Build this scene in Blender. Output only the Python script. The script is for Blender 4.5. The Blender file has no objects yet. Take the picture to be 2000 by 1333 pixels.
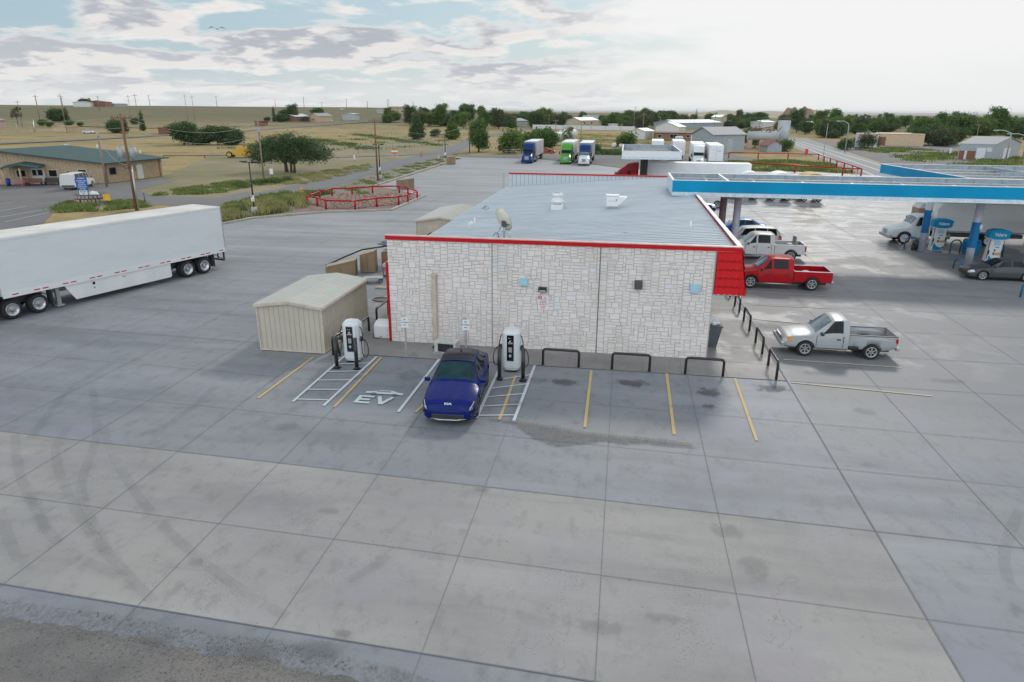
import bpy, bmesh, math, random
from mathutils import Vector, Matrix
R=math.radians
scene=bpy.context.scene
# ---------------------------------------------------------------- camera
W0,H0,F0=2000.,1333.,1333.
PITCH,YAW,ROLL,HC=18.7,9.0,0.36,10.2
cam_d=bpy.data.cameras.new('camera'); cam=bpy.data.objects.new('camera',cam_d); scene.collection.objects.link(cam)
CM=(Matrix.Rotation(R(YAW),3,'Z')@Matrix.Rotation(math.pi/2-R(PITCH),3,'X')@Matrix.Rotation(R(ROLL),3,'Z'))
cam.matrix_world=Matrix.Translation((0,0,HC))@CM.to_4x4()
cam_d.sensor_width=36; cam_d.lens=36*F0/W0; cam_d.clip_start=0.1; cam_d.clip_end=60000
scene.camera=cam
# ---------------------------------------------------------------- world
SUN_EL,SUN_AZ=34.,14.       # azimuth east of +Y
sd=Vector((math.sin(R(SUN_AZ))*math.cos(R(SUN_EL)),math.cos(R(SUN_AZ))*math.cos(R(SUN_EL)),math.sin(R(SUN_EL))))
world=bpy.data.worlds.new('World'); scene.world=world; world.use_nodes=True
nt=world.node_tree; nt.nodes.clear()
def N(t,**k):
    n=nt.nodes.new(t)
    for a,b in k.items(): setattr(n,a,b)
    return n
def ln(a,b): nt.links.new(a,b)
def wmath(op,a,b=None,clamp=False):
    n=N('ShaderNodeMath',operation=op,use_clamp=clamp)
    for i,v in enumerate((a,b)):
        if v is None: continue
        if isinstance(v,(int,float)): n.inputs[i].default_value=v
        else: ln(v,n.inputs[i])
    return n.outputs[0]
def wmix(f,a,b):
    n=N('ShaderNodeMix',data_type='RGBA')
    for i,v in ((0,f),(6,a),(7,b)):
        if isinstance(v,(int,float)): n.inputs[i].default_value=v
        elif isinstance(v,tuple): n.inputs[i].default_value=(*v,1)
        else: ln(v,n.inputs[i])
    return n.outputs[2]
def wramp(v,lo,hi):
    n=N('ShaderNodeMapRange',interpolation_type='SMOOTHSTEP'); ln(v,n.inputs[0])
    n.inputs[1].default_value=lo; n.inputs[2].default_value=hi
    return n.outputs[0]
out=N('ShaderNodeOutputWorld')
tc=N('ShaderNodeTexCoord'); sep=N('ShaderNodeSeparateXYZ'); ln(tc.outputs['Generated'],sep.inputs[0])
X,Y,Z=sep.outputs
zc=wmath('ADD',wmath('MAXIMUM',Z,0.0),0.17)
u=wmath('DIVIDE',X,zc); v=wmath('DIVIDE',Y,zc)
comb=N('ShaderNodeCombineXYZ'); ln(u,comb.inputs[0]); ln(v,comb.inputs[1]); comb.inputs[2].default_value=3.7
def noise(vec,scale,detail,rough,dist=0.0,off=(0,0,0)):
    mp=N('ShaderNodeMapping'); ln(vec,mp.inputs[0]); mp.inputs[1].default_value=off
    n=N('ShaderNodeTexNoise'); ln(mp.outputs[0],n.inputs['Vector']); n.inputs['Scale'].default_value=scale
    n.inputs['Detail'].default_value=detail; n.inputs['Roughness'].default_value=rough; n.inputs['Distortion'].default_value=dist
    return n.outputs[0]
n1=noise(comb.outputs[0],2.0,10,0.55,0.12,(2.3,0.4,0))
n2=noise(comb.outputs[0],2.0,10,0.55,0.12,(2.3,0.56,0.02))   # the same clouds a little towards the sun, for their lit rims
n3=noise(comb.outputs[0],0.55,4,0.5,0.0,(5.1,8.0,0))
dens=wmath('ADD',wmath('MULTIPLY',n1,0.78),wmath('MULTIPLY',n3,0.3))
mask=wramp(dens,0.492,0.572)
rim=wramp(wmath('SUBTRACT',n1,n2),-0.02,0.07)
thick=wramp(dens,0.515,0.60)
nish=N('ShaderNodeTexSky',sky_type='NISHITA'); nish.sun_disc=False; nish.sun_elevation=R(SUN_EL); nish.sun_rotation=R(SUN_AZ)
nish.air_density=1.0; nish.dust_density=1.6
nsc=N('ShaderNodeVectorMath',operation='SCALE'); ln(nish.outputs[0],nsc.inputs[0]); nsc.inputs[3].default_value=0.06
skyb=wmix(0.62,nsc.outputs[0],(0.40,0.56,0.66))
cloud=wmix(thick,(0.74,0.725,0.71),(0.40,0.42,0.465))
cloud=wmix(wmath('MULTIPLY',rim,0.65),cloud,(0.84,0.80,0.76))
col=wmix(mask,skyb,cloud)
# bright veil round the hidden sun and pale air at the horizon
gl=Vector((0.42,0.88,0.20)).normalized()
dt=N('ShaderNodeVectorMath',operation='DOT_PRODUCT'); ln(tc.outputs['Generated'],dt.inputs[0]); dt.inputs[1].default_value=gl
glow=wmath('ADD',dt.outputs['Value'],wmath('MULTIPLY',wmath('SUBTRACT',n1,0.5),0.24))
col=wmix(wramp(glow,0.845,0.94),col,(0.765,0.77,0.765))
hz=wramp(wmath('ADD',Z,wmath('MULTIPLY',wmath('SUBTRACT',n3,0.5),0.10)),0.085,0.0)
col=wmix(wmath('MULTIPLY',hz,0.7),col,(0.70,0.71,0.715))
# below the horizon: plain ground tone
col=wmix(wramp(Z,-0.01,-0.03),col,(0.35,0.34,0.30))
bg=N('ShaderNodeBackground'); ln(col,bg.inputs[0])
# unseen sky behind the camera boosted, an added fill for surfaces facing it
ln(wmath('ADD',1.0,wmath('MULTIPLY',wramp(wmath('MULTIPLY',Y,-1.0),-0.05,0.6),1.15)),bg.inputs[1])
ln(bg.outputs[0],out.inputs[0])
sun_d=bpy.data.lights.new('sun','SUN'); sun_d.energy=1.15; sun_d.angle=R(7); sun_d.color=(1,0.955,0.89)
sun=bpy.data.objects.new('sun',sun_d); scene.collection.objects.link(sun)
sun.rotation_euler=sd.to_track_quat('Z','Y').to_euler()
vs=scene.view_settings; vs.view_transform='Standard'; vs.look='None'; vs.gamma=1; vs.exposure=0.24
scene.render.resolution_x=1024; scene.render.resolution_y=682
# ---------------------------------------------------------------- helpers
def smooth(a,b,x):
    t=max(0,min(1,(x-a)/(b-a))); return t*t*(3-2*t)
def Hgt(x,y):
    r=math.hypot(x,y)
    az=math.degrees(math.atan2(-x,y))
    h=12.2*smooth(230,900,r)*smooth(2,22,az)*(1-smooth(75,120,az))
    h-=7*smooth(500,1500,r)*smooth(0,-12,az)*0.35
    return h
def ray(px,py):
    return CM@Vector(((px-W0/2)/F0,-(py-H0/2)/F0,-1))
def G(px,py,z=0.0):
    d=ray(px,py); t=(z-HC)/d.z; return Vector((d.x*t,d.y*t,z))
def T(px,py):
    "point of the terrain seen at a pixel"
    d=ray(px,py); h=math.hypot(d.x,d.y); d=d/h; r=20.
    while r<9000:
        if HC+d.z*r<=Hgt(d.x*r,d.y*r): break
        r*=1.004
    return Vector((d.x*r,d.y*r,Hgt(d.x*r,d.y*r)))
class MB:
    def __init__(s): s.v=[]; s.f=[]; s.sm=[]
    def add(s,vs,fs,smooth=False):
        b=len(s.v); s.v+= [tuple(p) for p in vs]; s.f+=[tuple(i+b for i in f) for f in fs]; s.sm+=[smooth]*len(fs); return s
    def box(s,x0,x1,y0,y1,z0,z1,m=None):
        vs=[Vector(p) for p in ((x0,y0,z0),(x1,y0,z0),(x1,y1,z0),(x0,y1,z0),(x0,y0,z1),(x1,y0,z1),(x1,y1,z1),(x0,y1,z1))]
        if m is not None: vs=[m@p for p in vs]
        return s.add(vs,[(0,3,2,1),(4,5,6,7),(0,1,5,4),(1,2,6,5),(2,3,7,6),(3,0,4,7)])
    def cyl(s,p0,p1,r0,r1=None,n=12,caps=True,sm=True):
        r1=r0 if r1 is None else r1
        p0=Vector(p0);p1=Vector(p1); d=(p1-p0).normalized()
        a=d.orthogonal().normalized(); b=d.cross(a)
        vs=[];
        for p,r in ((p0,r0),(p1,r1)):
            for i in range(n):
                t=2*math.pi*i/n; vs.append(p+(a*math.cos(t)+b*math.sin(t))*r)
        fs=[(i,(i+1)%n,n+(i+1)%n,n+i) for i in range(n)]
        s.add(vs,fs,sm)
        if caps: s.add(vs,[tuple(range(n-1,-1,-1)),tuple(range(n,2*n))])
        return s
    def tube(s,pts,r,n=8,round_=0.0):
        pts=[Vector(p) for p in pts]
        if round_>0:
            q=[pts[0]]
            for i in range(1,len(pts)-1):
                a,b,c=pts[i-1],pts[i],pts[i+1]
                A=b+(a-b).normalized()*round_; C=b+(c-b).normalized()*round_
                for k in range(6):
                    t=k/5; q.append((A*(1-t)**2+b*2*t*(1-t)+C*t*t))
            q.append(pts[-1]); pts=q
        rs=r if isinstance(r,(list,tuple)) else [r]*len(pts)
        vs=[];fs=[];prev=None
        for i,p in enumerate(pts):
            d=(pts[min(i+1,len(pts)-1)]-pts[max(i-1,0)]).normalized()
            a=(prev-d*prev.dot(d)) if prev is not None else d.orthogonal()
            if a.length<1e-6: a=d.orthogonal()
            a.normalize(); prev=a; b=d.cross(a)
            for k in range(n):
                t=2*math.pi*k/n; vs.append(p+(a*math.cos(t)+b*math.sin(t))*rs[i])
        for i in range(len(pts)-1):
            for k in range(n):
                fs.append((i*n+k,i*n+(k+1)%n,(i+1)*n+(k+1)%n,(i+1)*n+k))
        s.add(vs,fs,True); s.add(vs,[tuple(range(n-1,-1,-1)),tuple(range(len(vs)-n,len(vs)))])
        return s
    def prism(s,pts,y0,y1,axis='y',taper=None):
        "profile (x,z) extruded along y"
        n=len(pts)
        if axis=='y': vs=[(p[0],y0,p[1]) for p in pts]+[(p[0],y1,p[1]) for p in pts]
        elif axis=='x': vs=[(y0,p[0],p[1]) for p in pts]+[(y1,p[0],p[1]) for p in pts]
        else: vs=[(p[0],p[1],y0) for p in pts]+[(p[0],p[1],y1) for p in pts]
        return s.add(vs,[tuple(range(n)),tuple(range(2*n-1,n-1,-1))]+[(i,n+i,n+(i+1)%n,(i+1)%n) for i in range(n)])
    def lathe(s,prof,c,ax='y',n=24):
        vs=[];m=len(prof)
        for i in range(n):
            t=2*math.pi*i/n
            for r,h in prof:
                if ax=='y': vs.append((c[0]+r*math.cos(t),c[1]+h,c[2]+r*math.sin(t)))
                else: vs.append((c[0]+r*math.cos(t),c[1]+r*math.sin(t),c[2]+h))
        fs=[]
        for i in range(n):
            for k in range(m-1):
                fs.append((i*m+k,i*m+k+1,((i+1)%n)*m+k+1,((i+1)%n)*m+k))
        return s.add(vs,fs,True)
    def quad(s,a,b,c,d): return s.add([a,b,c,d],[(0,1,2,3)])
    def xf(s,m):
        s.v=[tuple(m@Vector(p)) for p in s.v]; return s
    def mesh(s,name,fix=True):
        me=bpy.data.meshes.new(name); me.from_pydata(s.v,[],s.f)
        me.polygons.foreach_set('use_smooth',s.sm)
        if fix:
            bm=bmesh.new(); bm.from_mesh(me); bmesh.ops.remove_doubles(bm,verts=bm.verts,dist=1e-5)
            bmesh.ops.recalc_face_normals(bm,faces=bm.faces); bm.to_mesh(me); bm.free()
        me.update(); return me
def link(name,me,mat,parent=None,loc=None):
    o=bpy.data.objects.new(name,me); scene.collection.objects.link(o)
    if mat is not None and len(me.materials)==0: me.materials.append(mat)
    if parent is not None: o.parent=parent
    if loc is not None: o.location=loc
    return o
def part(name,mb,mat,parent=None,bevel=0,fix=True,label=None,seg=2):
    o=link(name,mb.mesh(name,fix),mat,parent)
    if bevel:
        b=o.modifiers.new('b','BEVEL'); b.width=bevel; b.segments=seg; b.limit_method='ANGLE'; b.angle_limit=R(35)
        b.harden_normals=False
    if label: o['label']=label
    return o
def tag(o,label,cat,group=None,kind=None):
    o['label']=label; o['category']=cat
    if group: o['group']=group
    if kind: o['kind']=kind
    return o
def thing(name,label,cat,loc=(0,0,0),rz=0,group=None):
    o=bpy.data.objects.new(name,None); scene.collection.objects.link(o); o.empty_display_size=0.3
    o.location=loc; o.rotation_euler=(0,0,R(rz)); return tag(o,label,cat,group)
def struct(name,mb,mat,fix=True):
    o=part(name,mb,mat,fix=fix); o['kind']='structure'; return o
def copy_tree(o,parent=None):
    c=o.copy(); scene.collection.objects.link(c); c.parent=parent
    for ch in list(o.children): copy_tree(ch,c)
    return c
def dup(o,loc,rz=None,label=None,group=None,scale=None,cat=None):
    c=copy_tree(o); c.location=loc
    if rz is not None: c.rotation_euler=(0,0,R(rz))
    if label: c['label']=label
    if group: c['group']=group
    if cat: c['category']=cat
    if scale: c.scale=scale if isinstance(scale,tuple) else (scale,)*3
    return c
def textmesh(s,size,thick=0.004,align='CENTER',bold=0.0):
    cu=bpy.data.curves.new('t','FONT'); cu.body=s; cu.size=size; cu.align_x=align; cu.align_y='CENTER'; cu.extrude=thick; cu.offset=bold
    cu.resolution_u=3
    o=bpy.data.objects.new('t',cu); scene.collection.objects.link(o)
    dg=bpy.context.evaluated_depsgraph_get(); me=bpy.data.meshes.new_from_object(o.evaluated_get(dg))
    bpy.data.objects.remove(o); return me
def text(name,s,size,mat,parent,loc,rot,bold=0.0,sx=1.0):
    "rot: euler; text lies in its local XY plane"
    o=link(name,textmesh(s,size,bold=bold),mat,parent,loc); o.rotation_euler=rot; o.scale=(sx,1,1); return o
def boolcut(o,cutters):
    "subtract MB cutters from o's mesh, applied"
    for cmb in cutters:
        bpy.context.view_layer.update(); c=link('c',cmb.mesh('c'),None); c.matrix_world=o.matrix_world.copy(); m=o.modifiers.new('x','BOOLEAN'); m.object=c; m.operation='DIFFERENCE'; m.solver='EXACT'
        bpy.context.view_layer.update(); dg=bpy.context.evaluated_depsgraph_get()
        me=bpy.data.meshes.new_from_object(o.evaluated_get(dg)); old=o.data; o.modifiers.remove(m); o.data=me
        if not me.materials and old.materials: me.materials.append(old.materials[0])
        bpy.data.objects.remove(c)
# ---------------------------------------------------------------- materials
class NT:
    def __init__(s,name):
        s.m=bpy.data.materials.new(name); s.m.use_nodes=True; s.t=s.m.node_tree; s.b=s.t.nodes['Principled BSDF']
        s.tc=s.n('ShaderNodeTexCoord'); s.g=s.n('ShaderNodeNewGeometry')
    def n(s,t,**k):
        n=s.t.nodes.new(t)
        for a,b in k.items(): setattr(n,a,b)
        return n
    def l(s,a,b): s.t.links.new(a,b)
    def noise(s,scale,detail=6,rough=.55,vec=None,st=(1,1,1),dist=0,off=(0,0,0),rot=0):
        mp=s.n('ShaderNodeMapping'); s.l(vec or s.g.outputs['Position'],mp.inputs[0]); mp.inputs[3].default_value=st; mp.inputs[1].default_value=off; mp.inputs[2].default_value=(0,0,rot)
        n=s.n('ShaderNodeTexNoise'); s.l(mp.outputs[0],n.inputs['Vector']); n.inputs['Scale'].default_value=scale; n.inputs['Detail'].default_value=detail
        n.inputs['Roughness'].default_value=rough; n.inputs['Distortion'].default_value=dist; return n.outputs[0]
    def ramp(s,v,lo,hi,a=0.,b=1.):
        n=s.n('ShaderNodeMapRange',interpolation_type='SMOOTHSTEP'); s.l(v,n.inputs[0])
        for i,x in enumerate((lo,hi,a,b)): n.inputs[i+1].default_value=x
        return n.outputs[0]
    def mix(s,f,a,b,blend='MIX'):
        n=s.n('ShaderNodeMix',data_type='RGBA',blend_type=blend)
        for i,v in ((0,f),(6,a),(7,b)):
            if isinstance(v,(int,float)): n.inputs[i].default_value=v
            elif isinstance(v,tuple): n.inputs[i].default_value=(*v,1)
            else: s.l(v,n.inputs[i])
        return n.outputs[2]
    def math(s,op,a,b=0.,clamp=False):
        n=s.n('ShaderNodeMath',operation=op,use_clamp=clamp)
        for i,v in enumerate((a,b)):
            if isinstance(v,(int,float)): n.inputs[i].default_value=v
            else: s.l(v,n.inputs[i])
        return n.outputs[0]
    def col(s,c):
        if isinstance(c,tuple): s.b.inputs['Base Color'].default_value=(*c,1)
        else: s.l(c,s.b.inputs['Base Color'])
    def rough(s,r):
        if isinstance(r,(int,float)): s.b.inputs['Roughness'].default_value=r
        else: s.l(r,s.b.inputs['Roughness'])
    def bump(s,h,strength,dist=0.02):
        n=s.n('ShaderNodeBump'); s.l(h,n.inputs['Height']); n.inputs['Strength'].default_value=strength; n.inputs['Distance'].default_value=dist
        s.l(n.outputs[0],s.b.inputs['Normal'])
def mat(name,c,rough=.6,metal=0.,var=.12,scale=3.,dirt=0.0,bump=0.,coat=0.,spec=.5,obj=False):
    m=NT(name); vec=m.tc.outputs['Object'] if obj else None
    n=m.noise(scale,6,.6,vec); base=m.mix(m.ramp(n,.3,.7),tuple(x*(1-var) for x in c),tuple(min(1,x*(1+var)) for x in c))
    if dirt>0:
        d=m.noise(scale*.5,8,.7,vec,(1,1,.35)); base=m.mix(m.ramp(d,.52,.72,0,dirt),base,(c[0]*.45+.03,c[1]*.43+.025,c[2]*.4+.02))
    m.col(base); m.rough(rough); m.b.inputs['Metallic'].default_value=metal; m.b.inputs['Specular IOR Level'].default_value=spec
    m.b.inputs['Coat Weight'].default_value=coat; m.b.inputs['Coat Roughness'].default_value=.05
    if bump: m.bump(m.noise(scale*8,4,.6,vec),bump,.01)
    return m.m
def concrete(name,a,b,warm,seed=0,wet=False):
    m=NT(name)
    n1=m.noise(.35,8,.62,off=(seed,0,0)); n2=m.noise(2.2,8,.7,off=(0,seed,0),st=(1,.55,1)); n3=m.noise(60,3,.6)
    n4=m.noise(.12,4,.5,off=(seed*2,3,0)); n5=m.noise(.8,6,.6,off=(seed,9,0),st=(.35,1.6,1),rot=.5,dist=.8)
    c=m.mix(m.ramp(n1,.3,.7),a,b); c=m.mix(m.ramp(n4,.38,.66,0,.8),c,warm)
    c=m.mix(m.ramp(n2,.32,.52,.5,0),c,tuple(x*.62 for x in a))
    c=m.mix(m.ramp(n5,.55,.75,0,.32),c,tuple(x*.62 for x in a))
    n9=m.noise(.5,6,.6,off=(1,seed,5),st=(.16,1.0,1)); c=m.mix(m.ramp(n9,.50,.70,0,.5),c,tuple(min(1,x*1.28) for x in b)); c=m.mix(m.ramp(n9,.50,.30,0,.6),c,tuple(x*.74 for x in a)); nv=m.noise(.4,5,.6,off=(seed,4,7)); c=m.mix(m.ramp(nv,.52,.68,0,.5),c,(b[0]*.98,b[1]*.93,b[2]*1.06))
    c=m.mix(m.ramp(n2,.60,.75,0,.35),c,tuple(min(1,x*1.3) for x in b))
    c=m.mix(m.ramp(n3,.3,.7,0,.22),c,tuple(x*.6 for x in a))
    # hairline cracks and small chips
    vo=m.n('ShaderNodeTexVoronoi',feature='DISTANCE_TO_EDGE'); wp_=m.n('ShaderNodeVectorMath',operation='ADD'); nc=m.n('ShaderNodeTexNoise'); nc.inputs['Scale'].default_value=1.1; nc.inputs['Detail'].default_value=6; m.l(m.g.outputs['Position'],nc.inputs['Vector'])
    sc_=m.n('ShaderNodeVectorMath',operation='SCALE'); m.l(nc.outputs['Color'],sc_.inputs[0]); sc_.inputs[3].default_value=2.2; m.l(m.g.outputs['Position'],wp_.inputs[0]); m.l(sc_.outputs[0],wp_.inputs[1]); m.l(wp_.outputs[0],vo.inputs['Vector']); vo.inputs['Scale'].default_value=.16
    ck=m.math('MULTIPLY',m.ramp(vo.outputs['Distance'],.0035,.0012),m.ramp(n1,.50,.58)); c=m.mix(m.math('MULTIPLY',ck,.3),c,(.09,.09,.09))
    n7=m.noise(22,2,.5,off=(3,seed,0)); n8=m.noise(.6,4,.6,off=(8,seed,1)); c=m.mix(m.math('MULTIPLY',m.ramp(n7,.60,.66),m.ramp(n8,.52,.64,0,.55)),c,tuple(x*.45 for x in a))
    # scattered small dark drips
    n6=m.noise(7,2,.5,off=(seed,1,0)); c=m.mix(m.ramp(n6,.70,.76,0,.5),c,tuple(x*.4 for x in a))
    if wet:
        pz=m.n('ShaderNodeSeparateXYZ'); m.l(m.g.outputs['Position'],pz.inputs[0]); c=m.mix(m.ramp(pz.outputs[1],26,48,0,.7),c,m.mix(m.ramp(n9,.3,.7),(.235,.237,.245),(.345,.343,.342)))
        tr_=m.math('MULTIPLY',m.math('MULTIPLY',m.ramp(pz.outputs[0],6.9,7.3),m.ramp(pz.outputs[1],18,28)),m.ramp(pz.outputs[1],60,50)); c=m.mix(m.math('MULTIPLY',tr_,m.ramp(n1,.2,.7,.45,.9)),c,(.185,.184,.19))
        p=m.n('ShaderNodeSeparateXYZ'); m.l(m.g.outputs['Position'],p.inputs[0])
        area=m.math('MULTIPLY',m.ramp(p.outputs[0],5.5,9,0,1),m.ramp(p.outputs[1],48,54,0,1))
        wv=m.noise(.22,7,.6,st=(.45,1.0,1),off=(2,7,0),dist=.6); w=m.math('MULTIPLY',m.ramp(wv,.47,.56),area)
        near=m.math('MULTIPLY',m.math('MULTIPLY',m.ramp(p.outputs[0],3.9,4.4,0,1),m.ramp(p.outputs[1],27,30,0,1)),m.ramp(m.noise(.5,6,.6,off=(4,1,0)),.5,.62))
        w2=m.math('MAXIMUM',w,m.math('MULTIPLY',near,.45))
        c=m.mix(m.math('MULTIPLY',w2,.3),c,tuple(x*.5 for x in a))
        r=m.math('SUBTRACT',.62,m.math('MULTIPLY',w2,.36)); m.rough(r)
    else: m.rough(m.ramp(n2,.3,.7,.62,.8))
    m.col(c); m.bump(n3,.25,.006); return m.m
M={}
M['conc']=concrete('concrete_blue',(.190,.201,.224),(.240,.253,.276),(.262,.262,.266),1,wet=True)
M['panel']=concrete('concrete_warm',(.270,.260,.257),(.323,.311,.303),(.355,.336,.312),5)
M['walk']=concrete('sidewalk_concrete',(.235,.22,.212),(.29,.27,.262),(.31,.28,.262),9,wet=True)
M['joint']=mat('joint_sealant',(.175,.178,.185),.8)
M['kerb']=mat('kerb_concrete',(.40,.39,.36),.8,scale=2)
def ground_mat(name,cols,s=.5,fine=25,bump=.4):
    m=NT(name); n1=m.noise(s,7,.65); n2=m.noise(s*.23,5,.6,off=(7,1,0)); n3=m.noise(fine,4,.75)
    c=m.mix(m.ramp(n1,.35,.65),cols[0],cols[1]); c=m.mix(m.ramp(n2,.45,.62),c,cols[2])
    c=m.mix(m.ramp(n3,.35,.7,0,.6),c,tuple(x*.5 for x in cols[0])); m.col(c); m.rough(.9); m.bump(n3,bump,.03); return m.m
M['gravel']=ground_mat('dirt_gravel',((.165,.155,.15),(.23,.215,.205),(.255,.23,.21)),.7,30,.8)
M['asphalt']=ground_mat('asphalt',((.17,.17,.175),(.21,.21,.215),(.20,.19,.19)),.3,20,.3)
M['yard']=ground_mat('yard_asphalt',((.16,.155,.155),(.20,.19,.185),(.22,.205,.19)),.15,12,.3)
M['highway']=ground_mat('highway_surface',((.29,.285,.28),(.33,.32,.31),(.36,.345,.33)),.08,12,.2)
M['verge']=ground_mat('verge_soil',((.22,.195,.165),(.19,.19,.11),(.26,.235,.20)),.35,8,.6)
M['drygrass']=ground_mat('dry_lawn',((.26,.21,.115),(.19,.19,.08),(.32,.25,.15)),.18,5,.5)
M['redgravel']=ground_mat('red_gravel',((.25,.155,.125),(.31,.2,.165),(.28,.2,.16)),1,9,.8)
def terrain_mat():
    m=NT('terrain_grass'); n1=m.noise(.02,8,.65,st=(.6,1.6,1),rot=.4); n2=m.noise(.006,6,.6,off=(3,5,0)); n3=m.noise(.5,5,.7); n4=m.noise(.1,6,.7,off=(9,2,0))
    p=m.n('ShaderNodeSeparateXYZ'); m.l(m.g.outputs['Position'],p.inputs[0])
    ds=m.n('ShaderNodeVectorMath',operation='LENGTH'); m.l(m.g.outputs['Position'],ds.inputs[0])
    c=m.mix(m.ramp(n1,.35,.65),(.49,.36,.18),(.36,.275,.14)); c=m.mix(m.ramp(n4,.5,.66),c,(.17,.18,.085))
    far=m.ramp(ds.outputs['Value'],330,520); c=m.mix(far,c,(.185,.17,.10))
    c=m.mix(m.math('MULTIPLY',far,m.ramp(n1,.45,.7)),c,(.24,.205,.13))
    c=m.mix(m.ramp(n2,.5,.7,0,.5),c,(.20,.17,.12)); c=m.mix(m.ramp(n3,.45,.75,0,.5),c,(.12,.11,.065))
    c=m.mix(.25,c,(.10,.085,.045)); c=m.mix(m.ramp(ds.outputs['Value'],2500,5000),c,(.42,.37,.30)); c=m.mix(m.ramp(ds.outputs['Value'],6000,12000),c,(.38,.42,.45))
    m.col(c); m.rough(.95); m.b.inputs['Specular IOR Level'].default_value=.1; return m.m
M['terrain']=terrain_mat()
def paint(name,c,wear=.5):
    m=NT(name); n=m.noise(9,6,.75); n2=m.noise(1.5,4,.6); f=m.math('ADD',m.math('MULTIPLY',n,.6),m.math('MULTIPLY',n2,.4))
    m.col(m.mix(m.ramp(f,wear,wear+.12),c,(.255,.265,.285))); m.rough(.7); return m.m
M['yellow']=paint('faded_yellow_paint',(.55,.39,.17),.535)
M['yellow2']=paint('worn_cream_paint',(.55,.47,.33),.52)
M['white']=paint('white_line_paint',(.56,.60,.62),.575)
M['roadwhite']=paint('road_line',(.55,.55,.53),.53)
def stainmat(name,c,amt,thr=.5,radial=True,sc=3.):
    m=NT(name); m.col(c); m.rough(.75)
    n=m.noise(sc,7,.7,st=(1,1,1)); f=n
    if radial:
        L=m.n('ShaderNodeVectorMath',operation='LENGTH'); m.l(m.tc.outputs['Object'],L.inputs[0])
        f=m.math('SUBTRACT',m.math('ADD',n,.35),m.math('MULTIPLY',L.outputs['Value'],.55))
    a=m.ramp(f,thr,thr+.16,0,amt); m.l(a,m.b.inputs['Alpha']); return m.m
M['oil']=stainmat('oil_stain',(.075,.075,.08),.45,.50); M['faint']=stainmat('faint_stain',(.10,.10,.11),.15,.46)
M['tyre']=stainmat('tyre_rubber',(.11,.115,.125),.10,.36,False,.5)
M['mud']=stainmat('dried_mud',(.165,.15,.138),.75,.41,False,15)
M['spill']=stainmat('gravel_spill',(.17,.165,.165),.45,.47,True,22); M['fringe']=stainmat('gravel_fringe',(.19,.183,.18),.75,.47,False,16)
# ---------------------------------------------------------------- terrain
mb=MB(); rings=[0,4,8,14,22,32,45,60,80,100,120,145,170,200,230,260,295,330,370,415,460,510,570,630,700,780,870,980,1120,1300,1600,2100,3000,4500,7000,11000,18000,30000]
nseg=180; vs=[(0,0,-.06)]; fs=[]
for r in rings[1:]:
    for i in range(nseg):
        a=2*math.pi*i/nseg; x,y=-r*math.sin(a),r*math.cos(a)
        z=Hgt(x,y)-.06+(0.0 if r<200 else .35*math.sin(x*.021+1)*math.sin(y*.017)*smooth(200,500,r)*(1 if r<1000 else 0))
        vs.append((x,y,z))
for i in range(nseg): fs.append((0,1+i,1+(i+1)%nseg))
for k in range(len(rings)-2):
    b=1+k*nseg; c=b+nseg
    for i in range(nseg): fs.append((b+i,c+i,c+(i+1)%nseg,b+(i+1)%nseg))
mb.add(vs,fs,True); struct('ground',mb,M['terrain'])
rnd=random.Random(4)
def jitter(pts,amt,step,seed=1,close=True):
    r=random.Random(seed); out=[]
    n=len(pts)
    for i in range(n if close else n-1):
        a=Vector(pts[i]);b=Vector(pts[(i+1)%n]); L=(b-a).length; k=max(1,int(L/step)); nrm=Vector((-(b-a).y,(b-a).x,0)).normalized()
        for j in range(k): out.append(a+(b-a)*j/k+(nrm*r.uniform(-amt,amt) if (j or amt<0) else nrm*r.uniform(-amt,amt)*.5))
    if not close: out.append(Vector(pts[-1]))
    return out
def sheet(name,pts,z,m,cls='s'):
    mb=MB(); vs=[(p[0],p[1],z) for p in pts]; mb.add(vs,[tuple(range(len(vs)))])
    me=mb.mesh(name,False); bm=bmesh.new(); bm.from_mesh(me); bmesh.ops.triangulate(bm,faces=bm.faces); bmesh.ops.recalc_face_normals(bm,faces=bm.faces)
    for f in bm.faces:
        if f.normal.z<0: f.normal_flip()
    bm.to_mesh(me); bm.free(); o=link(name,me,m)
    if cls=='s': o['kind']='structure'
    return o
def strip(mb,pts,w,z,lift=None):
    "flat ribbon along a polyline"
    pts=[Vector(p) for p in pts]; L=[];Rr=[]
    for i,p in enumerate(pts):
        d=(pts[min(i+1,len(pts)-1)]-pts[max(i-1,0)]); d.z=0; d.normalize(); nn=Vector((-d.y,d.x,0))*w/2
        zz=z if lift is None else Hgt(p.x,p.y)+lift
        L.append((p.x+nn.x,p.y+nn.y,zz)); Rr.append((p.x-nn.x,p.y-nn.y,zz))
    n=len(pts); mb.add(L+Rr,[(i,i+1,n+i+1,n+i) for i in range(n-1)]); return mb
g=lambda *a:[G(*p) for p in a]
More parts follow.
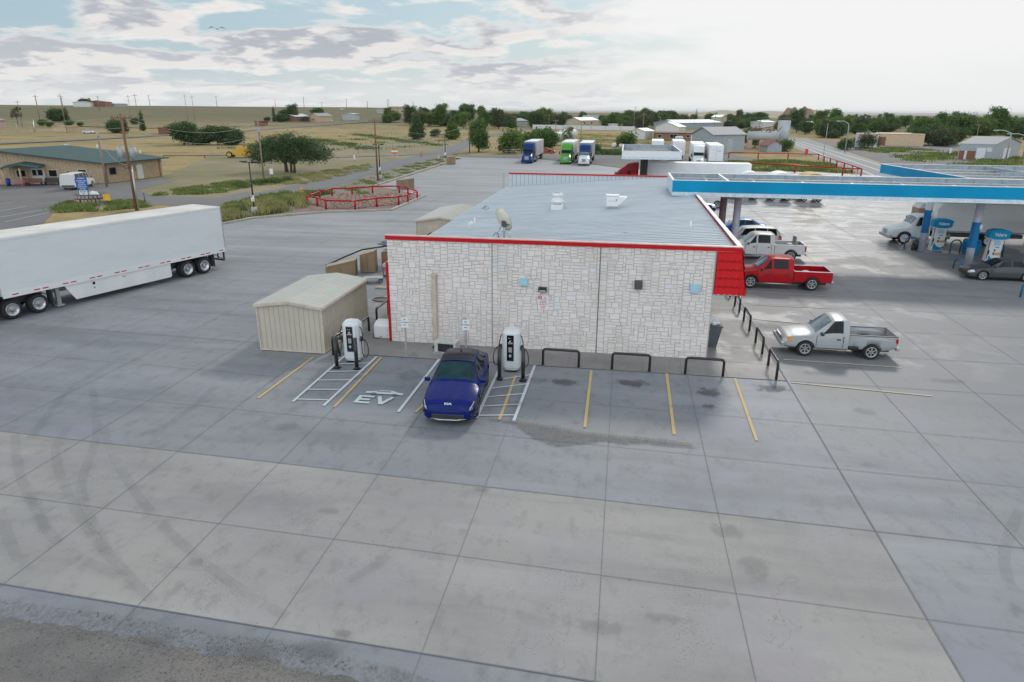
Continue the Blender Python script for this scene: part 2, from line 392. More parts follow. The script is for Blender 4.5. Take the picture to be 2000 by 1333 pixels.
# left side ground: verge, road, car park of the green-roofed building, lawn
sheet('lawn',g((190,372),(330,340),(420,300),(700,270),(905,268),(925,297),(880,310),(700,345),(560,375),(440,392),(300,385)),-.045,M['drygrass'])
sheet('car_park',g((-700,400),(-300,352),(0,360),(208,359),(325,347),(345,352),(268,372),(300,382),(430,386),(480,374),(560,385),(430,410),(320,400),(210,402),(110,408),(90,430),(60,460),(-300,560)),-.035,M['yard'])
sheet('verge',[(-43.5,50.5,0)]+list(g((427,440),(497,426),(640,414),(767,410),(832,382),(735,362),(870,318),(897,307),(880,301),(800,318),(640,362),(520,395),(430,425),(350,430),(200,450)))+[(-70,40,0),(-60,30,0)],-.03,M['verge'])
road=[T(*p) for p in [(-120,520),(100,468),(300,430),(420,402),(520,383),(600,367),(690,340),(780,318),(850,302),(905,284),(945,266),(985,258),(1060,247),(1100,240)]]
mb=MB(); strip(mb,road,6.2,0,lift=-.012); struct('side_road',mb,M['asphalt'])
mb=MB(); strip(mb,[T(*p) for p in [(-40,283),(120,276),(300,266),(420,261),(560,250),(700,240),(800,238)]],7,0,.12); struct('far_road',mb,M['asphalt'])
mb=MB(); strip(mb,[T(*p) for p in [(540,305),(640,308),(760,304),(850,300)]],4,0,.03); strip(mb,[T(*p) for p in [(100,245),(350,252),(520,245)]],5,0,.1); struct('dirt_track',mb,M['gravel'])
# concrete lot
mb=MB()
for a,b in (((0,412),(50,403)),((0,424),(92,408)),((10,433),(95,415)),((0,398),(30,394))): strip(mb,g(a,b),.12,-.026)
struct('car_park_lines',mb,M['roadwhite'])
lot=[(-60,-25,0),(60,-25,0),(60,126,0)]+list(g((1690,342),(1465,330),(1380,335),(1215,329),(1150,321),(1050,311),(897,307),(870,322),(735,364),(832,384),(767,412),(640,416),(497,428),(427,441)))+[(-62,30,0)]
sheet('concrete_lot',lot,0,M['conc'])
sheet('rear_yard',[tuple(p) for p in g((905,304),(1052,303),(1300,300),(1420,300),(1480,312),(1460,329),(1380,334),(1215,328),(1150,320),(1050,310.5),(897,306.5))],-.01,M['yard'])
# highway on the right, widening towards the camera
def quadsheet(name,pp,m,lift):
    sheet(name,[T(*p) for p in pp],lift,m)
sheet('highway',g((1540,270),(1575,270),(1640,292),(1720,318),(1800,345),(2200,440),(1900,372),(1800,400),(1690,345),(1600,309),(1530,280)),-.02,M['highway'])
sheet('side_lot',g((1560,272),(1700,281),(1880,284),(1960,300),(1990,330),(2200,345),(2300,420),(1800,344),(1720,316),(1640,290)),-.028,M['gravel'])
mb=MB()
for a,b in (((1553,277),(1830,372)),((1565,277),(1870,368)),((1548,279),(1780,372))):
    A,B=G(*a),G(*b); strip(mb,[A+(B-A)*k/30 for k in range(31)],.35,-.012)
struct('road_lines',mb,M['roadwhite'])
# warm slab in front, gravel at the bottom edge
yj=lambda x,y0:y0-.045*x
sheet('warm_slabs',[(-42,yj(-42,10.25),0),(6.88,yj(6.88,10.25)),(6.88,yj(6.88,16.65),0),(-42,yj(-42,16.65),0)],.004,M['panel'])
gp=[Vector((-60,13,0)),G(-300,1160),G(0,1207),G(200,1233),G(330,1262),G(420,1278),G(500,1283),G(640,1318),G(760,1345),Vector((3,7.6,0)),Vector((30,6.5,0)),Vector((30,-20,0)),Vector((-60,-20,0))]
sheet('gravel_shoulder',jitter(gp,.07,.22,3),.008,M['gravel'])
mbf=MB(); strip(mbf,[Vector((p.x,p.y+.12,0)) for p in gp[1:10]],.75,.0195); struct('gravel_fringe',mbf,M['fringe'])
rl=random.Random(17); mbr=MB()
for _ in range(900):
    k=rl.randrange(1,9); t_=rl.random(); q=gp[k]*(1-t_)+gp[k+1]*t_; x=q.x+rl.gauss(0,.2); y=q.y-abs(rl.gauss(0,.9))+rl.choice((0,0,0,.5)); s_=rl.uniform(.008,.028)
    mbr.add([(x-s_,y,.01),(x,y-s_,.01),(x+s_,y,.01),(x,y+s_,.01),(x,y,.01+s_)],[(0,1,4),(1,2,4),(2,3,4),(3,0,4)])
o=part('gravel_stones',mbr,M['gravel'],fix=False); tag(o,'loose gravel scattered along the bottom edge of the concrete','gravel',kind='stuff')
kx=[-41,-37.5,-34,-30.5,-27,-23.6,-20.2,-16.8,-13.3,-9.85,-6.65,-3.42,0,3.0,6.9,10.3,13.8,17.3,20.8,24.3,27.8,31.5,35]
mb=MB()
for x in kx:
    y0=8.2; y1=26.7 if -10<x<6.8 else 62
    w=.045 if x==6.9 else .015
    mb.box(x-w/2,x+w/2,y0,y1,.0085,.0125) if False else strip(mb,[(x,y0,0),(x,y1,0)],w,.0125)
for y0,xa,xb in ((10.25,-42,40),(13.4,-42,40),(16.65,-42,40),(19.9,-42,40),(23.1,-42,40)):
    strip(mb,[(xa,yj(xa,y0),0),(xb,yj(xb,y0),0)],.015 if y0!=16.65 and y0!=10.25 else .026,.0165)
for y0 in (26.75,30.5,34.5,38.5,42.5,46.5,50.5,54.5,58.5):
    strip(mb,[(-42,yj(-42,y0),0),(-13.4 if y0<60 else -10.3,yj(-13,y0),0)],.022,.0165); strip(mb,[(7.0,y0,0),(40,y0,0)],.022,.0165)
for y0 in (63,68,73,78,83,88): strip(mb,[(-34,y0,0),(40,y0,0)],.03,.0165)
for x in (-22,-16,-10,-4,2,8,14,20): strip(mb,[(x,62,0),(x,92,0)],.03,.0125)
struct('slab_joints',mb,M['joint'])
# pavement round the shop
sheet('sidewalk',[(-11.9,26.75,0),(6.9,26.75,0),(6.4,62,0),(-13.2,62,0),(-13.2,32,0),(-11.9,32,0)],.012,M['walk'])
mb=MB()
for x in (-8.7,-6.9,-5.4,-3.7,-1.9,-.4,1.2,2.8,4.6): strip(mb,[(x,26.78,0),(x+.05,28.72,0)],.018,.018)
for y in (28.6,30.6,32.7,34.8,37,39.4,42): strip(mb,[(4.1,y,0),(6.7,y,0)],.018,.0215)
strip(mb,[(-11.9,26.75,0),(6.9,26.75,0)],.03,.0225); strip(mb,[(6.88,26.75,0),(6.4,62,0)],.03,.0255)
struct('sidewalk_joints',mb,M['joint'])
# kerbs (a real step)
def kerb(pts,w=.3,h=.13,name='kerb'):
    pts=[Vector(p) for p in pts]; mb=MB(); L=[];Rr=[]
    for i,p in enumerate(pts):
        d=(pts[min(i+1,len(pts)-1)]-pts[max(i-1,0)]).normalized(); nn=Vector((-d.y,d.x,0))*w
        L.append(p); Rr.append(p+nn)
    n=len(pts); vs=[(p.x,p.y,-.05) for p in L]+[(p.x,p.y,h) for p in L]+[(p.x,p.y,h) for p in Rr]+[(p.x,p.y,-.05) for p in Rr]
    fs=[]
    for k in range(3):
        for i in range(n-1): fs.append((k*n+i,k*n+i+1,(k+1)*n+i+1,(k+1)*n+i))
    fs+=[(0,n,2*n,3*n),(n-1,2*n-1,3*n-1,4*n-1)]
    mb.add(vs,fs); return struct(name,mb,M['kerb'])
kerb([(-62,30,0)]+list(g((427,440),(497,427),(560,421),(640,415),(767,411),(832,383))))
kerb(list(g((735,363),(870,319),(897,307))))
# painted markings
mb=MB()
strip(mb,g((613,698),(504,779)),.1,.021); strip(mb,g((745,699),(653,796)),.11,.021)
strip(mb,g((1155,725),(1142,836)),.11,.021); strip(mb,g((1302,730),(1317,850)),.11,.021); strip(mb,g((1435,740),(1478,862)),.1,.021)
strip(mb,g((840,780),(812,806)),.11,.021); strip(mb,g((1007,735),(975,822)),.11,.021)
struct('yellow_bay_lines',mb,M['yellow'])
mb=MB()
for a,b in (((1545,748),(1822,775)),((1530,703),(1760,719)),((1470,624),(1600,636)),((1468,596),(1637,604)),((1465,570),(1610,579)),((1462,550),(1600,556))): strip(mb,g(a,b),.09,.021)
struct('cream_bay_lines',mb,M['yellow2'])
mb=MB()
A0,A1=G(572,786),Vector((-11.55,26.4,0)); B0,B1=G(632,794),Vector((-10.15,26.6,0))
def hat(A0,A1,B0,B1,ts):
    strip(mb,[A0,A1],.11,.029); strip(mb,[B0,B1],.11,.029)
    for ta in ts: strip(mb,[A0+(A1-A0)*ta,B0+(B1-B0)*min(1,ta+.05)],.085,.025)
hat(A0,A1,B0,B1,[.05,.24,.43,.62,.80])
hat(Vector((-4.6,21.2,0)),Vector((-4.65,25.9,0)),G(1003,825),Vector((-3.25,26.7,0)),[.05,.22,.40,.58,.76])
strip(mb,g((778,806),(858,703)),.11,.029)
struct('white_hatching',mb,M['white'])
# EV lettering with the little car drawn above
mb=MB()
def P2(u,v): # local sign coords -> ground, read from the aisle
    return (-9.25+u*.86,21.75+v*.62,.029)
bz=[.029]
def bar(a,b,w):
    bz[0]+=.0012; A,B=Vector(P2(*a)),Vector(P2(*b)); strip(mb,[A,B],w,bz[0])
for a,b in (((0,0),(0,1.1)),((.07,.11),(.62,.11)),((.07,.55),(.52,.55)),((.07,.99),(.62,.99))): bar(a,b,.15)
bar((.82,1.1),(1.12,0),.15); bar((1.42,1.1),(1.12,0),.15)
mb.add([P2(*p) for p in ((.05,1.5),(1.75,1.5),(1.75,1.75),(1.45,1.85),(1.2,2.05),(.65,2.05),(.35,1.82),(.05,1.75))],[tuple(range(8))])
o=struct('bay_lettering',mb,M['white'],fix=False)
mb=MB(); strip(mb,[P2(.5,1.86),P2(1.15,1.86)],.1,.033)
for cx in (.42,1.38): mb.add([(P2(cx+.14*math.cos(t*.785),1.5+.14*math.sin(t*.785))[0],P2(0,1.5+.14*math.sin(t*.785))[1],.033) for t in range(8)],[tuple(range(8))])
struct('lettering_gaps',mb,M['conc'],fix=False)
# stains
def stain(px,py,sx,sy,m='oil',rz=0,z=.036):
    c=G(px,py); mb=MB(); mb.add([(1.15*math.cos(t*math.pi/12),1.15*math.sin(t*math.pi/12),0) for t in range(24)],[tuple(range(24))])
    o=struct('stain',mb,M[m],fix=False); o.location=(c.x,c.y,z); o.scale=(sx,sy,1); o.rotation_euler=(0,0,R(rz)); return o
for k,a in enumerate([(1100,748,.9,.6),(1235,750,1.1,.6),(1385,768,.8,.7),(1385,795,.4,.3),(1510,760,1.1,.7),(800,735,.9,.9),(1475,1110,.55,.8),(1170,1225,1,.35),(1300,1210,.8,.2),(1050,745,.7,.5),(1690,805,.6,.5),(1850,745,1.2,.4),
    (1595,730,1.0,.3),(1500,640,1.1,.5),(1560,590,1.5,.4),(640,1000,.5,.2),(560,835,.7,.5),(1010,790,.5,.4),(380,1100,.3,.3),(1700,910,.5,.2),(700,740,.4,.5),(1640,720,1.2,.4),(1420,1040,.7,.5)]): stain(*a,m='oil' if k<5 else 'faint',z=.036+k*.0006)
for k,a in enumerate([(500,1275,.75,.35),(620,1270,.9,.35),(430,1270,.4,.25),(300,1250,.6,.2),(670,1240,.35,.15),(940,957,.45,.13)]): stain(*a,m='spill',z=.052+k*.0006)
mp=jitter([G(*p) for p in [(945,818),(1005,824),(1050,830),(1100,838),(1140,846),(1180,850),(1215,854),(1250,856),(1300,861),(1350,869),(1357,876),(1300,872),(1260,867),(1215,868),(1180,863),(1130,869),(1085,873),(1045,859),(1022,842),(1000,828),(960,822)]],.035,.12,5)
sheet('dried_mud',mp,.058,M['mud'])
mb=MB(); kz=.062
for line in [[(140,830),(110,880),(130,960),(190,1060),(300,1180)],[(205,840),(225,900),(300,1010),(420,1120),(560,1210)],[(30,850),(40,930),(90,1040)],[(180,760),(190,850),(160,960),(210,1080)],[(420,760),(330,830),(240,860)],[(60,960),(110,1060),(230,1130)],[(1990,1000),(1960,1090),(1990,1200)],[(240,700),(140,760),(60,860)],[(600,790),(500,830)],[(680,1140),(760,1090)],[(0,1000),(40,1100),(110,1130)]]:
    P=[G(*p) for p in line]; q=[]
    for i in range(len(P)-1):
        a=P[max(i-1,0)];b=P[i];c=P[i+1];d=P[min(i+2,len(P)-1)]
        for k in range(8):
            t=k/8; q.append(.5*((2*b)+(c-a)*t+(2*a-5*b+4*c-d)*t*t+(3*b-a-3*c+d)*t**3))
    q.append(P[-1]); strip(mb,q,.26,kz); kz+=.0007
struct('tyre_marks',mb,M['tyre'])
# ---------------------------------------------------------------- shop building
M['stone']=None
m=NT('ashlar_stone'); ri=m.g.outputs['Random Per Island']; c=m.mix(m.ramp(ri,.0,1),(.765,.715,.68),(.805,.755,.72))
cool=m.math('GREATER_THAN',ri,.97); c=m.mix(cool,c,(.73,.745,.775)); dk=m.math('LESS_THAN',ri,.12); c=m.mix(dk,c,(.735,.69,.66))
n=m.noise(6,7,.7); c=m.mix(m.ramp(n,.35,.7,0,.16),c,(.42,.37,.34)); n=m.noise(.7,5,.6,st=(1,1,.5)); c=m.mix(m.ramp(n,.45,.7,0,.22),c,(.44,.38,.33))
m.col(c); m.rough(.9); m.bump(m.noise(25,5,.7),.5,.02); M['stone']=m.m
M['mortar']=mat('mortar',(.52,.45,.425),.95)
M['red']=mat('red_metal',(.52,.012,.018),.45,var=.06,spec=.15)
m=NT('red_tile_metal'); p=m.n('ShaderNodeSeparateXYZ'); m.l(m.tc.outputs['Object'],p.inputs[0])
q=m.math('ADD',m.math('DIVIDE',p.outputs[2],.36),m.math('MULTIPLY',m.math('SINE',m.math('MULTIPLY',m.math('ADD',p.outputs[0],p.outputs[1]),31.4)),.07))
m.col(m.mix(m.math('LESS_THAN',m.math('FRACT',q),.10),(.58,.016,.02),(.34,.008,.012))); m.rough(.5); m.b.inputs['Specular IOR Level'].default_value=.12; M['redtile']=m.m  # scalloped shadow lines below the tile rows are painted in as darker red
M['whitemetal']=mat('white_metal',(.78,.79,.79),.45,var=.04,dirt=.06,scale=1)
m=NT('galvalume_roof'); n=m.noise(.6,6,.6,st=(.5,3,1)); n2=m.noise(.25,5,.6); c=m.mix(m.ramp(n,.3,.7),(.385,.425,.46),(.485,.525,.56)); st_=m.noise(3,5,.7,st=(.25,2,1)); c=m.mix(m.ramp(st_,.55,.75,0,.3),c,(.36,.40,.42)); c=m.mix(m.ramp(n2,.45,.7,0,.35),c,(.46,.50,.53)); m.col(c); m.rough(.5); m.b.inputs['Metallic'].default_value=.15; M['roofmetal']=m.m
M['beigemetal']=mat('beige_cladding',(.50,.455,.375),.55,var=.04,dirt=.05,scale=1.2)
M['beigeroof']=mat('beige_roof',(.52,.505,.455),.5,var=.04,dirt=.03,scale=1.5)
M['tanpipe']=mat('tan_trim',(.54,.46,.37),.6)
M['black']=mat('black_paint',(.018,.019,.021),.42,coat=.25)
M['rubber']=mat('tyre_black',(.022,.022,.023),.85,var=.3,scale=8,obj=True)
M['steel']=mat('galvanised_steel',(.45,.47,.48),.45,metal=.6)
M['chrome']=mat('chrome',(.55,.56,.58),.3,metal=.9)
M['glass']=mat('dark_glass',(.010,.013,.016),.08,spec=.22)
M['glassgreen']=mat('tinted_windscreen',(.012,.035,.04),.06,spec=.4,var=.35,scale=2,obj=True)
M['glasslight']=mat('bright_windscreen',(.13,.17,.19),.1,spec=.5,coat=.3,var=.4,scale=2,obj=True)
M['grey']=mat('grey_paint',(.36,.37,.38),.55,dirt=.15)
M['ltblue']=mat('light_blue_panel',(.36,.60,.73),.35,var=.06)
M['darkgrey']=mat('dark_grey',(.07,.075,.08),.6)
M['signwhite']=mat('sign_white',(.78,.79,.80),.5,var=.03)
M['signred']=mat('sign_red',(.55,.03,.05),.5)
M['signpink']=mat('faded_red_print',(.72,.42,.45),.5)
M['signink']=mat('sign_ink',(.08,.1,.12),.5)
M['bin']=mat('slate_bin',(.085,.11,.125),.6)
store=thing('store_building','long single storey shop with pale stone end wall, red trim and grey ribbed metal roof','shop',(0,0,0))
def Pt(mb_,*a,**k): return part(a[0],mb_,a[1],store,**k)
YF,YB,XL,XR=28.78,62.5,-10.2,3.98
mb=MB(); mb.add([(XL,YF,0),(XR,YF,0),(XR,YF,4.80),(XL,YF,4.80)],[(0,1,2,3)])
mb.box(XL,XR,YF+.002,YF+.22,0,4.8)
Pt(mb,'wall',M['mortar'])
# stones
rs=random.Random(11); mb=MB(); U=.064; nx=int((XR-XL)/U); nz=int(4.80/U); occ=[[0]*nz for _ in range(nx)]
jc={int((-5.43-XL)/U),int((-.76-XL)/U)}
for k in range(nz):
    for i in range(nx):
        if occ[i][k]: continue
        h=rs.choice([1,2,2,2,2,2,3,3,4]); w=rs.choice([4,5,5,6,7,8]) if h<3 else rs.choice([4,5,6])
        if h==1: w=rs.choice([3,4,5,6])
        ww=0
        while ww<w and i+ww<nx and not occ[i+ww][k] and not (ww>0 and (i+ww) in jc): ww+=1
        # do not leave slivers
        rem=0
        while i+ww+rem<nx and not occ[i+ww+rem][k] and (i+ww+rem) not in jc and rem<3: rem+=1
        if rem in (1,) and (i+ww) not in jc: ww+=rem
        hh=0
        while hh<h and k+hh<nz and all(not occ[i+q][k+hh] for q in range(ww)): hh+=1
        for q in range(ww):
            for z in range(hh): occ[i+q][k+z]=1
        gx=.011; d=rs.uniform(.012,.03); x0=XL+i*U+gx; x1=XL+(i+ww)*U-gx; z0=k*U+gx; z1=(k+hh)*U-gx
        a,b,c_,e=rs.uniform(-.008,.008),rs.uniform(-.008,.008),rs.uniform(-.006,.006),rs.uniform(-.006,.006)
        if i in jc: x0+=.012
        y1=YF; y0=YF-d
        mb.add([(x0+a,y1,z0),(x1+b,y1,z0),(x1,y1,z1),(x0,y1,z1),(x0+a+.008,y0,z0+.008+c_),(x1+b-.008,y0,z0+.008+e),(x1-.008,y0,z1-.008),(x0+.008,y0,z1-.008)],[(4,5,6,7),(0,1,5,4),(1,2,6,5),(2,3,7,6),(3,0,4,7)])
Pt(mb,'stone_cladding',M['stone'],fix=False)
for x in (-5.45,-.78): mb=MB(); mb.box(x-.007,x+.007,YF-.034,YF-.004,0.01,4.79); Pt(mb,'control_joint',M['grey'] if x<-2 else M['darkgrey'])
mb=MB(); mb.box(XL,XL+.2,YF+.225,YB,0,3.55); Pt(mb,'side_wall',M['beigemetal'])
mb=MB(); mb.box(XR-.22,XR-.02,YF+.225,YB,0,4.5); Pt(mb,'shop_front',M['stone'])
mb=MB()
for k in range(7): mb.box(XR-.015,XR+.03,33+k*4,36.2+k*4,.15,2.5)
Pt(mb,'shop_window',M['glass'])
mb=MB(); mb.box(XL+.2,XR-.2,YB-.25,YB,0,3.5); Pt(mb,'rear_wall',M['beigemetal'])
# roof: low at the left eave, high at the right, ribs running down the fall
zr=lambda x:3.62+(x-XL)/(4.85-XL)*(4.72-3.62)
mb=MB(); mb.add([(XL-.15,YF+.2,zr(XL-.15)),(4.85,YF+.2,zr(4.85)),(4.85,YB,zr(4.85)),(XL-.15,YB,zr(XL-.15)),(XL-.15,YF+.2,zr(XL)-.12),(4.85,YF+.2,zr(4.85)-.12),(4.85,YB,zr(4.85)-.12),(XL-.15,YB,zr(XL)-.12)],[(0,1,2,3),(7,6,5,4),(0,4,5,1),(1,5,6,2),(2,6,7,3),(3,7,4,0)])
y=YF+.45
while y<YB-.2:
    z0=zr(XL-.13)+.002; z1=zr(4.82)+.002
    mb.add([(XL-.13,y-.07,z0),(XL-.13,y-.05,z0+.075),(XL-.13,y+.05,z0+.075),(XL-.13,y+.07,z0),(4.82,y-.07,z1),(4.82,y-.05,z1+.075),(4.82,y+.05,z1+.075),(4.82,y+.07,z1)],[(0,1,5,4),(1,2,6,5),(2,3,7,6),(0,3,2,1),(4,5,6,7)]); y+=.45
Pt(mb,'roof',M['roofmetal'],fix=False)
def parapet_mat():
    m=NT('parapet_white'); p=m.n('ShaderNodeSeparateXYZ'); m.l(m.tc.outputs['Object'],p.inputs[0]); m.col(m.mix(m.math('LESS_THAN',m.math('FRACT',m.math('DIVIDE',p.outputs[0],.37)),.16),(.60,.64,.67),(.36,.39,.41))); m.rough(.5); return m.m
mb=MB()   # rear parapet with ribs
xa=-10.25; mb.box(xa,4.6,YB+.005,YB+.12,3.3,4.72)
k=xa+.1
while k<4.5: mb.box(k,k+.05,YB-.035,YB+.003,zr(k)+.0,4.69); k+=.37
Pt(mb,'rear_parapet',parapet_mat())
mb=MB(); mb.box(xa-.06,4.95,YB-.06,YB+.16,4.725,4.83); Pt(mb,'rear_coping',M['red'])
mb=MB(); mb.box(XL-.06,4.97,YF-.075,YF-.035,4.76,4.92); Pt(mb,'fascia',M['red'],bevel=.006)
mb=MB(); mb.box(XL-.06,5.0,YF-.08,YF+.17,4.925,4.965); Pt(mb,'front_coping',mat('pink_coping',(.60,.42,.39),.45))
mb=MB(); mb.box(4.87,4.97,YF-.03,YB-.1,4.62,4.91); Pt(mb,'side_fascia',M['red'],bevel=.006)
mb=MB(); mb.box(4.80,4.985,YF+.18,YB-.1,4.915,4.955); Pt(mb,'side_coping',M['whitemetal'])
# mansard awning along the right: tiled slope
def tiles(mb,o,ux,uy,W,Hh,nrm,tw=.2,th=.36):
    "rippled tile sheet: o origin top-left, ux across, uy down"
    nx=max(4,int(W/tw)*6); ny=int(Hh/th+.5); vs=[];fs=[]
    rows=[]
    for j in range(ny):
        for e,lift in ((0,.0),(1,.05)):
            row=[]
            for i in range(nx+1):
                u_=W*i/nx; ph=i%6/6; wv=.014*math.sin(2*math.pi*i/6)
                dz=.02*math.sin(2*math.pi*i/6) if e else (.0 if j==0 else .02*math.sin(2*math.pi*i/6))
                p=Vector(o)+Vector(ux)*u_+Vector(uy)*(min(Hh,(j+e)*th)+dz)+Vector(nrm)*(wv+lift)
                row.append(p)
            rows.append(row)
    for row in rows: vs+=row
    n=nx+1
    for r in range(len(rows)-1):
        for i in range(nx): fs.append((r*n+i,r*n+i+1,(r+1)*n+i+1,(r+1)*n+i))
    mb.add(vs,fs)
mb=MB(); tiles(mb,(3.99,YF-.085,4.755),(1,0,0),(0,0,-1),.98,1.84,(0,-1,0)); 
mb.add([(4.95,YF-.1,4.755),(5.26,YF-.1,2.93),(4.95,YF-.1,2.93)],[(0,1,2)])
tiles(mb,(4.98,YF-.05,4.755),(0,1,0),Vector((.31,0,-1.83)).normalized(),YB-YF,1.84,Vector((1.83,0,.31)).normalized())
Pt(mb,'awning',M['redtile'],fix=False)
mb=MB(); mb.box(4.0,5.2,YF-.02,YB,2.9,2.94); Pt(mb,'soffit',M['whitemetal'])
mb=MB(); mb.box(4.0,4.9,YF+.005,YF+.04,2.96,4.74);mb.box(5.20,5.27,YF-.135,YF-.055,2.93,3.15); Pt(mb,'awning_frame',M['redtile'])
mb=MB(); mb.box(XL-.10,XL-.012,YF-.07,YF+.1,.02,3.72,); Pt(mb,'corner_trim',M['red'],bevel=.01)
mb=MB(); mb.box(XL-.30,XL-.16,YF+.1,YB,3.46,3.60); Pt(mb,'gutter',M['steel'])
mb=MB(); mb.box(-8.17,-7.99,YF-.16,YF-.035,.02,3.28); mb.box(-8.21,-7.95,YF-.19,YF-.036,3.2,3.3); Pt(mb,'pipe_cover',M['tanpipe'],bevel=.01)
for x in (-4.78,): pass
def wall_box(name,px,py,w,h,d,m,bev=.01,label=None):
    dd=ray(px,py); t=(YF-.04)/dd.y; x=dd.x*t; z=HC+dd.z*t; mb=MB(); mb.box(x-w/2,x+w/2,YF-.04-d,YF-.036,z-h/2,z+h/2); return Pt(mb,name,m,bevel=bev,label=label),x,z
wall_box('light_cover',1024,550,.33,.33,.12,M['ltblue'],label='square light blue cover left of the wall lamp'); wall_box('light_cover',1357,563,.36,.36,.12,M['ltblue'],label='square light blue cover near the right end of the wall')
wall_box('wall_vent',1247,556,.33,.38,.14,M['darkgrey'],label='dark square vent')
o,x,z=wall_box('wall_lamp',1060,565,.36,.22,.16,M['black'])
mb=MB(); mb.box(x-.14,x+.14,YF-.215,YF-.203,z-.09,z-.01); part('lamp_lens',mb,M['grey'],o)
mb=MB(); mb.box(x-.15,x-.02,YF-.21,YF-.2,z,z+.02)
# notice on the wall
dd=ray(1061,591); t=(YF-.04)/dd.y; x,z=dd.x*t,HC+dd.z*t
nb=thing('wall_sign','white notice with red print and a red corner square on the stone wall','sign',(x,YF-.05,z))
mb=MB(); mb.box(-.23,.23,-.012,.0,-.31,.31); part('board',mb,mat('notice_board',(.80,.76,.78),.5),nb)
mb=MB(); mb.box(-.22,-.06,-.02,-.0125,.14,.29); part('symbol',mb,M['signred'],nb)
text('lettering','2',.13,M['signwhite'],nb,(-.14,-.022,.215),(R(90),0,0),.004)
for k,(s,yy) in enumerate([('NO',.24),('PARKING',.16),('AT ANY TIME',.06),('VIOLATORS WILL',-.02),('BE TOWED AWAY',-.10),('AT OWNERS',-.18),('EXPENSE',-.25)]):
    text('lettering',s,.046 if k else .055,M['signred'],nb,(.08 if k<2 else 0,-.014,yy),(R(90),0,0),.002)
# meter
em=thing('electric_meter','small grey electricity meter box with conduit on the stone wall','meter',(-6.74,YF-.05,1.15)); mb=MB(); mb.box(-.1,.1,-.09,0,-.18,.18); part('box',mb,M['grey'],em,bevel=.03)
mb=MB(); mb.cyl((0,-.092,.03),(0,-.13,.03),.06,n=14); part('dial',mb,M['glasslight'],em)
mb=MB(); mb.tube([(0,-.05,-.18),(0,-.05,-.75),(.05,-.1,-.95),(.2,-.25,-1.1)],.018); part('conduit',mb,M['steel'],em)
# condensing unit on the pavement
ac=thing('condensing_unit','light grey condensing unit with black grille at the foot of the tan pipe cover','air conditioner',(-7.3,27.72,.01),-4); ac.scale=(.9,.9,.88)
mb=MB(); mb.box(-.55,.55,-.32,.4,.06,.62); part('casing',mb,mat('casing_grey',(.52,.52,.49),.6),ac,bevel=.02)
mb=MB(); mb.box(-.36,.42,-.335,-.322,.12,.54); part('grille',mb,M['black'],ac)
mb=MB(); mb.box(-.6,.6,-.36,.44,0,.055); part('base',mb,M['steel'],ac)
mb=MB(); mb.tube([(-.56,.2,.35),(-.75,.1,.2),(-.85,.3,.05),(-.7,.6,.1)],.03); part('hose',mb,M['black'],ac)
# generator at the left corner
gs=thing('generator','low pale generator cabinet with sloping lid beside the red corner trim','generator',(-10.72,29.4,.01)); gs.scale=(.82,.9,.9)
mb=MB(); mb.prism([(-.32,0),(-.32,.62),(-.25,.72),(.0,.82),(.45,.82),(.45,0)],-.55,.75,'x'); mb.xf(Matrix.Translation((0,0,0))); part('cabinet',mb,M['whitemetal'],gs,bevel=.015)
for zz in (.15,.45): mb=MB(); mb.cyl((.25,-.33,zz),(.25,-.34,zz),.02); part('latch',mb,M['black'],gs)
mb=MB(); mb.tube([(-.1,-.35,.1),(-.3,-.5,.02),(-.6,-.4,.02),(-.65,-.1,.15)],.015); part('cable',mb,M['black'],gs)
# ---------------------------------------------------------------- vehicles
def carpaint(name,c,metal=.3,rough=.3):
    m=NT(name); n=m.noise(2.5,5,.6,m.tc.outputs['Object']); m.col(m.mix(m.ramp(n,.4,.75,0,.35),c,tuple(x*.8+.02 for x in c)))
    m.b.inputs['Metallic'].default_value=metal; m.rough(rough); m.b.inputs['Coat Weight'].default_value=.16; m.b.inputs['Specular IOR Level'].default_value=.14; m.b.inputs['Coat Roughness'].default_value=.06; return m.m
PT={k:carpaint('paint_'+k,*v) for k,v in dict(blue=((.001,.010,.125),.0,.25),silver=((.40,.415,.425),.2,.35),red=((.42,.006,.012),.05,.3),white=((.66,.66,.65),.0,.35),grey=((.075,.08,.085),.3,.3),
  navy=((.012,.03,.12),.3,.3),semiblue=((.004,.035,.16),.2,.35),green=((.085,.30,.04),.0,.35),semiwhite=((.68,.70,.71),.0,.4),darkred=((.30,.008,.016),.0,.35),black=((.02,.02,.022),.2,.3),midblue=((.015,.09,.30),.3,.3),yellow=((.62,.36,.05),.0,.5)).items()}
M['amber']=mat('amber_lens',(.75,.30,.03),.25,coat=.5); M['redlens']=mat('red_lens',(.40,.01,.015),.25,coat=.5); M['lens']=mat('clear_lens',(.62,.65,.67),.12,coat=.8,spec=.8)
M['plastic']=mat('black_trim',(.03,.03,.032),.5); M['rim']=mat('alloy',(.55,.56,.57),.3,metal=.7); M['rimdark']=mat('dark_alloy',(.10,.10,.11),.35,metal=.6)
def ring(st,x):
    i=0
    while i<len(st)-2 and x<st[i+1][0]: i+=1
    a,b=st[i],st[i+1]; t=max(0,min(1,(a[0]-x)/(a[0]-b[0])))
    zb,zs,zbelt,zt,wb,wm,wbelt,wt=[a[k]+(b[k]-a[k])*t for k in range(1,9)]
    h=[(0,zb),(wb,zb),(wm-.015,zb+.1),(wm,zs),(wbelt,zbelt),(wt,zt-.045),(wt*.6,zt),(0,zt+.012)]
    return h+[(-y,z) for y,z in h[6:0:-1]]
def Sp(st,x,t):
    r=ring(st,x); n=len(r); i=int(math.floor(t))%n; f=t-math.floor(t); a=r[i]; b=r[(i+1)%n]
    return Vector((x,a[0]+(b[0]-a[0])*f,a[1]+(b[1]-a[1])*f))
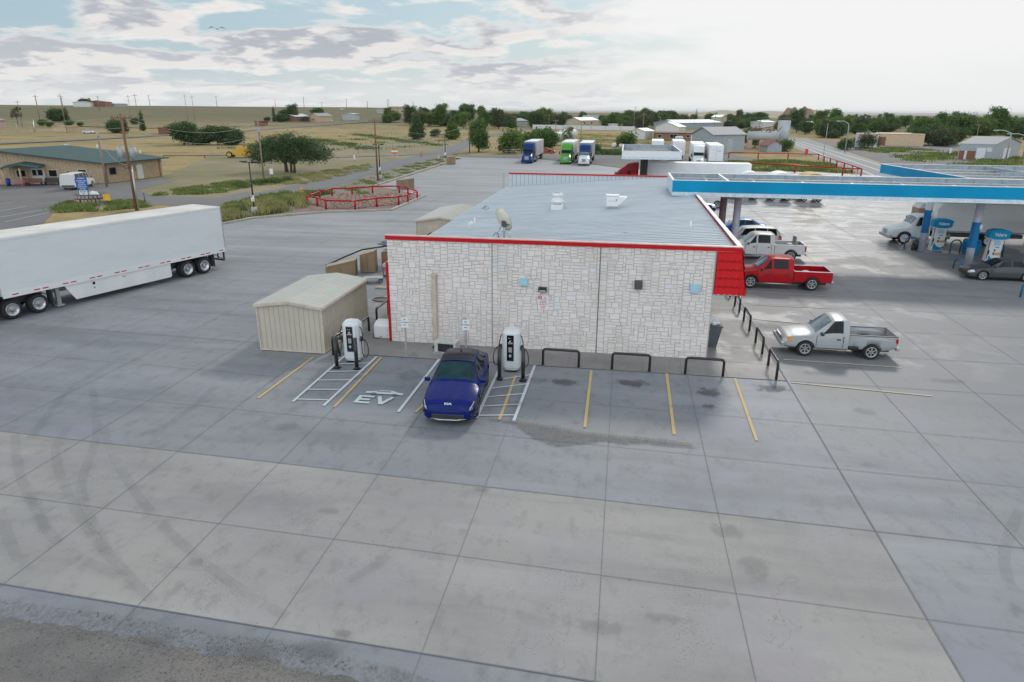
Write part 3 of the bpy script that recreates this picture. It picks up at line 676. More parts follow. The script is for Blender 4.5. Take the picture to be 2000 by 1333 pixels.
def Sn(st,x,t):
    e=.02; dx=Sp(st,x-e,t)-Sp(st,x+e,t); dt_=Sp(st,x,t+.02)-Sp(st,x,t-.02); n=dx.cross(dt_)
    if n.length<1e-9: return Vector((0,0,1))
    n.normalize(); c=Sp(st,x,t)-Vector((x,0,(ring(st,x)[0][1]+ring(st,x)[7][1])/2))
    return n if n.dot(c)>0 else -n
def panel(st,xb0,xb1,xt0,xt1,t0,t1,off=.012,nu=6,nv=4):
    mb=MB(); vs=[];fs=[]
    for j in range(nv+1):
        v=j/nv; t=t0+(t1-t0)*v; xa=xb0+(xt0-xb0)*v; xz=xb1+(xt1-xb1)*v
        for i in range(nu+1):
            x=xa+(xz-xa)*i/nu; vs.append(Sp(st,x,t)+Sn(st,x,t)*off)
    m=nu+1
    for j in range(nv):
        for i in range(nu): fs.append((j*m+i,j*m+i+1,(j+1)*m+i+1,(j+1)*m+i))
    return mb.add(vs,fs,True)
def body(st,name,m,parent,cuts=(),sub=5):
    xs=[]
    for i in range(len(st)-1):
        for k in range(sub): xs.append(st[i][0]+(st[i+1][0]-st[i][0])*k/sub)
    xs.append(st[-1][0]); rs_=[ring(st,x) for x in xs]
    # soften the kinks along the length
    for _ in range(1):
        q=[rs_[0]]+[[((a[0]+2*b[0]+c[0])/4,(a[1]+2*b[1]+c[1])/4) for a,b,c in zip(rs_[i-1],rs_[i],rs_[i+1])] for i in range(1,len(rs_)-1)]+[rs_[-1]]; rs_=q
    vs=[];n=len(rs_[0])
    for x,r in zip(xs,rs_): vs+=[(x,y,z) for y,z in r]
    fs=[tuple(range(n)),tuple(range(len(vs)-1,len(vs)-n-1,-1))]
    for i in range(len(xs)-1):
        for k in range(n): fs.append((i*n+k,(i+1)*n+k,(i+1)*n+(k+1)%n,i*n+(k+1)%n))
    mb=MB(); mb.add(vs,fs,True); mb.sm[0]=mb.sm[1]=False
    o=part(name,mb,m,parent)
    if cuts: boolcut(o,cuts)
    for p in o.data.polygons: p.use_smooth=True
    try: o.data.set_sharp_from_angle(angle=R(38))
    except Exception: pass
    return o
def wheel(parent,x,y,r,w,side,rim=None,hub=False,n=28,depth=.05):
    rim=rim or M['rim']
    o=bpy.data.objects.get('wheelproto_%s'%0)
    mb=MB(); h=w/2; rr=r*.66
    mb.lathe([(rr,-h*.9),(r*.86,-h),(r*.97,-h*.72),(r,-h*.4),(r,h*.4),(r*.97,h*.72),(r*.86,h),(rr,h*.9),(rr*.97,0),(rr,-h*.9)],(0,0,0),'y',n)
    t=link('wheel',mb.mesh('wheel'),M['rubber'],parent,(x,y,r))
    mb=MB(); s=side; f=h*.9
    mb.lathe([(0,s*(f-depth)),(rr*.25,s*(f-depth+.02)),(rr*.3,s*(f-depth)),(rr*.82,s*(f-depth-.01)),(rr*.9,s*f),(rr*1.0,s*(f+.004)),(rr*1.0,s*(f-.03)),(rr*.9,-s*f*.5),(0,-s*f*.5)],(0,0,0),'y',n)
    ri_=part('rim',mb,rim if hub else M['plastic'],t)
    if not hub: mb=MB(); mb.lathe([(rr*.80,s*(f-depth)),(rr*.9,s*(f+.002)),(rr*1.01,s*(f+.006)),(rr*1.01,s*(f-.02)),(rr*.80,s*(f-depth))],(0,0,0),'y',n); part('rim_lip',mb,rim,t)
    mb=MB()
    if not hub:
        for k in range(6):
            a=2*math.pi*(k+.5)/6; c=Vector((math.cos(a),0,math.sin(a)))*rr*.6
            e=Vector((math.cos(a),0,math.sin(a))); q=Vector((-e.z,0,e.x))*rr*.09; y0=Vector((0,s*(f-depth+.002),0)); y1=Vector((0,s*(f-depth+.03),0))
            mb.add([y0+e*rr*.1-q,y0+e*rr*.1+q,y0+e*rr*.86+q,y0+e*rr*.86-q,y1+e*rr*.1-q,y1+e*rr*.1+q,y1+e*rr*.86+q,y1+e*rr*.86-q],[(0,3,2,1),(4,5,6,7),(0,1,5,4),(1,2,6,5),(2,3,7,6),(3,0,4,7)])
    else:
        mb.cyl((0,s*(f-depth),0),(0,s*(f+.02),0),rr*.33,rr*.2,n=12)
        for k in range(8):
            a=2*math.pi*k/8; c=Vector((math.cos(a),0,math.sin(a)))*rr*.66
            mb.cyl(c+Vector((0,s*(f-depth-.03),0)),c+Vector((0,s*(f-depth+.006),0)),rr*.09,n=6)
    if not hub: part('spokes',mb,rim,t)
    else: part('hub',mb,M['chrome'],t)
    return t
def arches(xs,w,r,d=.32):
    out=[]
    for x in xs:
        for s in (1,-1):
            mb=MB(); mb.cyl((x,s*(w-d),r),(x,s*(w+.3),r),r*1.17,n=28); out.append(mb)
    return out
def mirror(parent,x,y,z,s,m,sz=.12):
    mb=MB(); mb.box(x-.06,x+.06,y,y+s*sz*1.7,z,z+sz*1.1) if s>0 else mb.box(x-.06,x+.06,y+s*sz*1.7,y,z,z+sz*1.1)
    part('mirror',mb,m,parent,bevel=.03)
def box(parent,name,x0,x1,y0,y1,z0,z1,m,bev=0.,label=None):
    mb=MB(); mb.box(x0,x1,y0,y1,z0,z1); return part(name,mb,m,parent,bevel=bev,label=label)
KIN=dict(
 ev=dict(st=[(2.36,.30,.42,.56,.62,.55,.66,.62,.48),(2.26,.22,.45,.66,.75,.70,.83,.80,.62),(2.05,.2,.5,.76,.83,.8,.92,.87,.68),(1.6,.2,.55,.84,.93,.82,.945,.90,.72),(1.15,.2,.55,.90,1.02,.82,.935,.90,.74),(.95,.2,.55,.92,1.06,.82,.93,.89,.76),(.15,.2,.55,.97,1.50,.82,.925,.87,.60),(-.5,.2,.55,.99,1.56,.82,.93,.87,.61),(-1.2,.2,.58,1.02,1.50,.82,.945,.88,.59),(-1.75,.22,.62,1.05,1.32,.8,.945,.87,.56),(-2.1,.28,.66,1.04,1.14,.75,.90,.83,.60),(-2.33,.36,.7,.95,1.02,.65,.82,.76,.6)],
   ax=(1.42,-1.46),r=.36,cow=(.98,.20),rear=(-1.25,-2.0),side=((.72,-.30,.15,-.35),(-.38,-1.55,-.42,-1.3))),
 sedan=dict(st=[(2.32,.32,.42,.58,.62,.5,.62,.60,.5),(2.2,.22,.45,.66,.72,.68,.80,.77,.6),(1.8,.18,.5,.76,.84,.74,.87,.82,.66),(1.1,.18,.52,.86,.95,.76,.88,.84,.7),(.95,.18,.52,.88,.97,.76,.88,.84,.7),(.25,.18,.52,.90,1.38,.76,.88,.83,.56),(-.4,.18,.52,.92,1.43,.76,.88,.83,.57),(-.95,.18,.54,.93,1.38,.76,.88,.82,.55),(-1.55,.2,.55,.93,1.04,.76,.87,.80,.62),(-2.1,.25,.56,.9,.98,.7,.84,.78,.6),(-2.28,.35,.56,.8,.86,.6,.74,.7,.52)],
   ax=(1.38,-1.32),r=.335,cow=(.97,.28),rear=(-.98,-1.52),side=((.62,-.28,.18,-.32),(-.36,-1.22,-.40,-.98))),
 suv=dict(st=[(2.35,.35,.55,.80,.86,.6,.76,.74,.62),(2.2,.28,.6,.95,1.03,.75,.90,.87,.74),(1.2,.25,.65,1.03,1.14,.8,.95,.92,.78),(1.05,.25,.65,1.05,1.17,.8,.95,.92,.78),(.45,.25,.65,1.08,1.70,.8,.95,.90,.66),(-.6,.25,.65,1.1,1.78,.8,.95,.90,.68),(-1.9,.25,.65,1.1,1.74,.8,.95,.90,.66),(-2.25,.3,.65,1.1,1.35,.76,.92,.86,.68),(-2.35,.4,.65,1.0,1.1,.7,.86,.82,.66)],
   ax=(1.4,-1.4),r=.37,cow=(1.06,.50),rear=(-1.95,-2.25),side=((.80,-.25,.40,-.3),(-.33,-1.2,-.38,-1.2),(-1.28,-1.95,-1.28,-1.9))),
 van=dict(st=[(2.75,.38,.55,.85,.92,.6,.80,.78,.66),(2.6,.3,.6,1.0,1.08,.75,.95,.92,.78),(1.95,.28,.65,1.10,1.25,.8,1.0,.96,.82),(1.75,.28,.65,1.12,1.30,.8,1.0,.96,.82),(1.15,.28,.65,1.16,1.98,.8,1.0,.95,.76),(.4,.28,.65,1.18,2.08,.8,1.0,.95,.79),(-2.5,.28,.65,1.18,2.06,.8,1.0,.95,.78),(-2.75,.4,.65,1.18,1.98,.8,.98,.93,.76)],
   ax=(1.85,-1.65),r=.37,cow=(1.80,1.20),rear=None,side=((1.5,.75,1.1,.75),(.65,-.1,.65,-.1),(-.2,-1.2,-.2,-1.2),(-1.3,-2.3,-1.3,-2.3))),
)
def car(name,label,cat,loc,rz,kind,paint,group=None,scale=1.0,rim=None,screen=None,roof=None,dark=None):
    k=KIN[kind]; st=k['st']; o=thing(name,label,cat,loc,rz,group); W=max(s[6] for s in st)
    body(st,'body',paint,o,arches(k['ax'],W,k['r']))
    c0,c1=k['cow']; part('windscreen',panel(st,c0-.03,c1,c0-.03,c1,5.06,8.94,nu=6,nv=12),screen or M['glass'],o)
    if k['rear']: a,b=k['rear']; part('rear_window',panel(st,a-.05,b+.05,a-.05,b+.05,5.1,8.9,nu=6,nv=12),M['glass'],o)
    for (a,b,c,d) in k['side']:
        part('side_window',panel(st,a,b,c,d,4.15,4.93),dark or M['glass'],o); part('side_window',panel(st,a,b,c,d,9.85,9.07),dark or M['glass'],o)
    if roof: part('roof_panel',panel(st,c1-.05,(k['rear'] or (-2,))[0]+.05,c1-.05,(k['rear'] or (-2,))[0]+.05,5.05,8.95,nu=8,nv=10,off=.006),roof,o)
    for x in k['ax']:
        for s in (1,-1): wheel(o,x,s*(W-.13),k['r'],.23,s,rim)
    f=st[0][0]; zb=st[1][1]; zt=st[1][4]; w=st[1][6]
    for s in (1,-1):
        t0,t1=(3.35,4.3) if s>0 else (10.65,9.7)
        part('headlight',panel(st,f-.05,f-.40,f-.08,f-.34,*((3.75,4.15) if s>0 else (10.25,9.85)),off=.012) if kind=='ev' else panel(st,f-.03,f-.42,f-.06,f-.30,t0,t1,off=.012),M['lens'],o)
        b=st[-1][0]; part('taillight',panel(st,b+.02,b+.3,b+.03,b+.25,t0,t1,off=.012),M['redlens'],o)
        mirror(o,c0-.22,s*(W-.05),st[4][3]+.05,s,paint if kind!='van' else M['plastic'])
    if kind!='ev': box(o,'grille',f-.09,f+.015,-w*.55,w*.55,zb+.12,zb+.30,M['plastic'],.02)
    box(o,'rear_bumper',st[-1][0]-.02,st[-1][0]+.2,-w*.86,w*.86,zb+.12,zb+.32,paint if kind!='van' else M['plastic'],.03)
    box(o,'underbody',st[-2][0]+.2,st[1][0]-.2,-W*.62,W*.62,.16,.5,M['plastic'])
    return o
# the dark blue electric crossover in the charging bay
ev=car('parked_car','glossy dark blue electric crossover parked nose out in the charging bay','car',(-5.60,22.78,0),-85.5,'ev',PT['blue'],rim=M['rimdark'],screen=M['glassgreen'],roof=carpaint('roof_dark',(.006,.004,.016),.0,.2))
ev.scale=(1,1,1.05)
for s in (1,-1):
    t0,t1=(1.6,2.35) if s>0 else (12.4,11.65)
    part('sill_cladding',panel(KIN['ev']['st'],1.0,-1.05,1.0,-1.05,t0,t1,off=.012,nu=10),M['plastic'],ev)
    for xx in (.78,-.32,-1.25):
        mb=panel(KIN['ev']['st'],xx,xx-.02,xx,xx-.02,2.4 if s>0 else 11.6,4.1 if s>0 else 9.9,off=.006,nu=1,nv=6); part('door_seam',mb,M['plastic'],ev)
    t0,t1=(2.5,3.1) if s>0 else (11.5,10.9)
    part('fog_lamp_recess',panel(KIN['ev']['st'],2.30,2.05,2.30,2.12,t0,t1,off=.014),M['plastic'],ev)
for s in (1,-1):
    mb=MB(); mb.tube([(2.10,s*.88,.33),(2.28,s*.66,.27),(2.375,s*.3,.245)],.018); part('bumper_trim',mb,M['lens'],ev)
box(ev,'bumper_trim',2.36,2.385,-.31,.31,.23,.262,M['lens'],.005)
box(ev,'lower_grille',2.26,2.375,-.56,.56,.27,.44,M['plastic'],.03)
mb=MB(); mb.box(-.9,-.72,-.02,.02,1.565,1.64); part('roof_fin',mb,M['black'],ev,bevel=.01)
bp=Sp(KIN['ev']['st'],2.27,7); text('badge','KIA',.10,M['lens'],ev,(bp.x+.02,0,bp.z+.02),(R(40),0,R(90)),.004,sx=1.6)
for s in (1,-1):
    part('headlight_lower',panel(KIN['ev']['st'],2.30,1.98,2.27,1.90,3.6 if s>0 else 10.4,4.02 if s>0 else 9.98,off=.02),M['plastic'],ev)
# pick-ups
def pickup(name,label,loc,rz,paint,L,cabw,wb0,wb1,r,crew=False,step=False,group=None,rim=None,screen=None):
    """front at +x; local origin mid length"""
    o=thing(name,label,'pickup truck',loc,rz,group); f=L/2; W=cabw
    hb=.98 if not crew else 1.10; ht=1.70 if not crew else 1.88
    cw=f-1.28; cab=f-(2.72 if not crew else 3.42); hd=cw-.72
    st=[(f,.42,.6,hb-.24,hb-.16,W*.7,W*.84,W*.82,W*.7),(f-.14,.36,.62,hb-.13,hb-.07,W*.8,W*.95,W*.92,W*.8),(f-.5,.34,.64,hb-.08,hb+.0,W*.82,W*.985,W*.95,W*.82),(cw,.34,.64,hb+.0,hb+.08,W*.84,W,W*.96,W*.84),
        (hd,.34,.64,hb+.04,ht-.03,W*.84,W,W*.95,W*.74),(hd-.35,.34,.64,hb+.05,ht+.02,W*.84,W,W*.95,W*.76),(cab+.12,.34,.64,hb+.05,ht,W*.84,W,W*.95,W*.76),(cab,.34,.64,hb+.05,ht-.06,W*.84,W,W*.95,W*.74)]
    ax=(f-wb0,f-wb1)
    body(st,'cab',paint,o,arches((ax[0],),W,r,.34))
    part('windscreen',panel(st,cw-.05,hd+.04,cw-.05,hd+.04,5.08,8.92,nu=6,nv=10),screen or M['glass'],o)
    wins=[(cw-.32,cab+.25,hd-.08,cab+.28)] if not crew else [(cw-.34,cab+1.28,hd-.1,cab+1.28),(cab+1.16,cab+.3,cab+1.16,cab+.34)]
    for w_ in wins:
        part('side_window',panel(st,*w_,4.14,4.92),M['glass'],o); part('side_window',panel(st,*w_,9.86,9.08),M['glass'],o)
    mb=MB(); mb.quad((cab-.012,-W*.62,hb+.14),(cab-.012,W*.62,hb+.14),(cab-.012,W*.56,ht-.13),(cab-.012,-W*.56,ht-.13)); part('rear_window',mb,M['glass'],o)
    # door seams and handles
    mb=MB()
    for x in ([cw-.12,cab+.22] if not crew else [cw-.12,cab+1.22,cab+.2]):
        for s in (1,-1): mb.box(x-.008,x+.008,s*(W-.012),s*(W+.004),.48,hb+.02) if s>0 else mb.box(x-.008,x+.008,s*(W+.004),s*(W-.012),.48,hb+.02)
    part('door_seam',mb,M['plastic'],o)
    for x in ([cab+.42] if not crew else [cab+1.42,cab+.4]):
        for s in (1,-1):
            a,b=sorted((s*(W-.01),s*(W+.025))); box(o,'door_handle',x-.08,x+.08,a,b,hb-.16,hb-.11,M['plastic'],.01)
    # bed
    x1=cab-.03; x0=-f+.06; zr_=hb+.04; wi=W*.86 if step else W; bt=.09
    for s in (1,-1):
        mb=MB(); a,b=sorted((s*wi*.985,s*(wi*.985-bt))); mb.box(x0,x1,a,b,.5,zr_); bed=part('bed_side',mb,paint,o,bevel=.02)
        if not step: boolcut(bed,arches((ax[1],),W,r,.34)[0 if s>0 else 1:][:1])
    mb=MB(); mb.box(x0,x1,-wi*.93,wi*.93,.60,.66); mb.box(x1-.06,x1,-wi*.93,wi*.93,.66,zr_-.01); 
    for k in range(9): y=-wi*.75+k*wi*.1875; mb.box(x0+.05,x1-.08,y-.02,y+.02,.661,.675)
    part('bed_floor',mb,paint if step else PT['darkred'] if paint is PT['red'] else M['darkgrey'],o)
    mb=MB(); mb.box(x0-.06,x0,-wi*.99,wi*.99,.52,zr_+.01); part('tailgate',mb,paint,o,bevel=.02)
    mb=MB()
    for s in (1,-1):
        a,b=sorted((s*wi*1.0,s*(wi-.11))); mb.box(x0,x1,a,b,zr_+.001,zr_+.03)
    mb.box(x0-.07,x0+.02,-wi*.99,wi*.99,zr_+.012,zr_+.035); mb.box(x1-.07,x1,-wi*.9,wi*.9,zr_+.001,zr_+.03)
    part('bed_rail',mb,M['plastic'] if step else M['whitemetal'],o,bevel=.008)
    if step:
        for s in (1,-1):
            st2=[(ax[1]+.85,.52,.6,.72,.76,.02,.05,.05,.03),(ax[1]+.6,.45,.62,.86,.92,.1,.17,.16,.12),(ax[1]+.3,.42,.66,.93,1.0,.14,.21,.2,.15),(ax[1]-.35,.42,.66,.93,1.0,.14,.21,.2,.15),(ax[1]-.75,.45,.62,.86,.92,.1,.17,.16,.12),(x0,.52,.6,.78,.82,.06,.11,.1,.07)]
            fe=body(st2,'rear_fender',paint,o); fe.location=(0,s*(W-.2),0)
            cut=MB(); cut.cyl((ax[1],-.5,r),(ax[1],.5,r),r*1.16,n=28); boolcut(fe,[cut])
        for s in (1,-1):
            a,b=sorted((s*(W*.86),s*(W*.98)))
            box(o,'bed_step',x1-.42,x1-.02,a,b,.46,.56,M['plastic'],.02)
    else:
        for s in (1,-1):
            mb=MB(); mb.tube([(cw-.05,s*(W-.03),.36),(cab+.05,s*(W-.03),.36)],.035); part('side_step',mb,M['chrome'],o)
    for x in ax:
        for s in (1,-1): wheel(o,x,s*(W-.13),r,.25,s,rim,depth=.04)
    w=W*.92
    box(o,'front_bumper',f-.12,f+.07,-W*.95,W*.95,.42,.62,M['chrome'],.04)
    box(o,'grille',f-.1,f+.02,-W*.5,W*.5,.66,hb-.22,M['plastic'],.02)
    mb=MB()
    for k in range(4): mb.box(f+.015,f+.03,-W*.46,W*.46,.69+k*.045,.705+k*.045)
    part('grille_bar',mb,M['chrome'],o)
    for s in (1,-1):
        t0,t1=(3.15,3.95) if s>0 else (10.85,10.05)
        part('headlight',panel(st,f-.02,f-.2,f-.03,f-.14,t0,t1,off=.016),M['lens'],o)
        part('indicator',panel(st,f-.2,f-.42,f-.15,f-.36,t0,t1,off=.016),M['amber'] if step else M['lens'],o)
        a,b=sorted((s*wi*.99,s*(wi*.99-.12))); box(o,'taillight',-f-.02,-f+.10,a+s*.008,b+s*.008,.72,zr_-.06,M['redlens'],.02)
        mirror(o,cw-.3,s*(W-.03),hb+.04,s,M['plastic'],.13)
    box(o,'rear_bumper',-f-.12,-f+.02,-W*.9,W*.9,.42,.58,M['chrome'] if not step else M['grey'],.03)
    box(o,'chassis',-f+.2,f-.4,-W*.55,W*.55,.28,.5,M['plastic'])
    return o
rg=pickup('parked_pickup','silver regular cab pickup with flared rear fenders parked alone nearest the camera on the right','x' and (9.68,30.82,0),180,PT['silver'],4.75,.87,.98,3.72,.345,step=True,screen=M['glasslight'])
for s in (1,): 
    mb=MB(); mb.cyl((-.55,-.2,.68),(-.55,-.2,.84),.13,n=16); part('bucket',mb,M['signwhite'],rg)
pickup('parked_pickup','bright red crew cab pickup with empty red bed parked beside the shop awning',(9.78,43.15,0),180,PT['red'],5.65,.97,1.0,4.55,.40,crew=True,screen=M['glasslight'])
f15=pickup('parked_pickup','white crew cab pickup parked behind the red pickup',(10.35,51.9,0),180,PT['white'],5.6,.97,.95,4.6,.40,crew=True,screen=M['glasslight'])
ch=thing('garden_chair','light metal chair lying in the bed of the white crew cab pickup','chair',(12.25,51.75,.68),20)
mb=MB(); mb.box(-.25,.25,-.25,.25,.42,.46); part('seat',mb,M['grey'],ch)
mb=MB(); mb.box(.22,.27,-.22,.22,.46,1.0); part('backrest',mb,M['grey'],ch)
for a in (-.22,.22):
    for b in (-.22,.22): mb=MB(); mb.cyl((a,b,0),(a,b,.42),.02,n=6); part('leg',mb,M['steel'],ch)
car('parked_car','white sport utility vehicle with black windows parked just beyond the white crew cab pickup','car',(9.9,55.6,0),180,'suv',PT['white'],screen=M['glasslight'])
car('parked_car','mid blue saloon car by the pale canopy column beyond the white vehicles','car',(10.2,62.0,0),180,'sedan',PT['midblue'],screen=M['glasslight'])
car('parked_car','dark navy car with bright headlight half hidden behind the shop roof edge','car',(7.3,75.0,0),0,'suv',PT['navy'])
car('fuelling_car','dark grey saloon car with glossy roof standing at the nearest fuel pump','car',(24.4,47.85,0),180,'sedan',PT['grey'],screen=M['glass']).scale=(.95,.95,.94)
# ---- lorries
def trailer(o,xf,L,z0=1.15,z1=4.05,w=1.3,m=None,tandem=(1.6,2.85),skirt=False,detail=False,roofm=None,rims=None,lg=True):
    m=m or M['whitemetal']
    box(o,'trailer_box',xf-L,xf,-w,w,z0,z1,m,.02)
    box(o,'trailer_roof',xf-L+.02,xf-.02,-w+.02,w-.02,z1+.002,z1+.03,roofm or M['signwhite'])
    for x in tandem:
        for s in (1,-1):
            if detail: wheel(o,xf-L+x,s*(w-.14),.52,.27,s,M['chrome'],hub=True,depth=.13); wheel(o,xf-L+x,s*(w-.45),.52,.27,s,M['chrome'],hub=True)
            else: wheel(o,xf-L+x,s*(w-.25),.52,.5,s,rims or M['rim'],hub=True,n=16)
    box(o,'suspension_frame',xf-L+1.0,xf-L+3.6,-.5,.5,.55,z0-.01,M['darkgrey'])
    if lg:
        for s in (1,-1): mb=MB(); mb.box(xf-3.0,xf-2.85,s*.75-.07,s*.75+.07,.12,z0-.01); mb.box(xf-3.05,xf-2.8,s*.75-.12,s*.75+.12,.05,.12); part('landing_leg',mb,M['grey'],o)
    mb=MB(); mb.box(xf-L-.03,xf-L+.08,-w+.15,w-.15,.5,.6); mb.box(xf-L+.0,xf-L+.06,-.6,-.52,.6,z0); mb.box(xf-L,xf-L+.06,.52,.6,.6,z0); mb.box(xf-L-.03,xf-L+.05,-w+.15,-w+.25,.6,z0-.002); mb.box(xf-L-.03,xf-L+.05,w-.25,w-.15,.6,z0-.002)
    part('underride_bar',mb,M['darkgrey'],o)
ST_SEMI=[(0,.42,.75,1.05,1.15,.8,.95,.9,.72),(-.18,.40,.8,1.28,1.40,.95,1.08,1.0,.78),(-1.0,.42,.85,1.5,1.68,1.0,1.12,1.0,.76),(-1.75,.45,.9,1.65,1.90,1.05,1.15,1.05,.9),(-2.35,.45,.9,1.72,2.72,1.05,1.17,1.12,.98),(-2.8,.45,.9,1.75,3.15,1.05,1.17,1.14,1.0),(-3.6,.45,.9,1.8,3.75,1.05,1.18,1.15,1.02),(-4.6,.45,.9,1.8,3.98,1.05,1.18,1.16,1.06),(-5.1,.45,.9,1.8,3.96,1.05,1.18,1.16,1.06)]
def semi(name,label,loc,rz,paint,tl=12.5,hood=None,tm=None,group=None,screen=None,box_trailer=True,detail=False):
    o=thing(name,label,'lorry',loc,rz,group); st=ST_SEMI
    if hood:
        body(st[:4],'hood',hood,o,arches((-1.15,),1.14,.5,.4)); body(st[3:],'cab',paint,o)
    else: body(st,'cab',paint,o,arches((-1.15,),1.14,.5,.4))
    part('windscreen',panel(st,-1.83,-2.3,-1.83,-2.3,5.05,8.95,nu=5,nv=10,off=.02),screen or M['glass'],o)
    for t in ((4.1,4.75),(9.9,9.25)): part('side_window',panel(st,-2.25,-3.05,-2.5,-3.05,*t,off=.02),M['glass'],o); part('sleeper_window',panel(st,-3.7,-4.15,-3.7,-4.15,*((4.35,4.6) if t[0]<5 else (9.65,9.4)),off=.02),M['glass'],o)
    mb=MB(); mb.box(-.12,.05,-.42,.42,.72,1.34); part('grille',mb,M['chrome'],o,bevel=.05)
    mb=MB()
    for k in range(6): mb.box(.052,.06,-.34+k*.125,-.29+k*.125,.78,1.3)
    part('grille_slot',mb,M['plastic'],o)
    box(o,'bumper',-.25,.12,-1.12,1.12,.3,.62,M['chrome'] if hood else paint,.06)
    for s in (1,-1):
        part('headlight',panel(st,-.03,-.45,-.06,-.3,3.2 if s>0 else 10.8,3.75 if s>0 else 10.25,off=.02),M['lens'],o)
        mb=MB(); mb.box(-2.1,-2.0,s*1.35-.12,s*1.35+.12,1.75,2.35); mb.cyl((-2.1,s*1.15,2.3),(-2.05,s*1.35,2.3),.02,n=6); part('mirror',mb,M['plastic'],o,bevel=.02)
        wheel(o,-1.15,s*1.02,.5,.28,s,M['chrome'],hub=True,n=18)
        for x in (-5.7,-7.0): wheel(o,x,s*1.0,.5,.52,s,M['chrome'],hub=True,n=18)
        mb=MB(); mb.cyl((-3.0,s*1.0,.72),(-4.7,s*1.0,.72),.27,n=16); part('fuel_tank',mb,M['chrome'],o)
    box(o,'chassis',-7.6,-2.4,-.5,.5,.6,.98,M['darkgrey'])
    mb=MB(); mb.prism([(-2.25,2.74),(-2.05,2.66),(-2.1,2.60),(-2.3,2.64)],-.98,.98); part('visor',mb,paint,o)
    if box_trailer: trailer(o,-5.75,tl,m=tm)
    return o
semi('parked_lorry','blue conventional lorry with grey box trailer, leftmost of three facing the camera',(-19.5,140.3,0),-90,PT['semiblue'],tm=mat('grey_trailer',(.5,.5,.5),.5))
semi('parked_lorry','bright green lorry with white box trailer, middle of the three facing lorries',(-11.7,140.2,0),-90,PT['green'],tm=M['signwhite'])
semi('parked_lorry','lorry with silver hood and blue sleeper, rightmost of the three facing lorries',(-7.85,137.2,0),-90,PT['semiblue'],hood=PT['semiwhite'],screen=M['glasslight'],tm=M['grey'])
semi('parked_lorry','dark red sleeper lorry with long white trailer seen side on behind the rear parapet',(-3.3,91.2,0),180,PT['darkred'],tl=13,screen=M['glasslight'])
semi('parked_lorry','white lorry with white trailer facing the camera beyond the white diesel canopy',(14.0,139,0),-93,PT['semiwhite'],tm=M['signwhite'])
for px,py,l in ((1290,300,'white box trailer, left of the pair of trailer roofs above the diesel canopy'),(1325,300,'white box trailer, right of the pair of trailer roofs above the diesel canopy')):
    t=thing('parked_trailer',l,'trailer',(G(px,py).x-2,156,0),-92); trailer(t,0,12,detail=False)
t=thing('parked_trailer','white box trailer with its closed rear doors to the camera beside the white lorry','trailer',(17.6,152.5,0),88); trailer(t,0,13.6)
mb=MB(); mb.box(-13.63,-13.605,-1.2,1.2,1.3,3.95); o_=part('rear_door',mb,M['signwhite'],t); mb=MB(); mb.box(-13.645,-13.632,-.02,.02,1.35,3.9); mb.box(-13.645,-13.632,-.9,-.1,3.0,3.1); part('door_seam',mb,M['grey'],o_)
# long trailer on the left with its tractor's drive axles
M['ribbed']=None
m=NT('ribbed_trailer_side'); p=m.n('ShaderNodeSeparateXYZ'); m.l(m.tc.outputs['Object'],p.inputs[0])
s_=m.math('SINE',m.math('MULTIPLY',p.outputs[2],2*math.pi/.155)); n=m.noise(.8,6,.6,m.tc.outputs['Object'],(.4,1,1.5))
m.col(m.mix(m.ramp(n,.4,.75,0,.5),(.73,.755,.77),(.62,.65,.67))); m.rough(.45); m.bump(m.ramp(s_,.3,1.),.25,.012); M['ribbed']=m.m
M['cream']=mat('trailer_roof_cream',(.66,.63,.58),.5,dirt=.2,scale=.5)
A=G(429,404,4.1); B=G(0,466,4.1); d=(B-A).normalized(); ang=math.degrees(math.atan2(d.y,d.x)); TL=13.75
nrm=Vector((-d.y,d.x,0)); nrm=nrm if nrm.x<0 else -nrm
ctr=A+nrm*1.3; lt=semi('articulated_lorry','long white ribbed trailer with side skirt crossing the left edge of the lot',(0,0,0),0,PT['darkred'],box_trailer=False)
# local +x points to the front of the lorry; rear end at local x=-(5.4+TL)
off=5.35+TL; lt.location=(ctr.x+d.x*off,ctr.y+d.y*off,0); lt.rotation_euler=(0,0,math.radians(ang))
trailer(lt,-5.35,TL,m=M['ribbed'],detail=True,roofm=M['cream'],z0=1.22,z1=4.07,tandem=(1.75,3.0),lg=False)
e=-(5.35+TL)
mb=MB()
for s in (1,-1):
    a,b=sorted((s*1.302,s*1.325)); mb.box(e,-5.35,a,b,1.14,1.40); mb.box(e,-5.35,a,b,4.0,4.09)
part('side_rail',mb,M['whitemetal'],lt)
mb=MB(); mb.box(e-.04,e-.001,-1.31,1.31,1.12,4.1); part('rear_frame',mb,M['steel'],lt)
mb=MB(); x=e+.2; k=0
while x<-5.8:
    for s in (1,-1): a,b=sorted((s*1.326,s*1.330)); mb.box(x,x+.30,a,b,1.24,1.30)
    x+=.42 if k%2 else 1.05; k+=1
part('reflective_tape',mb,M['signred'],lt)
mb=MB(); 
for s in (1,-1): mb.prism([(e+4.2,1.2),(e+4.2,.35),(e+4.3,.28),(-8.9,.28),(-8.35,1.2)],s*1.24-.015,s*1.24+.015)
part('side_skirt',mb,M['whitemetal'],lt)
mb=MB()
for s in (1,-1): mb.cyl((-10.0,s*1.262,.95),(-10.0,s*1.25,.95),.085,n=14); mb.cyl((-10.0,s*1.262,.7),(-10.0,s*1.25,.7),.04,n=10)
part('skirt_hole',mb,M['black'],lt)
mb=MB()
for s in (1,-1): mb.box(e+7.2,e+7.4,s*1.256,s*1.27,.93,.99) if s>0 else mb.box(e+7.2,e+7.4,-1.27,-1.256,.93,.99)
part('marker_lamp',mb,M['amber'],lt)
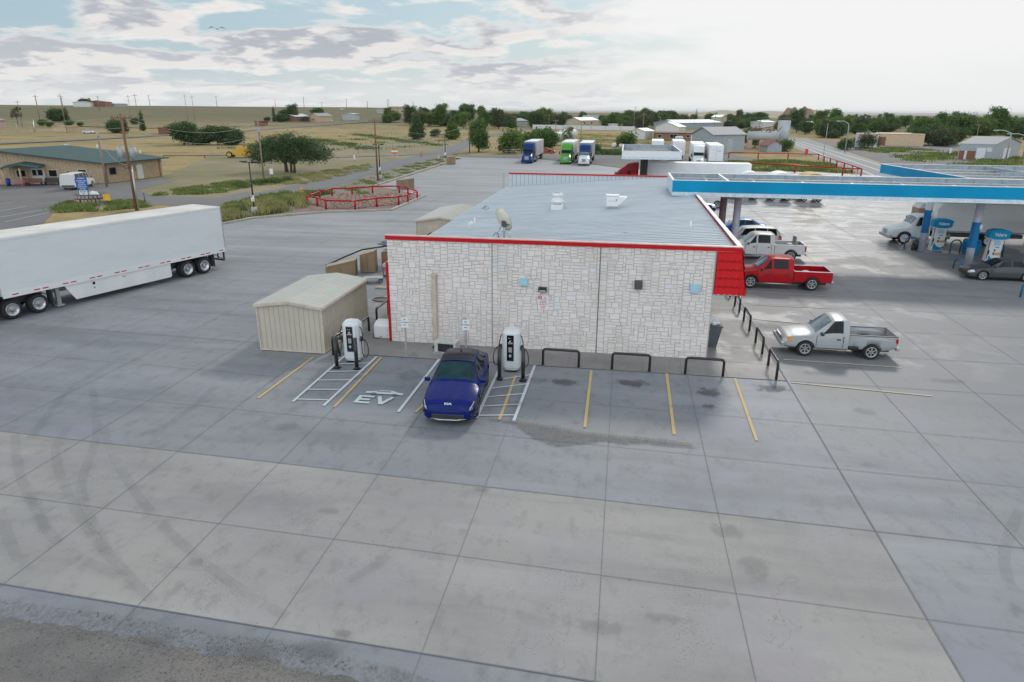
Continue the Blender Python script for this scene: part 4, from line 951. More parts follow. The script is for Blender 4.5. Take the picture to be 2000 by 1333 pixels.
for s in (1,-1):
    mb=MB(); mb.box(-8.25,-8.05,s*.9-.09,s*.9+.09,.14,1.2); mb.box(-8.35,-7.95,s*.9-.15,s*.9+.15,.06,.14); mb.cyl((-8.1,s*.9,1.1),(-7.0,s*.6,1.15),.035,n=6); mb.cyl((-8.15,s*.9,.4),(-7.2,s*.6,1.15),.04,n=6); part('landing_leg',mb,M['grey'],lt)
    mb=MB(); mb.box(e+.95,e+.98,s*1.02-.28,s*1.02+.28,.3,1.1); mb.box(-7.72,-7.69,s*1.02-.28,s*1.02+.28,.3,1.05); part('mud_flap',mb,M['darkgrey'],lt)
    mb=MB(); mb.tube([(e+.1,s*1.2,.62),(e+1.0,s*1.2,1.15)],.03); part('bumper_strut',mb,M['darkgrey'],lt)
# white medium lorry at the pumps
bx=thing('box_lorry','white bonneted box lorry with tall plain body standing beyond the blue fuel pumps','lorry',(21.75,60.95,0),180)
st=[(0,.45,.7,.95,1.05,.7,.85,.82,.7),(-.15,.45,.75,1.12,1.22,.85,1.0,.95,.8),(-1.0,.45,.8,1.22,1.42,.9,1.06,1.0,.8),(-1.5,.45,.8,1.35,1.55,.9,1.08,1.04,.86),(-1.95,.45,.8,1.40,2.25,.9,1.08,1.03,.86),(-2.4,.45,.8,1.42,2.35,.9,1.08,1.03,.87),(-3.0,.45,.8,1.42,2.33,.9,1.08,1.03,.86)]
body(st,'cab',PT['semiwhite'],bx,arches((-1.15,),1.06,.48,.4)); part('windscreen',panel(st,-1.55,-1.9,-1.55,-1.9,5.06,8.94,off=.02,nv=10),M['glasslight'],bx)
for t in ((4.12,4.88),(9.88,9.12)): part('side_window',panel(st,-1.85,-2.75,-2.1,-2.75,*t,off=.02),M['glass'],bx)
box(bx,'bumper',-.2,.1,-1.1,1.1,.42,.68,M['steel'],.04); box(bx,'grille',-.1,.03,-.4,.4,.72,1.08,M['steel'],.03)
for s in (1,-1): part('headlight',panel(st,-.03,-.4,-.05,-.3,3.2 if s>0 else 10.8,3.9 if s>0 else 10.1,off=.02),M['lens'],bx)
for s in (1,-1):
    wheel(bx,-1.15,s*.95,.48,.27,s,M['signwhite'],hub=True); wheel(bx,-7.4,s*.92,.48,.5,s,M['signwhite'],hub=True)
    mb=MB(); mb.cyl((-3.4,s*.8,.7),(-4.6,s*.8,.7),.25,n=14); part('fuel_tank',mb,M['steel'],bx)
    mb=MB(); mb.box(-2.0,-1.9,s*1.3-.1,s*1.3+.1,1.5,2.0); part('mirror',mb,M['plastic'],bx,bevel=.02)
box(bx,'chassis',-10.2,-1.5,-.45,.45,.6,.9,M['darkgrey'])
mb=MB(); mb.prism([(-3.2,1.08),(-3.2,2.9),(-3.45,3.28),(-3.7,3.36),(-10.4,3.36),(-10.4,1.08)],-1.25,1.25); part('cargo_box',mb,M['semiw'] if 'semiw' in M else mat('box_body_white',(.84,.84,.82),.5,var=.03),bx,bevel=.02)
mb=MB(); mb.box(-10.35,-3.25,-1.262,-1.253,1.10,1.22);mb.box(-10.35,-3.25,1.253,1.262,1.10,1.22); part('lower_rail',mb,M['grey'],bx)
cb=thing('cargo_container','small tan container with pale pitched lid behind the box lorry cab','container',(25.6,63.9,.3),0); cb.scale=(.55,.6,.82)
box(cb,'box',-1.3,1.3,-1.2,1.2,.5,2.7,mat('tan_box',(.38,.27,.2),.7)); mb=MB(); mb.prism([(-1.35,2.7),(1.35,2.7),(1.0,3.1),(-.9,3.1)],-1.25,1.25); part('lid',mb,M['signwhite'],cb)
# flat trailer beyond the shop roof, white vehicles behind it
ft=thing('flatbed_trailer','low black flatbed trailer under the left end of the blue canopy','trailer',(20.5,90.5,0),180)
box(ft,'deck',0,11,-1.25,1.25,.85,1.05,M['black'],.02)
for x in (7.6,8.7): 
    for s in (1,-1): wheel(ft,x,s*1.1,.42,.3,s,M['signwhite'],hub=True,n=16)
mb=MB(); mb.prism([(-2,.5),(0,.85),(0,1.05)],-.8,.8); part('ramp',mb,M['black'],ft)
pk=pickup('parked_pickup','white pickup seen through the gap between the diesel canopy and the rear parapet',(8.6,80.0,0),180,PT['white'],5.6,.97,.95,4.6,.40,crew=True)
for k,(x,mm,l) in enumerate(((15.0,M['signwhite'],'white round topped hopper seen over the blue canopy, left one'),(18.7,M['signwhite'],'white round topped hopper seen over the blue canopy, right one'),(22.2,M['yellowh'] if 'yellowh' in M else mat('hopper_yellow',(.5,.32,.12),.7),'ochre round topped hopper seen over the blue canopy'))):
    h=thing('hopper_trailer',l,'hopper',(x,89-.4*k,0)); h.scale=(.85,.85,.93); mb=MB(); mb.prism([(1.6*math.cos(R(a)),2.75+.85*math.sin(R(a))) for a in range(0,181,15)]+[(-1.5,1.0),(1.5,1.0)],-2,2); part('hopper',mb,mm,h)
    for sx in (-1,1):
        for sy in (-1.3,1.3): wheel(h,sx*1.0,sy,.45,.3,1 if sy>0 else -1,n=12)
car('parked_car','small dark red car parked behind the blue lorry','car',(T(1064,302).x,T(1064,302).y+4,0),0,'sedan',PT['darkred'])
vp=T(168,371); vn=car('parked_van','white passenger van with dark windows in front of the green roofed building','van',(vp.x,vp.y+1.2,0),16,'van',PT['white'])
vA,vB=T(137,375),T(200,361); vd=(vB-vA).normalized(); vn.rotation_euler=(0,0,math.atan2(vd.y,vd.x)); vm=(vA+vB)/2+Vector((-vd.y,vd.x,0))*1.0; vn.location=(vm.x,vm.y,0)
# ---------------------------------------------------------------- storage sheds
def ribs_x(mb,x0,x1,y,z0,z1f,sp=.23,d=.022,s=-1):
    x=x0+.06
    while x<x1-.05:
        a,b=sorted((y,y+s*d)); mb.box(x,x+.035,a,b,z0,z1f(x)); x+=sp
def shed(name,label,x0,x1,y0,y1,h,rise,door=False):
    o=thing(name,label,'shed',(0,0,0)); xm=(x0+x1)/2; zt=lambda x:h+rise*(1-abs(x-xm)/((x1-x0)/2))
    mb=MB(); mb.prism([(x0,.06),(x1,.06),(x1,h),(xm,h+rise),(x0,h)],y0,y1)
    ribs_x(mb,x0,x1,y0-.0005,.08,lambda x:zt(x)-.1)
    y=y0+.1
    while y<y1-.06: mb.box(x1+.0005,x1+.022,y,y+.035,.08,h-.09); mb.box(x0-.022,x0-.0005,y,y+.035,.08,h-.09); y+=.23
    part('wall',mb,M['beigemetal'],o)
    mb=MB(); e=.1
    for s,(a,b) in ((1,(x0-e,xm)),(-1,(xm,x1+e))):
        za,zb_=(h-.01,h+rise+.03) if s>0 else (h+rise+.03,h-.01)
        mb.add([(a,y0-e,za),(b,y0-e,zb_),(b,y1+e,zb_),(a,y1+e,za),(a,y0-e,za-.04),(b,y0-e,zb_-.04),(b,y1+e,zb_-.04),(a,y1+e,za-.04)],[(0,1,2,3),(7,6,5,4),(0,4,5,1),(1,5,6,2),(2,6,7,3),(3,7,4,0)])
        y=y0
        while y<y1: mb.add([(a,y,za+.002),(a,y+.02,za+.03),(a,y+.06,za+.03),(a,y+.08,za+.002),(b,y,zb_+.002),(b,y+.02,zb_+.03),(b,y+.06,zb_+.03),(b,y+.08,zb_+.002)],[(0,1,5,4),(1,2,6,5),(2,3,7,6)]); y+=.23
    part('roof',mb,M['beigeroof'],o,fix=False)
    mb=MB()
    for (a,b) in ((x0-e,xm),(x1+e,xm)): mb.add([(a,y0-e-.02,h-.13),(b,y0-e-.02,h+rise-.10),(b,y0-e-.02,h+rise+.035),(a,y0-e-.02,h-.002),(a,y0-e+.01,h-.13),(b,y0-e+.01,h+rise-.10),(b,y0-e+.01,h+rise+.035),(a,y0-e+.01,h-.002)],[(0,1,2,3),(7,6,5,4),(0,4,5,1),(3,2,6,7),(0,3,7,4)])
    mb.box(x1+e-.005,x1+e+.02,y0-e+.012,y1+e,h-.12,h-.045)
    for x in (x0,x1): mb.box(x-.035,x+.035,y0-.035,y0+.03,.06,h-.13)
    mb.box(x1-.03,x1+.035,y1-.03,y1+.035,.06,h-.1); mb.box(x0-.02,x1+.03,y0-.032,y0-.003,0.03,.10); mb.box(x1+.001,x1+.03,y0+.04,y1-.04,0.03,.10)
    part('trim',mb,M['tanpipe'],o)
    mb=MB(); mb.box(x0+.02,x1-.02,y0+.01,y1-.02,0.0,.055); part('base',mb,M['darkgrey'],o)
    if door:
        mb=MB(); mb.box(xm-1.1,xm+1.3,y0-.05,y0-.03,.1,h-.35)
        for k in range(9): mb.box(xm-1.1,xm+1.3,y0-.06,y0-.051,.15+k*.2,.17+k*.2)
        part('roller_door',mb,M['tanpipe'],o)
    return o
shed('storage_shed','beige ribbed metal storage shed with low gable roof beside the left charger',-15.5,-12.52,26.55,31.85,2.14,.18)
shed('storage_shed','second beige metal shed with a roller door partly behind the shop roof',-14.95,-11.3,48.8,56.0,2.45,.28,door=True)
# ---------------------------------------------------------------- chargers
def charger(loc,rz,label):
    o=thing('ev_charger',label,'charger',loc,rz,'white fast chargers')
    w,d,c=.39,.36,.13; z0,z1,z2=.1,1.86,2.0
    ringp=lambda w,d,c:[(-w+c,-d),(w-c,-d),(w,-d+c*1.3),(w,d-c),(w-c,d),(-w+c,d),(-w,d-c),(-w,-d+c*1.3)]
    vs=[];fs=[]
    for z,k in ((z0,-.05),(z0+.15,0),(z1,0),(z2-.03,-.07),(z2,-.10)):
        for x,y in ringp(w+k,d+k,c): vs.append((x,y,z))
    for r in range(4):
        for i in range(8): fs.append((r*8+i,r*8+(i+1)%8,(r+1)*8+(i+1)%8,(r+1)*8+i))
    fs+=[tuple(range(7,-1,-1)),tuple(range(32,40))]
    mb=MB(); mb.add(vs,fs); part('cabinet',mb,PT['semiwhite'],o,bevel=.02)
    mb=MB(); mb.box(-.25,.25,-.22,.25,.0,.11); part('plinth',mb,M['black'],o)
    mb=MB(); mb.box(-.155,.155,-d-.018,-d+.002,.58,1.80); f=part('front_panel',mb,mat('gloss_black_panel',(.008,.008,.010),.15,coat=.6),o,bevel=.03)
    mb=MB(); mb.box(-.075,.075,-d-.026,-d-.0185,1.0,1.24); part('screen',mb,M['grey'],f)
    mb=MB(); mb.prism([(-.03,1.49),(.02,1.49),(.0,1.52),(.05,1.56),(-.0,1.56),(-.05,1.53)],-d-.024,-d-.019); mb.box(-.10,.11,-d-.023,-d-.019,1.425,1.465); part('emblem',mb,M['lens'],f)
    mb=MB(); mb.box(-.10,.11,-d-.023,-d-.019,1.37,1.385); part('stripe',mb,mat('orange_mark',(.5,.16,.03),.5),f)
    mb=MB(); mb.prism([(-.06,.86),(.06,.86),(.06,.81),(.03,.79),(.0,.75),(-.03,.79),(-.06,.81)],-d-.023,-d-.019); mb.box(-.04,.04,-d-.023,-d-.019,.88,.90); part('contactless_mark',mb,M['ltblue'],f)
    text('lettering','FRANCIS',.05,M['lens'],f,(0,-d-.025,1.445),(R(90),0,0),.002); text('lettering','BTC power',.03,M['lens'],f,(-.02,-d-.02,1.66),(R(90),0,0),.001)
    for s in (1,-1):
        mb=MB(); mb.tube([(s*w,-.1,1.72),(s*(w+.07),-.12,1.70),(s*(w+.14),-.16,1.4),(s*(w+.17),-.18,1.1),(s*(w+.10),-.18,1.08),(s*(w+.06),-.12,1.1)],.022,round_=.05)
        mb.tube([(s*(w+.06),-.12,1.15),(s*(w+.10),-.20,.85),(s*(w+.12),-.25,.5),(s*(w+.25),-.28,.28),(s*(w+.38),-.26,.38),(s*(w+.42),-.24,.7),(s*(w+.34),-.2,1.0),(s*(w+.22),-.18,1.16),(s*(w+.08),-.14,1.18)],.022,round_=.08); part('cable',mb,M['black'],o)
        mb=MB(); mb.box(s*(w+.08)-.05,s*(w+.08)+.05,-.22,-.08,1.05,1.28); part('holster',mb,M['black'],o,bevel=.02)
        mb=MB(); mb.cyl((s*(w+.10),-.16,1.17),(s*(w+.26),-.20,1.12),.04,n=10); part('plug',mb,M['black'],o)
    return o
charger((-10.95,26.02,.0),2,'white charging cabinet with black front panel next to the beige shed').scale=(.92,1,.9)
charger((-4.13,26.08,.0),-2,'white charging cabinet with black front panel to the right of the dark blue car').scale=(.92,1,.9)
bol=thing('bollard','black guard post at the front left corner of the charger beside the shed','bollard',(-11.31,25.02,0),0,'black posts guarding the chargers')
mb=MB(); mb.cyl((0,0,.05),(0,0,1.36),.078,n=16); part('post',mb,M['black'],bol)
mb=MB(); mb.box(-.14,.14,-.14,.14,0.0,.03); mb.cyl((0,0,.03),(0,0,.12),.12,.07,n=16); part('base_plate',mb,M['black'],bol)
for (x,y),l in (((-10.45,25.04),'black guard post at the front right corner of the charger beside the shed'),((-4.45,24.95),'black guard post between the dark blue car and the right charger'),((-3.5,24.95),'black guard post right of the right charger, beside the white line')): dup(bol,(x,y,0),0,l)
GR='black tubular guard rails round the shop'
def rail(a,b,label,h=.72,r=.055,lo=0):
    a=Vector((*a,0));b=Vector((*b,0)); mb=MB(); c=(a+b)/2
    p=[a-c+Vector((0,0,lo)),a-c+Vector((0,0,h)),b-c+Vector((0,0,h)),b-c+Vector((0,0,lo))]
    mb.tube(p,r,10,.14)
    o=part('guard_rail',mb,M['black']); o.location=c; return tag(o,label,'guard rail',GR)
rail((-2.93,26.88),(-1.42,26.85),'black guard rail in front of the stone wall, nearest the right charger')
rail((-.04,26.86),(1.49,26.86),'middle one of the three black guard rails in front of the stone wall')
rail((2.93,26.84),(4.42,26.82),'black guard rail in front of the right end of the stone wall')
lab=['nearest black rail along the right hand pavement edge','second nearest black rail along the right hand pavement edge','third black rail along the right hand pavement edge','fourth black rail along the right hand pavement edge, below the awning corner','fifth black rail along the pavement edge, half hidden by the red awning']
for (y0,y1),l in zip(((26.85,28.44),(29.93,31.5),(33.32,34.96),(36.58,38.01),(39.9,41.3)),lab): rail((6.5,y0),(6.48,y1),l,h=.76)
rail((-11.79,31.2),(-11.78,32.9),'black rail beside the generator at the left corner of the shop',h=.80)
rail((-11.78,30.05),(-11.9,28.1),'black rail standing between the beige shed and the shop corner')
o=rail((-11.95,27.9),(-12.1,26.5),'black rail close behind the charger beside the shed',h=.80)
o=rail((-11.72,27.0),(-11.78,26.45),'short black rail leaning behind the left guard post',h=.78); o.rotation_euler=(0,R(-9),0)
# small parking signs on posts
def bay_sign(x,y,label):
    o=thing('parking_sign',label,'sign',(x,y,0),0,'small white charging bay signs'); mb=MB(); mb.box(-.03,.03,-.012,.012,0,1.45); mb.box(-.08,.08,-.06,.06,0,.02); part('post',mb,M['steel'],o)
    mb=MB(); mb.box(-.15,.15,-.03,-.014,1.33,1.80); b=part('board',mb,M['signwhite'],o,bevel=.008)
    for k,s in enumerate(('EV','CHARGING','ONLY')): text('lettering',s,.10 if k==0 else .055,mat('sign_green',(.03,.22,.16),.5) if k==0 else M['signink'],b,(0,-.032,1.70-k*.12),(R(90),0,0),.002)
bay_sign(-8.9,26.85,'small white sign on a grey post between the left charger and the blue car'); bay_sign(-6.25,26.95,'small white sign on a grey post behind the blue car')
# ---------------------------------------------------------------- rooftop equipment
X0,Y0=-5.75,33.6; zd=zr(-5.9)
dish=thing('satellite_dish','weathered cream satellite dish on a tripod mount on the left of the grey roof','satellite dish',(X0,Y0,zd),0)
mb=MB(); prof=[(.0,0),(.25,.02),(.45,.07),(.62,.15),(.64,.15),(.45,.045),(.25,-.01),(0,-.03)]
mb.lathe(prof,(0,0,0),'y',28); mb.xf(Matrix.Translation((-.12,.05,1.05))@Matrix.Rotation(R(-38),4,'Z')@Matrix.Rotation(R(24),4,'X')@Matrix.Scale(1.2,4,(0,0,1))@Matrix.Scale(.86,4)); part('reflector',mb,mat('dish_cream',(.66,.63,.54),.75,dirt=.6,scale=4,obj=True),dish)
mb=MB(); mb.cyl((0,0,0),(0,0,.95),.045,n=10); mb.cyl((0,0,.6),(-.42,-.35,0),.022,n=6); mb.cyl((0,0,.6),(.55,-.15,0),.018,n=6); mb.cyl((0,0,.6),(.35,.4,0),.018,n=6); mb.cyl((-.5,-.4,.02),(-.15,-.1,.75),.03,n=6); part('mount',mb,M['steel'],dish)
mb=MB(); mb.box(-.12,.12,-.1,.1,.75,1.05); mb.cyl((0,0,.9),(.3,-.1,.85),.03,n=6); part('bracket',mb,M['darkgrey'],dish,bevel=.02)
mb=MB(); mb.tube([(-.42,-.3,.05)]+[(-.35+.13*math.cos(a*.6),-.28,.32+.16*math.sin(a*.6)) for a in range(11)]+[(-.2,-.1,.1)],.016); part('cable_loop',mb,M['black'],dish)
xf_,yf_=-4.15,44.5; zf=zr(xf_)
fan=thing('exhaust_fan','round two tier metal exhaust fan standing on the middle of the roof','roof fan',(xf_,yf_,zf))
mb=MB(); mb.box(-.36,.36,-.36,.36,-.05,.38); part('curb_box',mb,M['whitemetal'],fan,bevel=.02)
mb=MB(); mb.lathe([(0,.39),(.28,.39),(.30,.50),(.42,.55),(.42,.60),(.36,.62),(.36,.95),(.40,.97),(.40,1.0),(.30,1.03),(.30,1.12),(0,1.14)],(0,0,0),'z',24); part('drum',mb,M['whitemetal'],fan)
mb=MB(); mb.cyl((0,0,1.145),(0,0,1.17),.22,n=20); part('cap',mb,M['grey'],fan)
mb=MB()
for a in ((-.45,-.4),(.5,-.3),(.45,.4)): mb.cyl((a[0]*.8,a[1]*.8,.5),(a[0]*1.2,a[1]*1.2,0),.012,n=5)
part('guy_rod',mb,M['steel'],fan)
xh,yh=-.62,43.6; zh=zr(xh)
mu=thing('makeup_air_unit','white square air intake box with sloped hood on the right half of the roof','air unit',(xh,yh,zh)); mu.scale=(.85,.85,.85)
mb=MB(); mb.box(-.42,.42,-.4,.4,.28,1.05); part('cabinet',mb,M['whitemetal'],mu,bevel=.02)
mb=MB(); mb.box(-.3,.3,-.3,.3,-.05,.28); part('curb_box',mb,M['steel'],mu); mb=MB(); mb.box(-.48,.48,-.46,.46,1.052,1.09); part('lid',mb,M['signwhite'],mu)
mb=MB(); mb.prism([(.43,.98),(1.05,.96),(1.05,.92),(.43,.35)],-.38,.38); part('intake_hood',mb,M['whitemetal'],mu)
mb=MB(); mb.box(.26,.34,-.43,-.405,.72,.8); mb.box(-.3,.3,-.405,-.401,.66,.675); part('latch',mb,M['black'],mu)
def vent(px,py,h,r,label,bent=False,m='signwhite'):
    z=4.2
    for _ in range(8): p=G(px,py,z); z=zr(p.x)
    mb=MB()
    if bent: mb.tube([(0,0,-.05),(0,0,h),(.14,0,h+.05),(.16,0,h-.12)],r,8,.05)
    else: mb.cyl((0,0,-.05),(0,0,h),r,n=12); mb.cyl((0,0,0),(0,0,.03),r*2,n=12)
    o=part('vent_pipe',mb,M[m]); o.location=(p.x,p.y,z+.03); return tag(o,label,'vent pipe','vent pipes on the shop roof')
vent(917,452,.42,.055,'white bent vent pipe at the left front of the shop roof',True); vent(927,436,.28,.04,'thin white vent pipe behind the bent one on the shop roof'); vent(947,408,.25,.04,'small vent pipe with dark collar at the left eave of the shop roof',m='grey')
vent(966,466,.10,.05,'short pale stub pipe just behind the red fascia of the shop roof'); vent(1222,458,.05,.09,'small dark roof cap near the front of the shop roof',m='black'); vent(1348,450,.40,.05,'faint pale vent pipe on the right side of the shop roof',m='whitemetal')
z=zr(-8); p=G(950,415,4.0); an=thing('tv_aerial','small bare aerial on a leaning rod near the left eave of the roof','aerial',(p.x,p.y,zr(p.x)))
mb=MB(); mb.cyl((.3,-.2,0),(-.15,.1,.55),.014,n=5); part('mast',mb,M['steel'],an); mb=MB(); mb.tube([(-.3,.0,.5),(-.1,.1,.62),(.1,.15,.58),(.15,.1,.48),(-.1,.0,.42),(-.3,0,.5)],.012); part('loop',mb,M['darkgrey'],an)
mb=MB(); mb.box(-.07,.07,-.07,.07,0,4.95); o=part('steel_post',mb,M['steel']); o.location=(-10.55,61.2,0); tag(o,'tall galvanised post at the far left corner of the shop','post')
# ---------------------------------------------------------------- behind the shop: bins, trolley, rubbish
M['cardboard']=mat('brown_panel',(.26,.175,.105),.75,dirt=.3,scale=1.5)
M['cardlight']=mat('tan_panel',(.38,.30,.21),.75,dirt=.3,scale=1.5)
def bin_(x,y,w,d,h,rz,label,h2=None):
    o=thing('brown_bin',label,'bin',(x,y,0),rz,'brown slant topped bins round the lot'); h2=h2 or h*.8
    mb=MB(); mb.prism([(-w/2,.04),(w/2,.04),(w/2,h),(-w/2,h2)],-d/2,d/2); part('box',mb,M['cardboard'],o,bevel=.015)
    mb=MB(); mb.add([(-w/2-.03,-d/2-.03,h2+.005),(w/2+.03,-d/2-.03,h+.005),(w/2+.03,d/2+.03,h+.005),(-w/2-.03,d/2+.03,h2+.005),(-w/2-.03,-d/2-.03,h2+.04),(w/2+.03,-d/2-.03,h+.04),(w/2+.03,d/2+.03,h+.04),(-w/2-.03,d/2+.03,h2+.04)],[(3,2,1,0),(4,5,6,7),(0,1,5,4),(1,2,6,5),(2,3,7,6),(3,0,4,7)]); part('lid',mb,M['cardlight'],o)
    mb=MB(); mb.box(-w/2+.1,w/2-.1,-d/2-.06,-d/2-.031,.3,.36) if False else mb.box(-.01,.01,-d/2-.012,-d/2-.001,.06,min(h,h2)-.04); part('seam',mb,M['darkgrey'],o)
bin_(-17.75,41.2,1.9,.9,1.0,12,'low brown bin with a long sloping top behind the beige shed',.55); bin_(-16.3,42.3,.95,1.0,1.45,8,'tall brown bin beside the flat trolley'); bin_(-15.5,44.2,.9,1.1,1.25,5,'brown bin behind the tall one beside the trolley'); bin_(-14.8,45.8,1.0,1.3,1.6,5,'brown bin under the black tarpaulin'); bin_(-14.1,47.4,1.0,1.3,1.75,0,'farthest brown bin in the row by the shop corner')
bin_(*G(792,369)[:2],1.9,1.5,1.35,-15,'brown slant topped bin behind the red railed island'); bin_(*G(881,321)[:2],1.7,1.6,1.6,10,'small brown bin by the lamp post at the far end of the kerb')
def lump(name,loc,sx,sy,sz,m,label,cat,seed=1):
    me=bpy.data.meshes.new(name); bm=bmesh.new(); bmesh.ops.create_icosphere(bm,subdivisions=4,radius=1); r=random.Random(seed); off=[Vector((r.uniform(-1,1),r.uniform(-1,1),r.uniform(-1,1))).normalized() for _ in range(14)]
    for v in bm.verts:
        k=1+sum(.10*math.sin(9*v.co.dot(o_)+i) for i,o_ in enumerate(off[:8]))*.6; v.co*=k; v.co.z=max(-.5,v.co.z)
        v.co=Vector((v.co.x*sx,v.co.y*sy,(v.co.z+.5)*sz))
    bm.to_mesh(me); bm.free()
    for p in me.polygons: p.use_smooth=True
    o=link(name,me,m,None,loc); return tag(o,label,cat)
M['bag']=mat('black_plastic',(.015,.015,.017),.3,coat=.4)
lump('rubbish_bag',(-14.3,42.2,0),.5,.55,.9,M['bag'],'bulging black rubbish bag against the shop corner','rubbish bag',2)
lump('tarpaulin',(-15.6,45.2,1.25),.9,.9,.22,mat('blue_grey_tarp',(.09,.12,.16),.5),'crumpled dark tarpaulin lying on the brown bins','tarpaulin',5)
mb=MB(); mb.tube([(-18.9,41.3,.5),(-17.9,42.2,.95),(-17.0,43.0,1.3),(-16.0,44.3,1.3),(-15.0,45.8,1.5),(-14.3,47.2,1.6),(-13.6,49,1.2)],.055); tag(part('black_hose',mb,M['bag']),'thick black hose lying along the tops of the brown bins','hose')
tr=thing('flat_trolley','low flat trolley with one black wheel showing between the bins and the shed','trolley',(-15.0,39.5,0),18); tr.scale=(.75,.8,.8); mb=MB(); mb.box(-.8,.8,-.4,.4,.34,.42); part('deck',mb,M['grey'],tr,bevel=.01)
for x in (-.6,.6):
    for s in (1,-1): wheel(tr,x,s*.38,.17,.1,s,n=14)
mb=MB(); mb.box(-.85,.9,-.3,.3,.0,.07); o=part('cardboard_scrap',mb,M['cardlight']); o.location=(-14.0,38.2,.014); o.scale=(.4,.8,1); tag(o,'flat piece of cardboard on the ground below the trolley','cardboard')
rf=thing('red_hand_truck','red tubular hand truck beside the black rubbish bag','hand truck',(-14.75,41.2,0)); mb=MB(); mb.tube([(-.2,0,.1),(-.2,0,1.1),(.2,0,1.1),(.2,0,.1)],.025,8,.1); part('frame',mb,PT['red'],rf); mb=MB(); mb.box(-.22,.22,-.25,0,.06,.1); part('toe_plate',mb,M['darkgrey'],rf)
mb=MB(); pts=[(-13.2+.55*math.cos(a*.5)+a*.02,35.6+.4*math.sin(a*.5),.03) for a in range(16)]+[(-12,35.9,.03),(-11.2,35.5,.03),(-10.6,35.6,.03)]; mb.tube(pts,.03,6); tag(part('garden_hose',mb,M['bag']),'dark hose coiled on the concrete between the shed and the shop','hose')
mb=MB(); mb.lathe([(0,.014),(.45,.014),(.47,.022),(.47,.0125)],(-13.0,35.5,0),'z',24); tag(part('manhole_cover',mb,mat('rust_iron',(.19,.14,.11),.8)),'round rusty manhole cover beside the coiled hose','manhole cover')
wb=thing('wheelie_bin','slate grey plastic bin overflowing with white bags at the right end of the stone wall','bin',(4.4,30.75,.012)); wb.rotation_euler=(R(0),R(4),0)
mb=MB(); mb.add([(-.2,-.25,0),(.2,-.25,0),(.2,.25,0),(-.2,.25,0),(-.3,-.33,1.0),(.3,-.33,1.0),(.3,.33,1.0),(-.3,.33,1.0)],[(3,2,1,0),(0,1,5,4),(1,2,6,5),(2,3,7,6),(3,0,4,7)]); part('body',mb,M['bin'],wb,bevel=.02)
mb=MB(); mb.box(-.33,.33,-.36,.36,.98,1.05); part('rim',mb,M['bin'],wb,bevel=.01)
lump('rubbish_bag',(4.38,30.75,1.03),.28,.3,.2,M['signwhite'],'crumpled white bag in the top of the grey bin','rubbish bag',9)
# ---------------------------------------------------------------- fuel canopies
def grad_blue():
    m=NT('canopy_blue'); n=m.noise(.4,4,.5); m.col(m.mix(m.ramp(n,.3,.7),(.0,.25,.48),(.0,.30,.54))); m.rough(.4); m.b.inputs['Specular IOR Level'].default_value=.2; return m.m
M['blue']=grad_blue(); M['canwhite']=mat('canopy_pale',(.62,.72,.78),.5,dirt=.1); M['canin']=mat('canopy_inner',(.36,.42,.47),.6,dirt=.2); M['deck']=mat('canopy_deck',(.115,.12,.125),.8,dirt=.3)
M['column']=mat('canopy_column',(.52,.55,.62),.5)
def canopy(name,label,x0,x1,y0,y1,zb,zt,front,cat='canopy',skip_left=False,xb=None):
    o=thing(name,label,cat,(0,0,0)); t=.08; zs=zb+.27
    L=lambda y:x0+(0 if xb is None else (xb-x0)*(y-y0)/(y1-y0))
    def side(n,a,b,m1,full=True):
        a=Vector((*a,0));b=Vector((*b,0)); d=(b-a).normalized(); nn=Vector((d.y,-d.x,0))
        def slab(za,zc,off,tk,mm,nm):
            p=[a+nn*off,b+nn*off,b+nn*(off-tk),a+nn*(off-tk)]
            mb=MB(); mb.add([(q.x,q.y,za) for q in p]+[(q.x,q.y,zc) for q in p],[(0,3,2,1),(4,5,6,7),(0,1,5,4),(1,2,6,5),(2,3,7,6),(3,0,4,7)]); return part(nm,mb,mm,o)
        f=slab(zs,zt-.035,.03,.025,m1,'fascia'); slab(zb,zs-.004,.02,.02,M['canwhite'],'lower_band'); slab(zb,zt-.04,0,t,M['canin'],'frame_wall'); slab(zt-.034,zt,.035,.14,M['signwhite'],'coping')
        mb=MB(); ln_=(b-a).length; k=1.0
        while k<ln_-.3:
            q=a+d*k-nn*(t+.002); mb=MB(); mb.box(q.x-.05,q.x+.05,q.y-.05,q.y+.05,zb+.4,zt-.05); k+=1.83
            part('stud',mb,M['grey'],o)
    side('front',(x0,y0),(x1,y0),front[0]); side('right',(x1,y0+.1),(x1,y1-.1),front[1]); side('back',(x1,y1),(L(y1),y1),front[2])
    if not skip_left: side('left',(L(y1),y1-.1),(x0,y0+.1),front[3])
    mb=MB(); mb.add([(x0+.1,y0+.1,zb+.06),(x1-.1,y0+.1,zb+.06),(x1-.1,y1-.1,zb+.06),(L(y1)+.1,y1-.1,zb+.06),(x0+.1,y0+.1,zb+.35),(x1-.1,y0+.1,zb+.35),(x1-.1,y1-.1,zb+.35),(L(y1)+.1,y1-.1,zb+.35)],[(3,2,1,0),(4,5,6,7),(0,1,5,4),(1,2,6,5),(2,3,7,6),(3,0,4,7)]); part('deck',mb,M['deck'],o)
    mb=MB(); mb.add([(x0+.12,y0+.12,zb+.02),(x1-.12,y0+.12,zb+.02),(x1-.12,y1-.12,zb+.02),(L(y1)+.12,y1-.12,zb+.02),(x0+.12,y0+.12,zb+.055),(x1-.12,y0+.12,zb+.055),(x1-.12,y1-.12,zb+.055),(L(y1)+.12,y1-.12,zb+.055)],[(3,2,1,0),(4,5,6,7),(0,1,5,4),(1,2,6,5),(2,3,7,6),(3,0,4,7)]); part('soffit',mb,M['signwhite'],o)
    return o
NC=['canopy','long blue fronted fuel canopy reaching over the right edge of the shop roof']
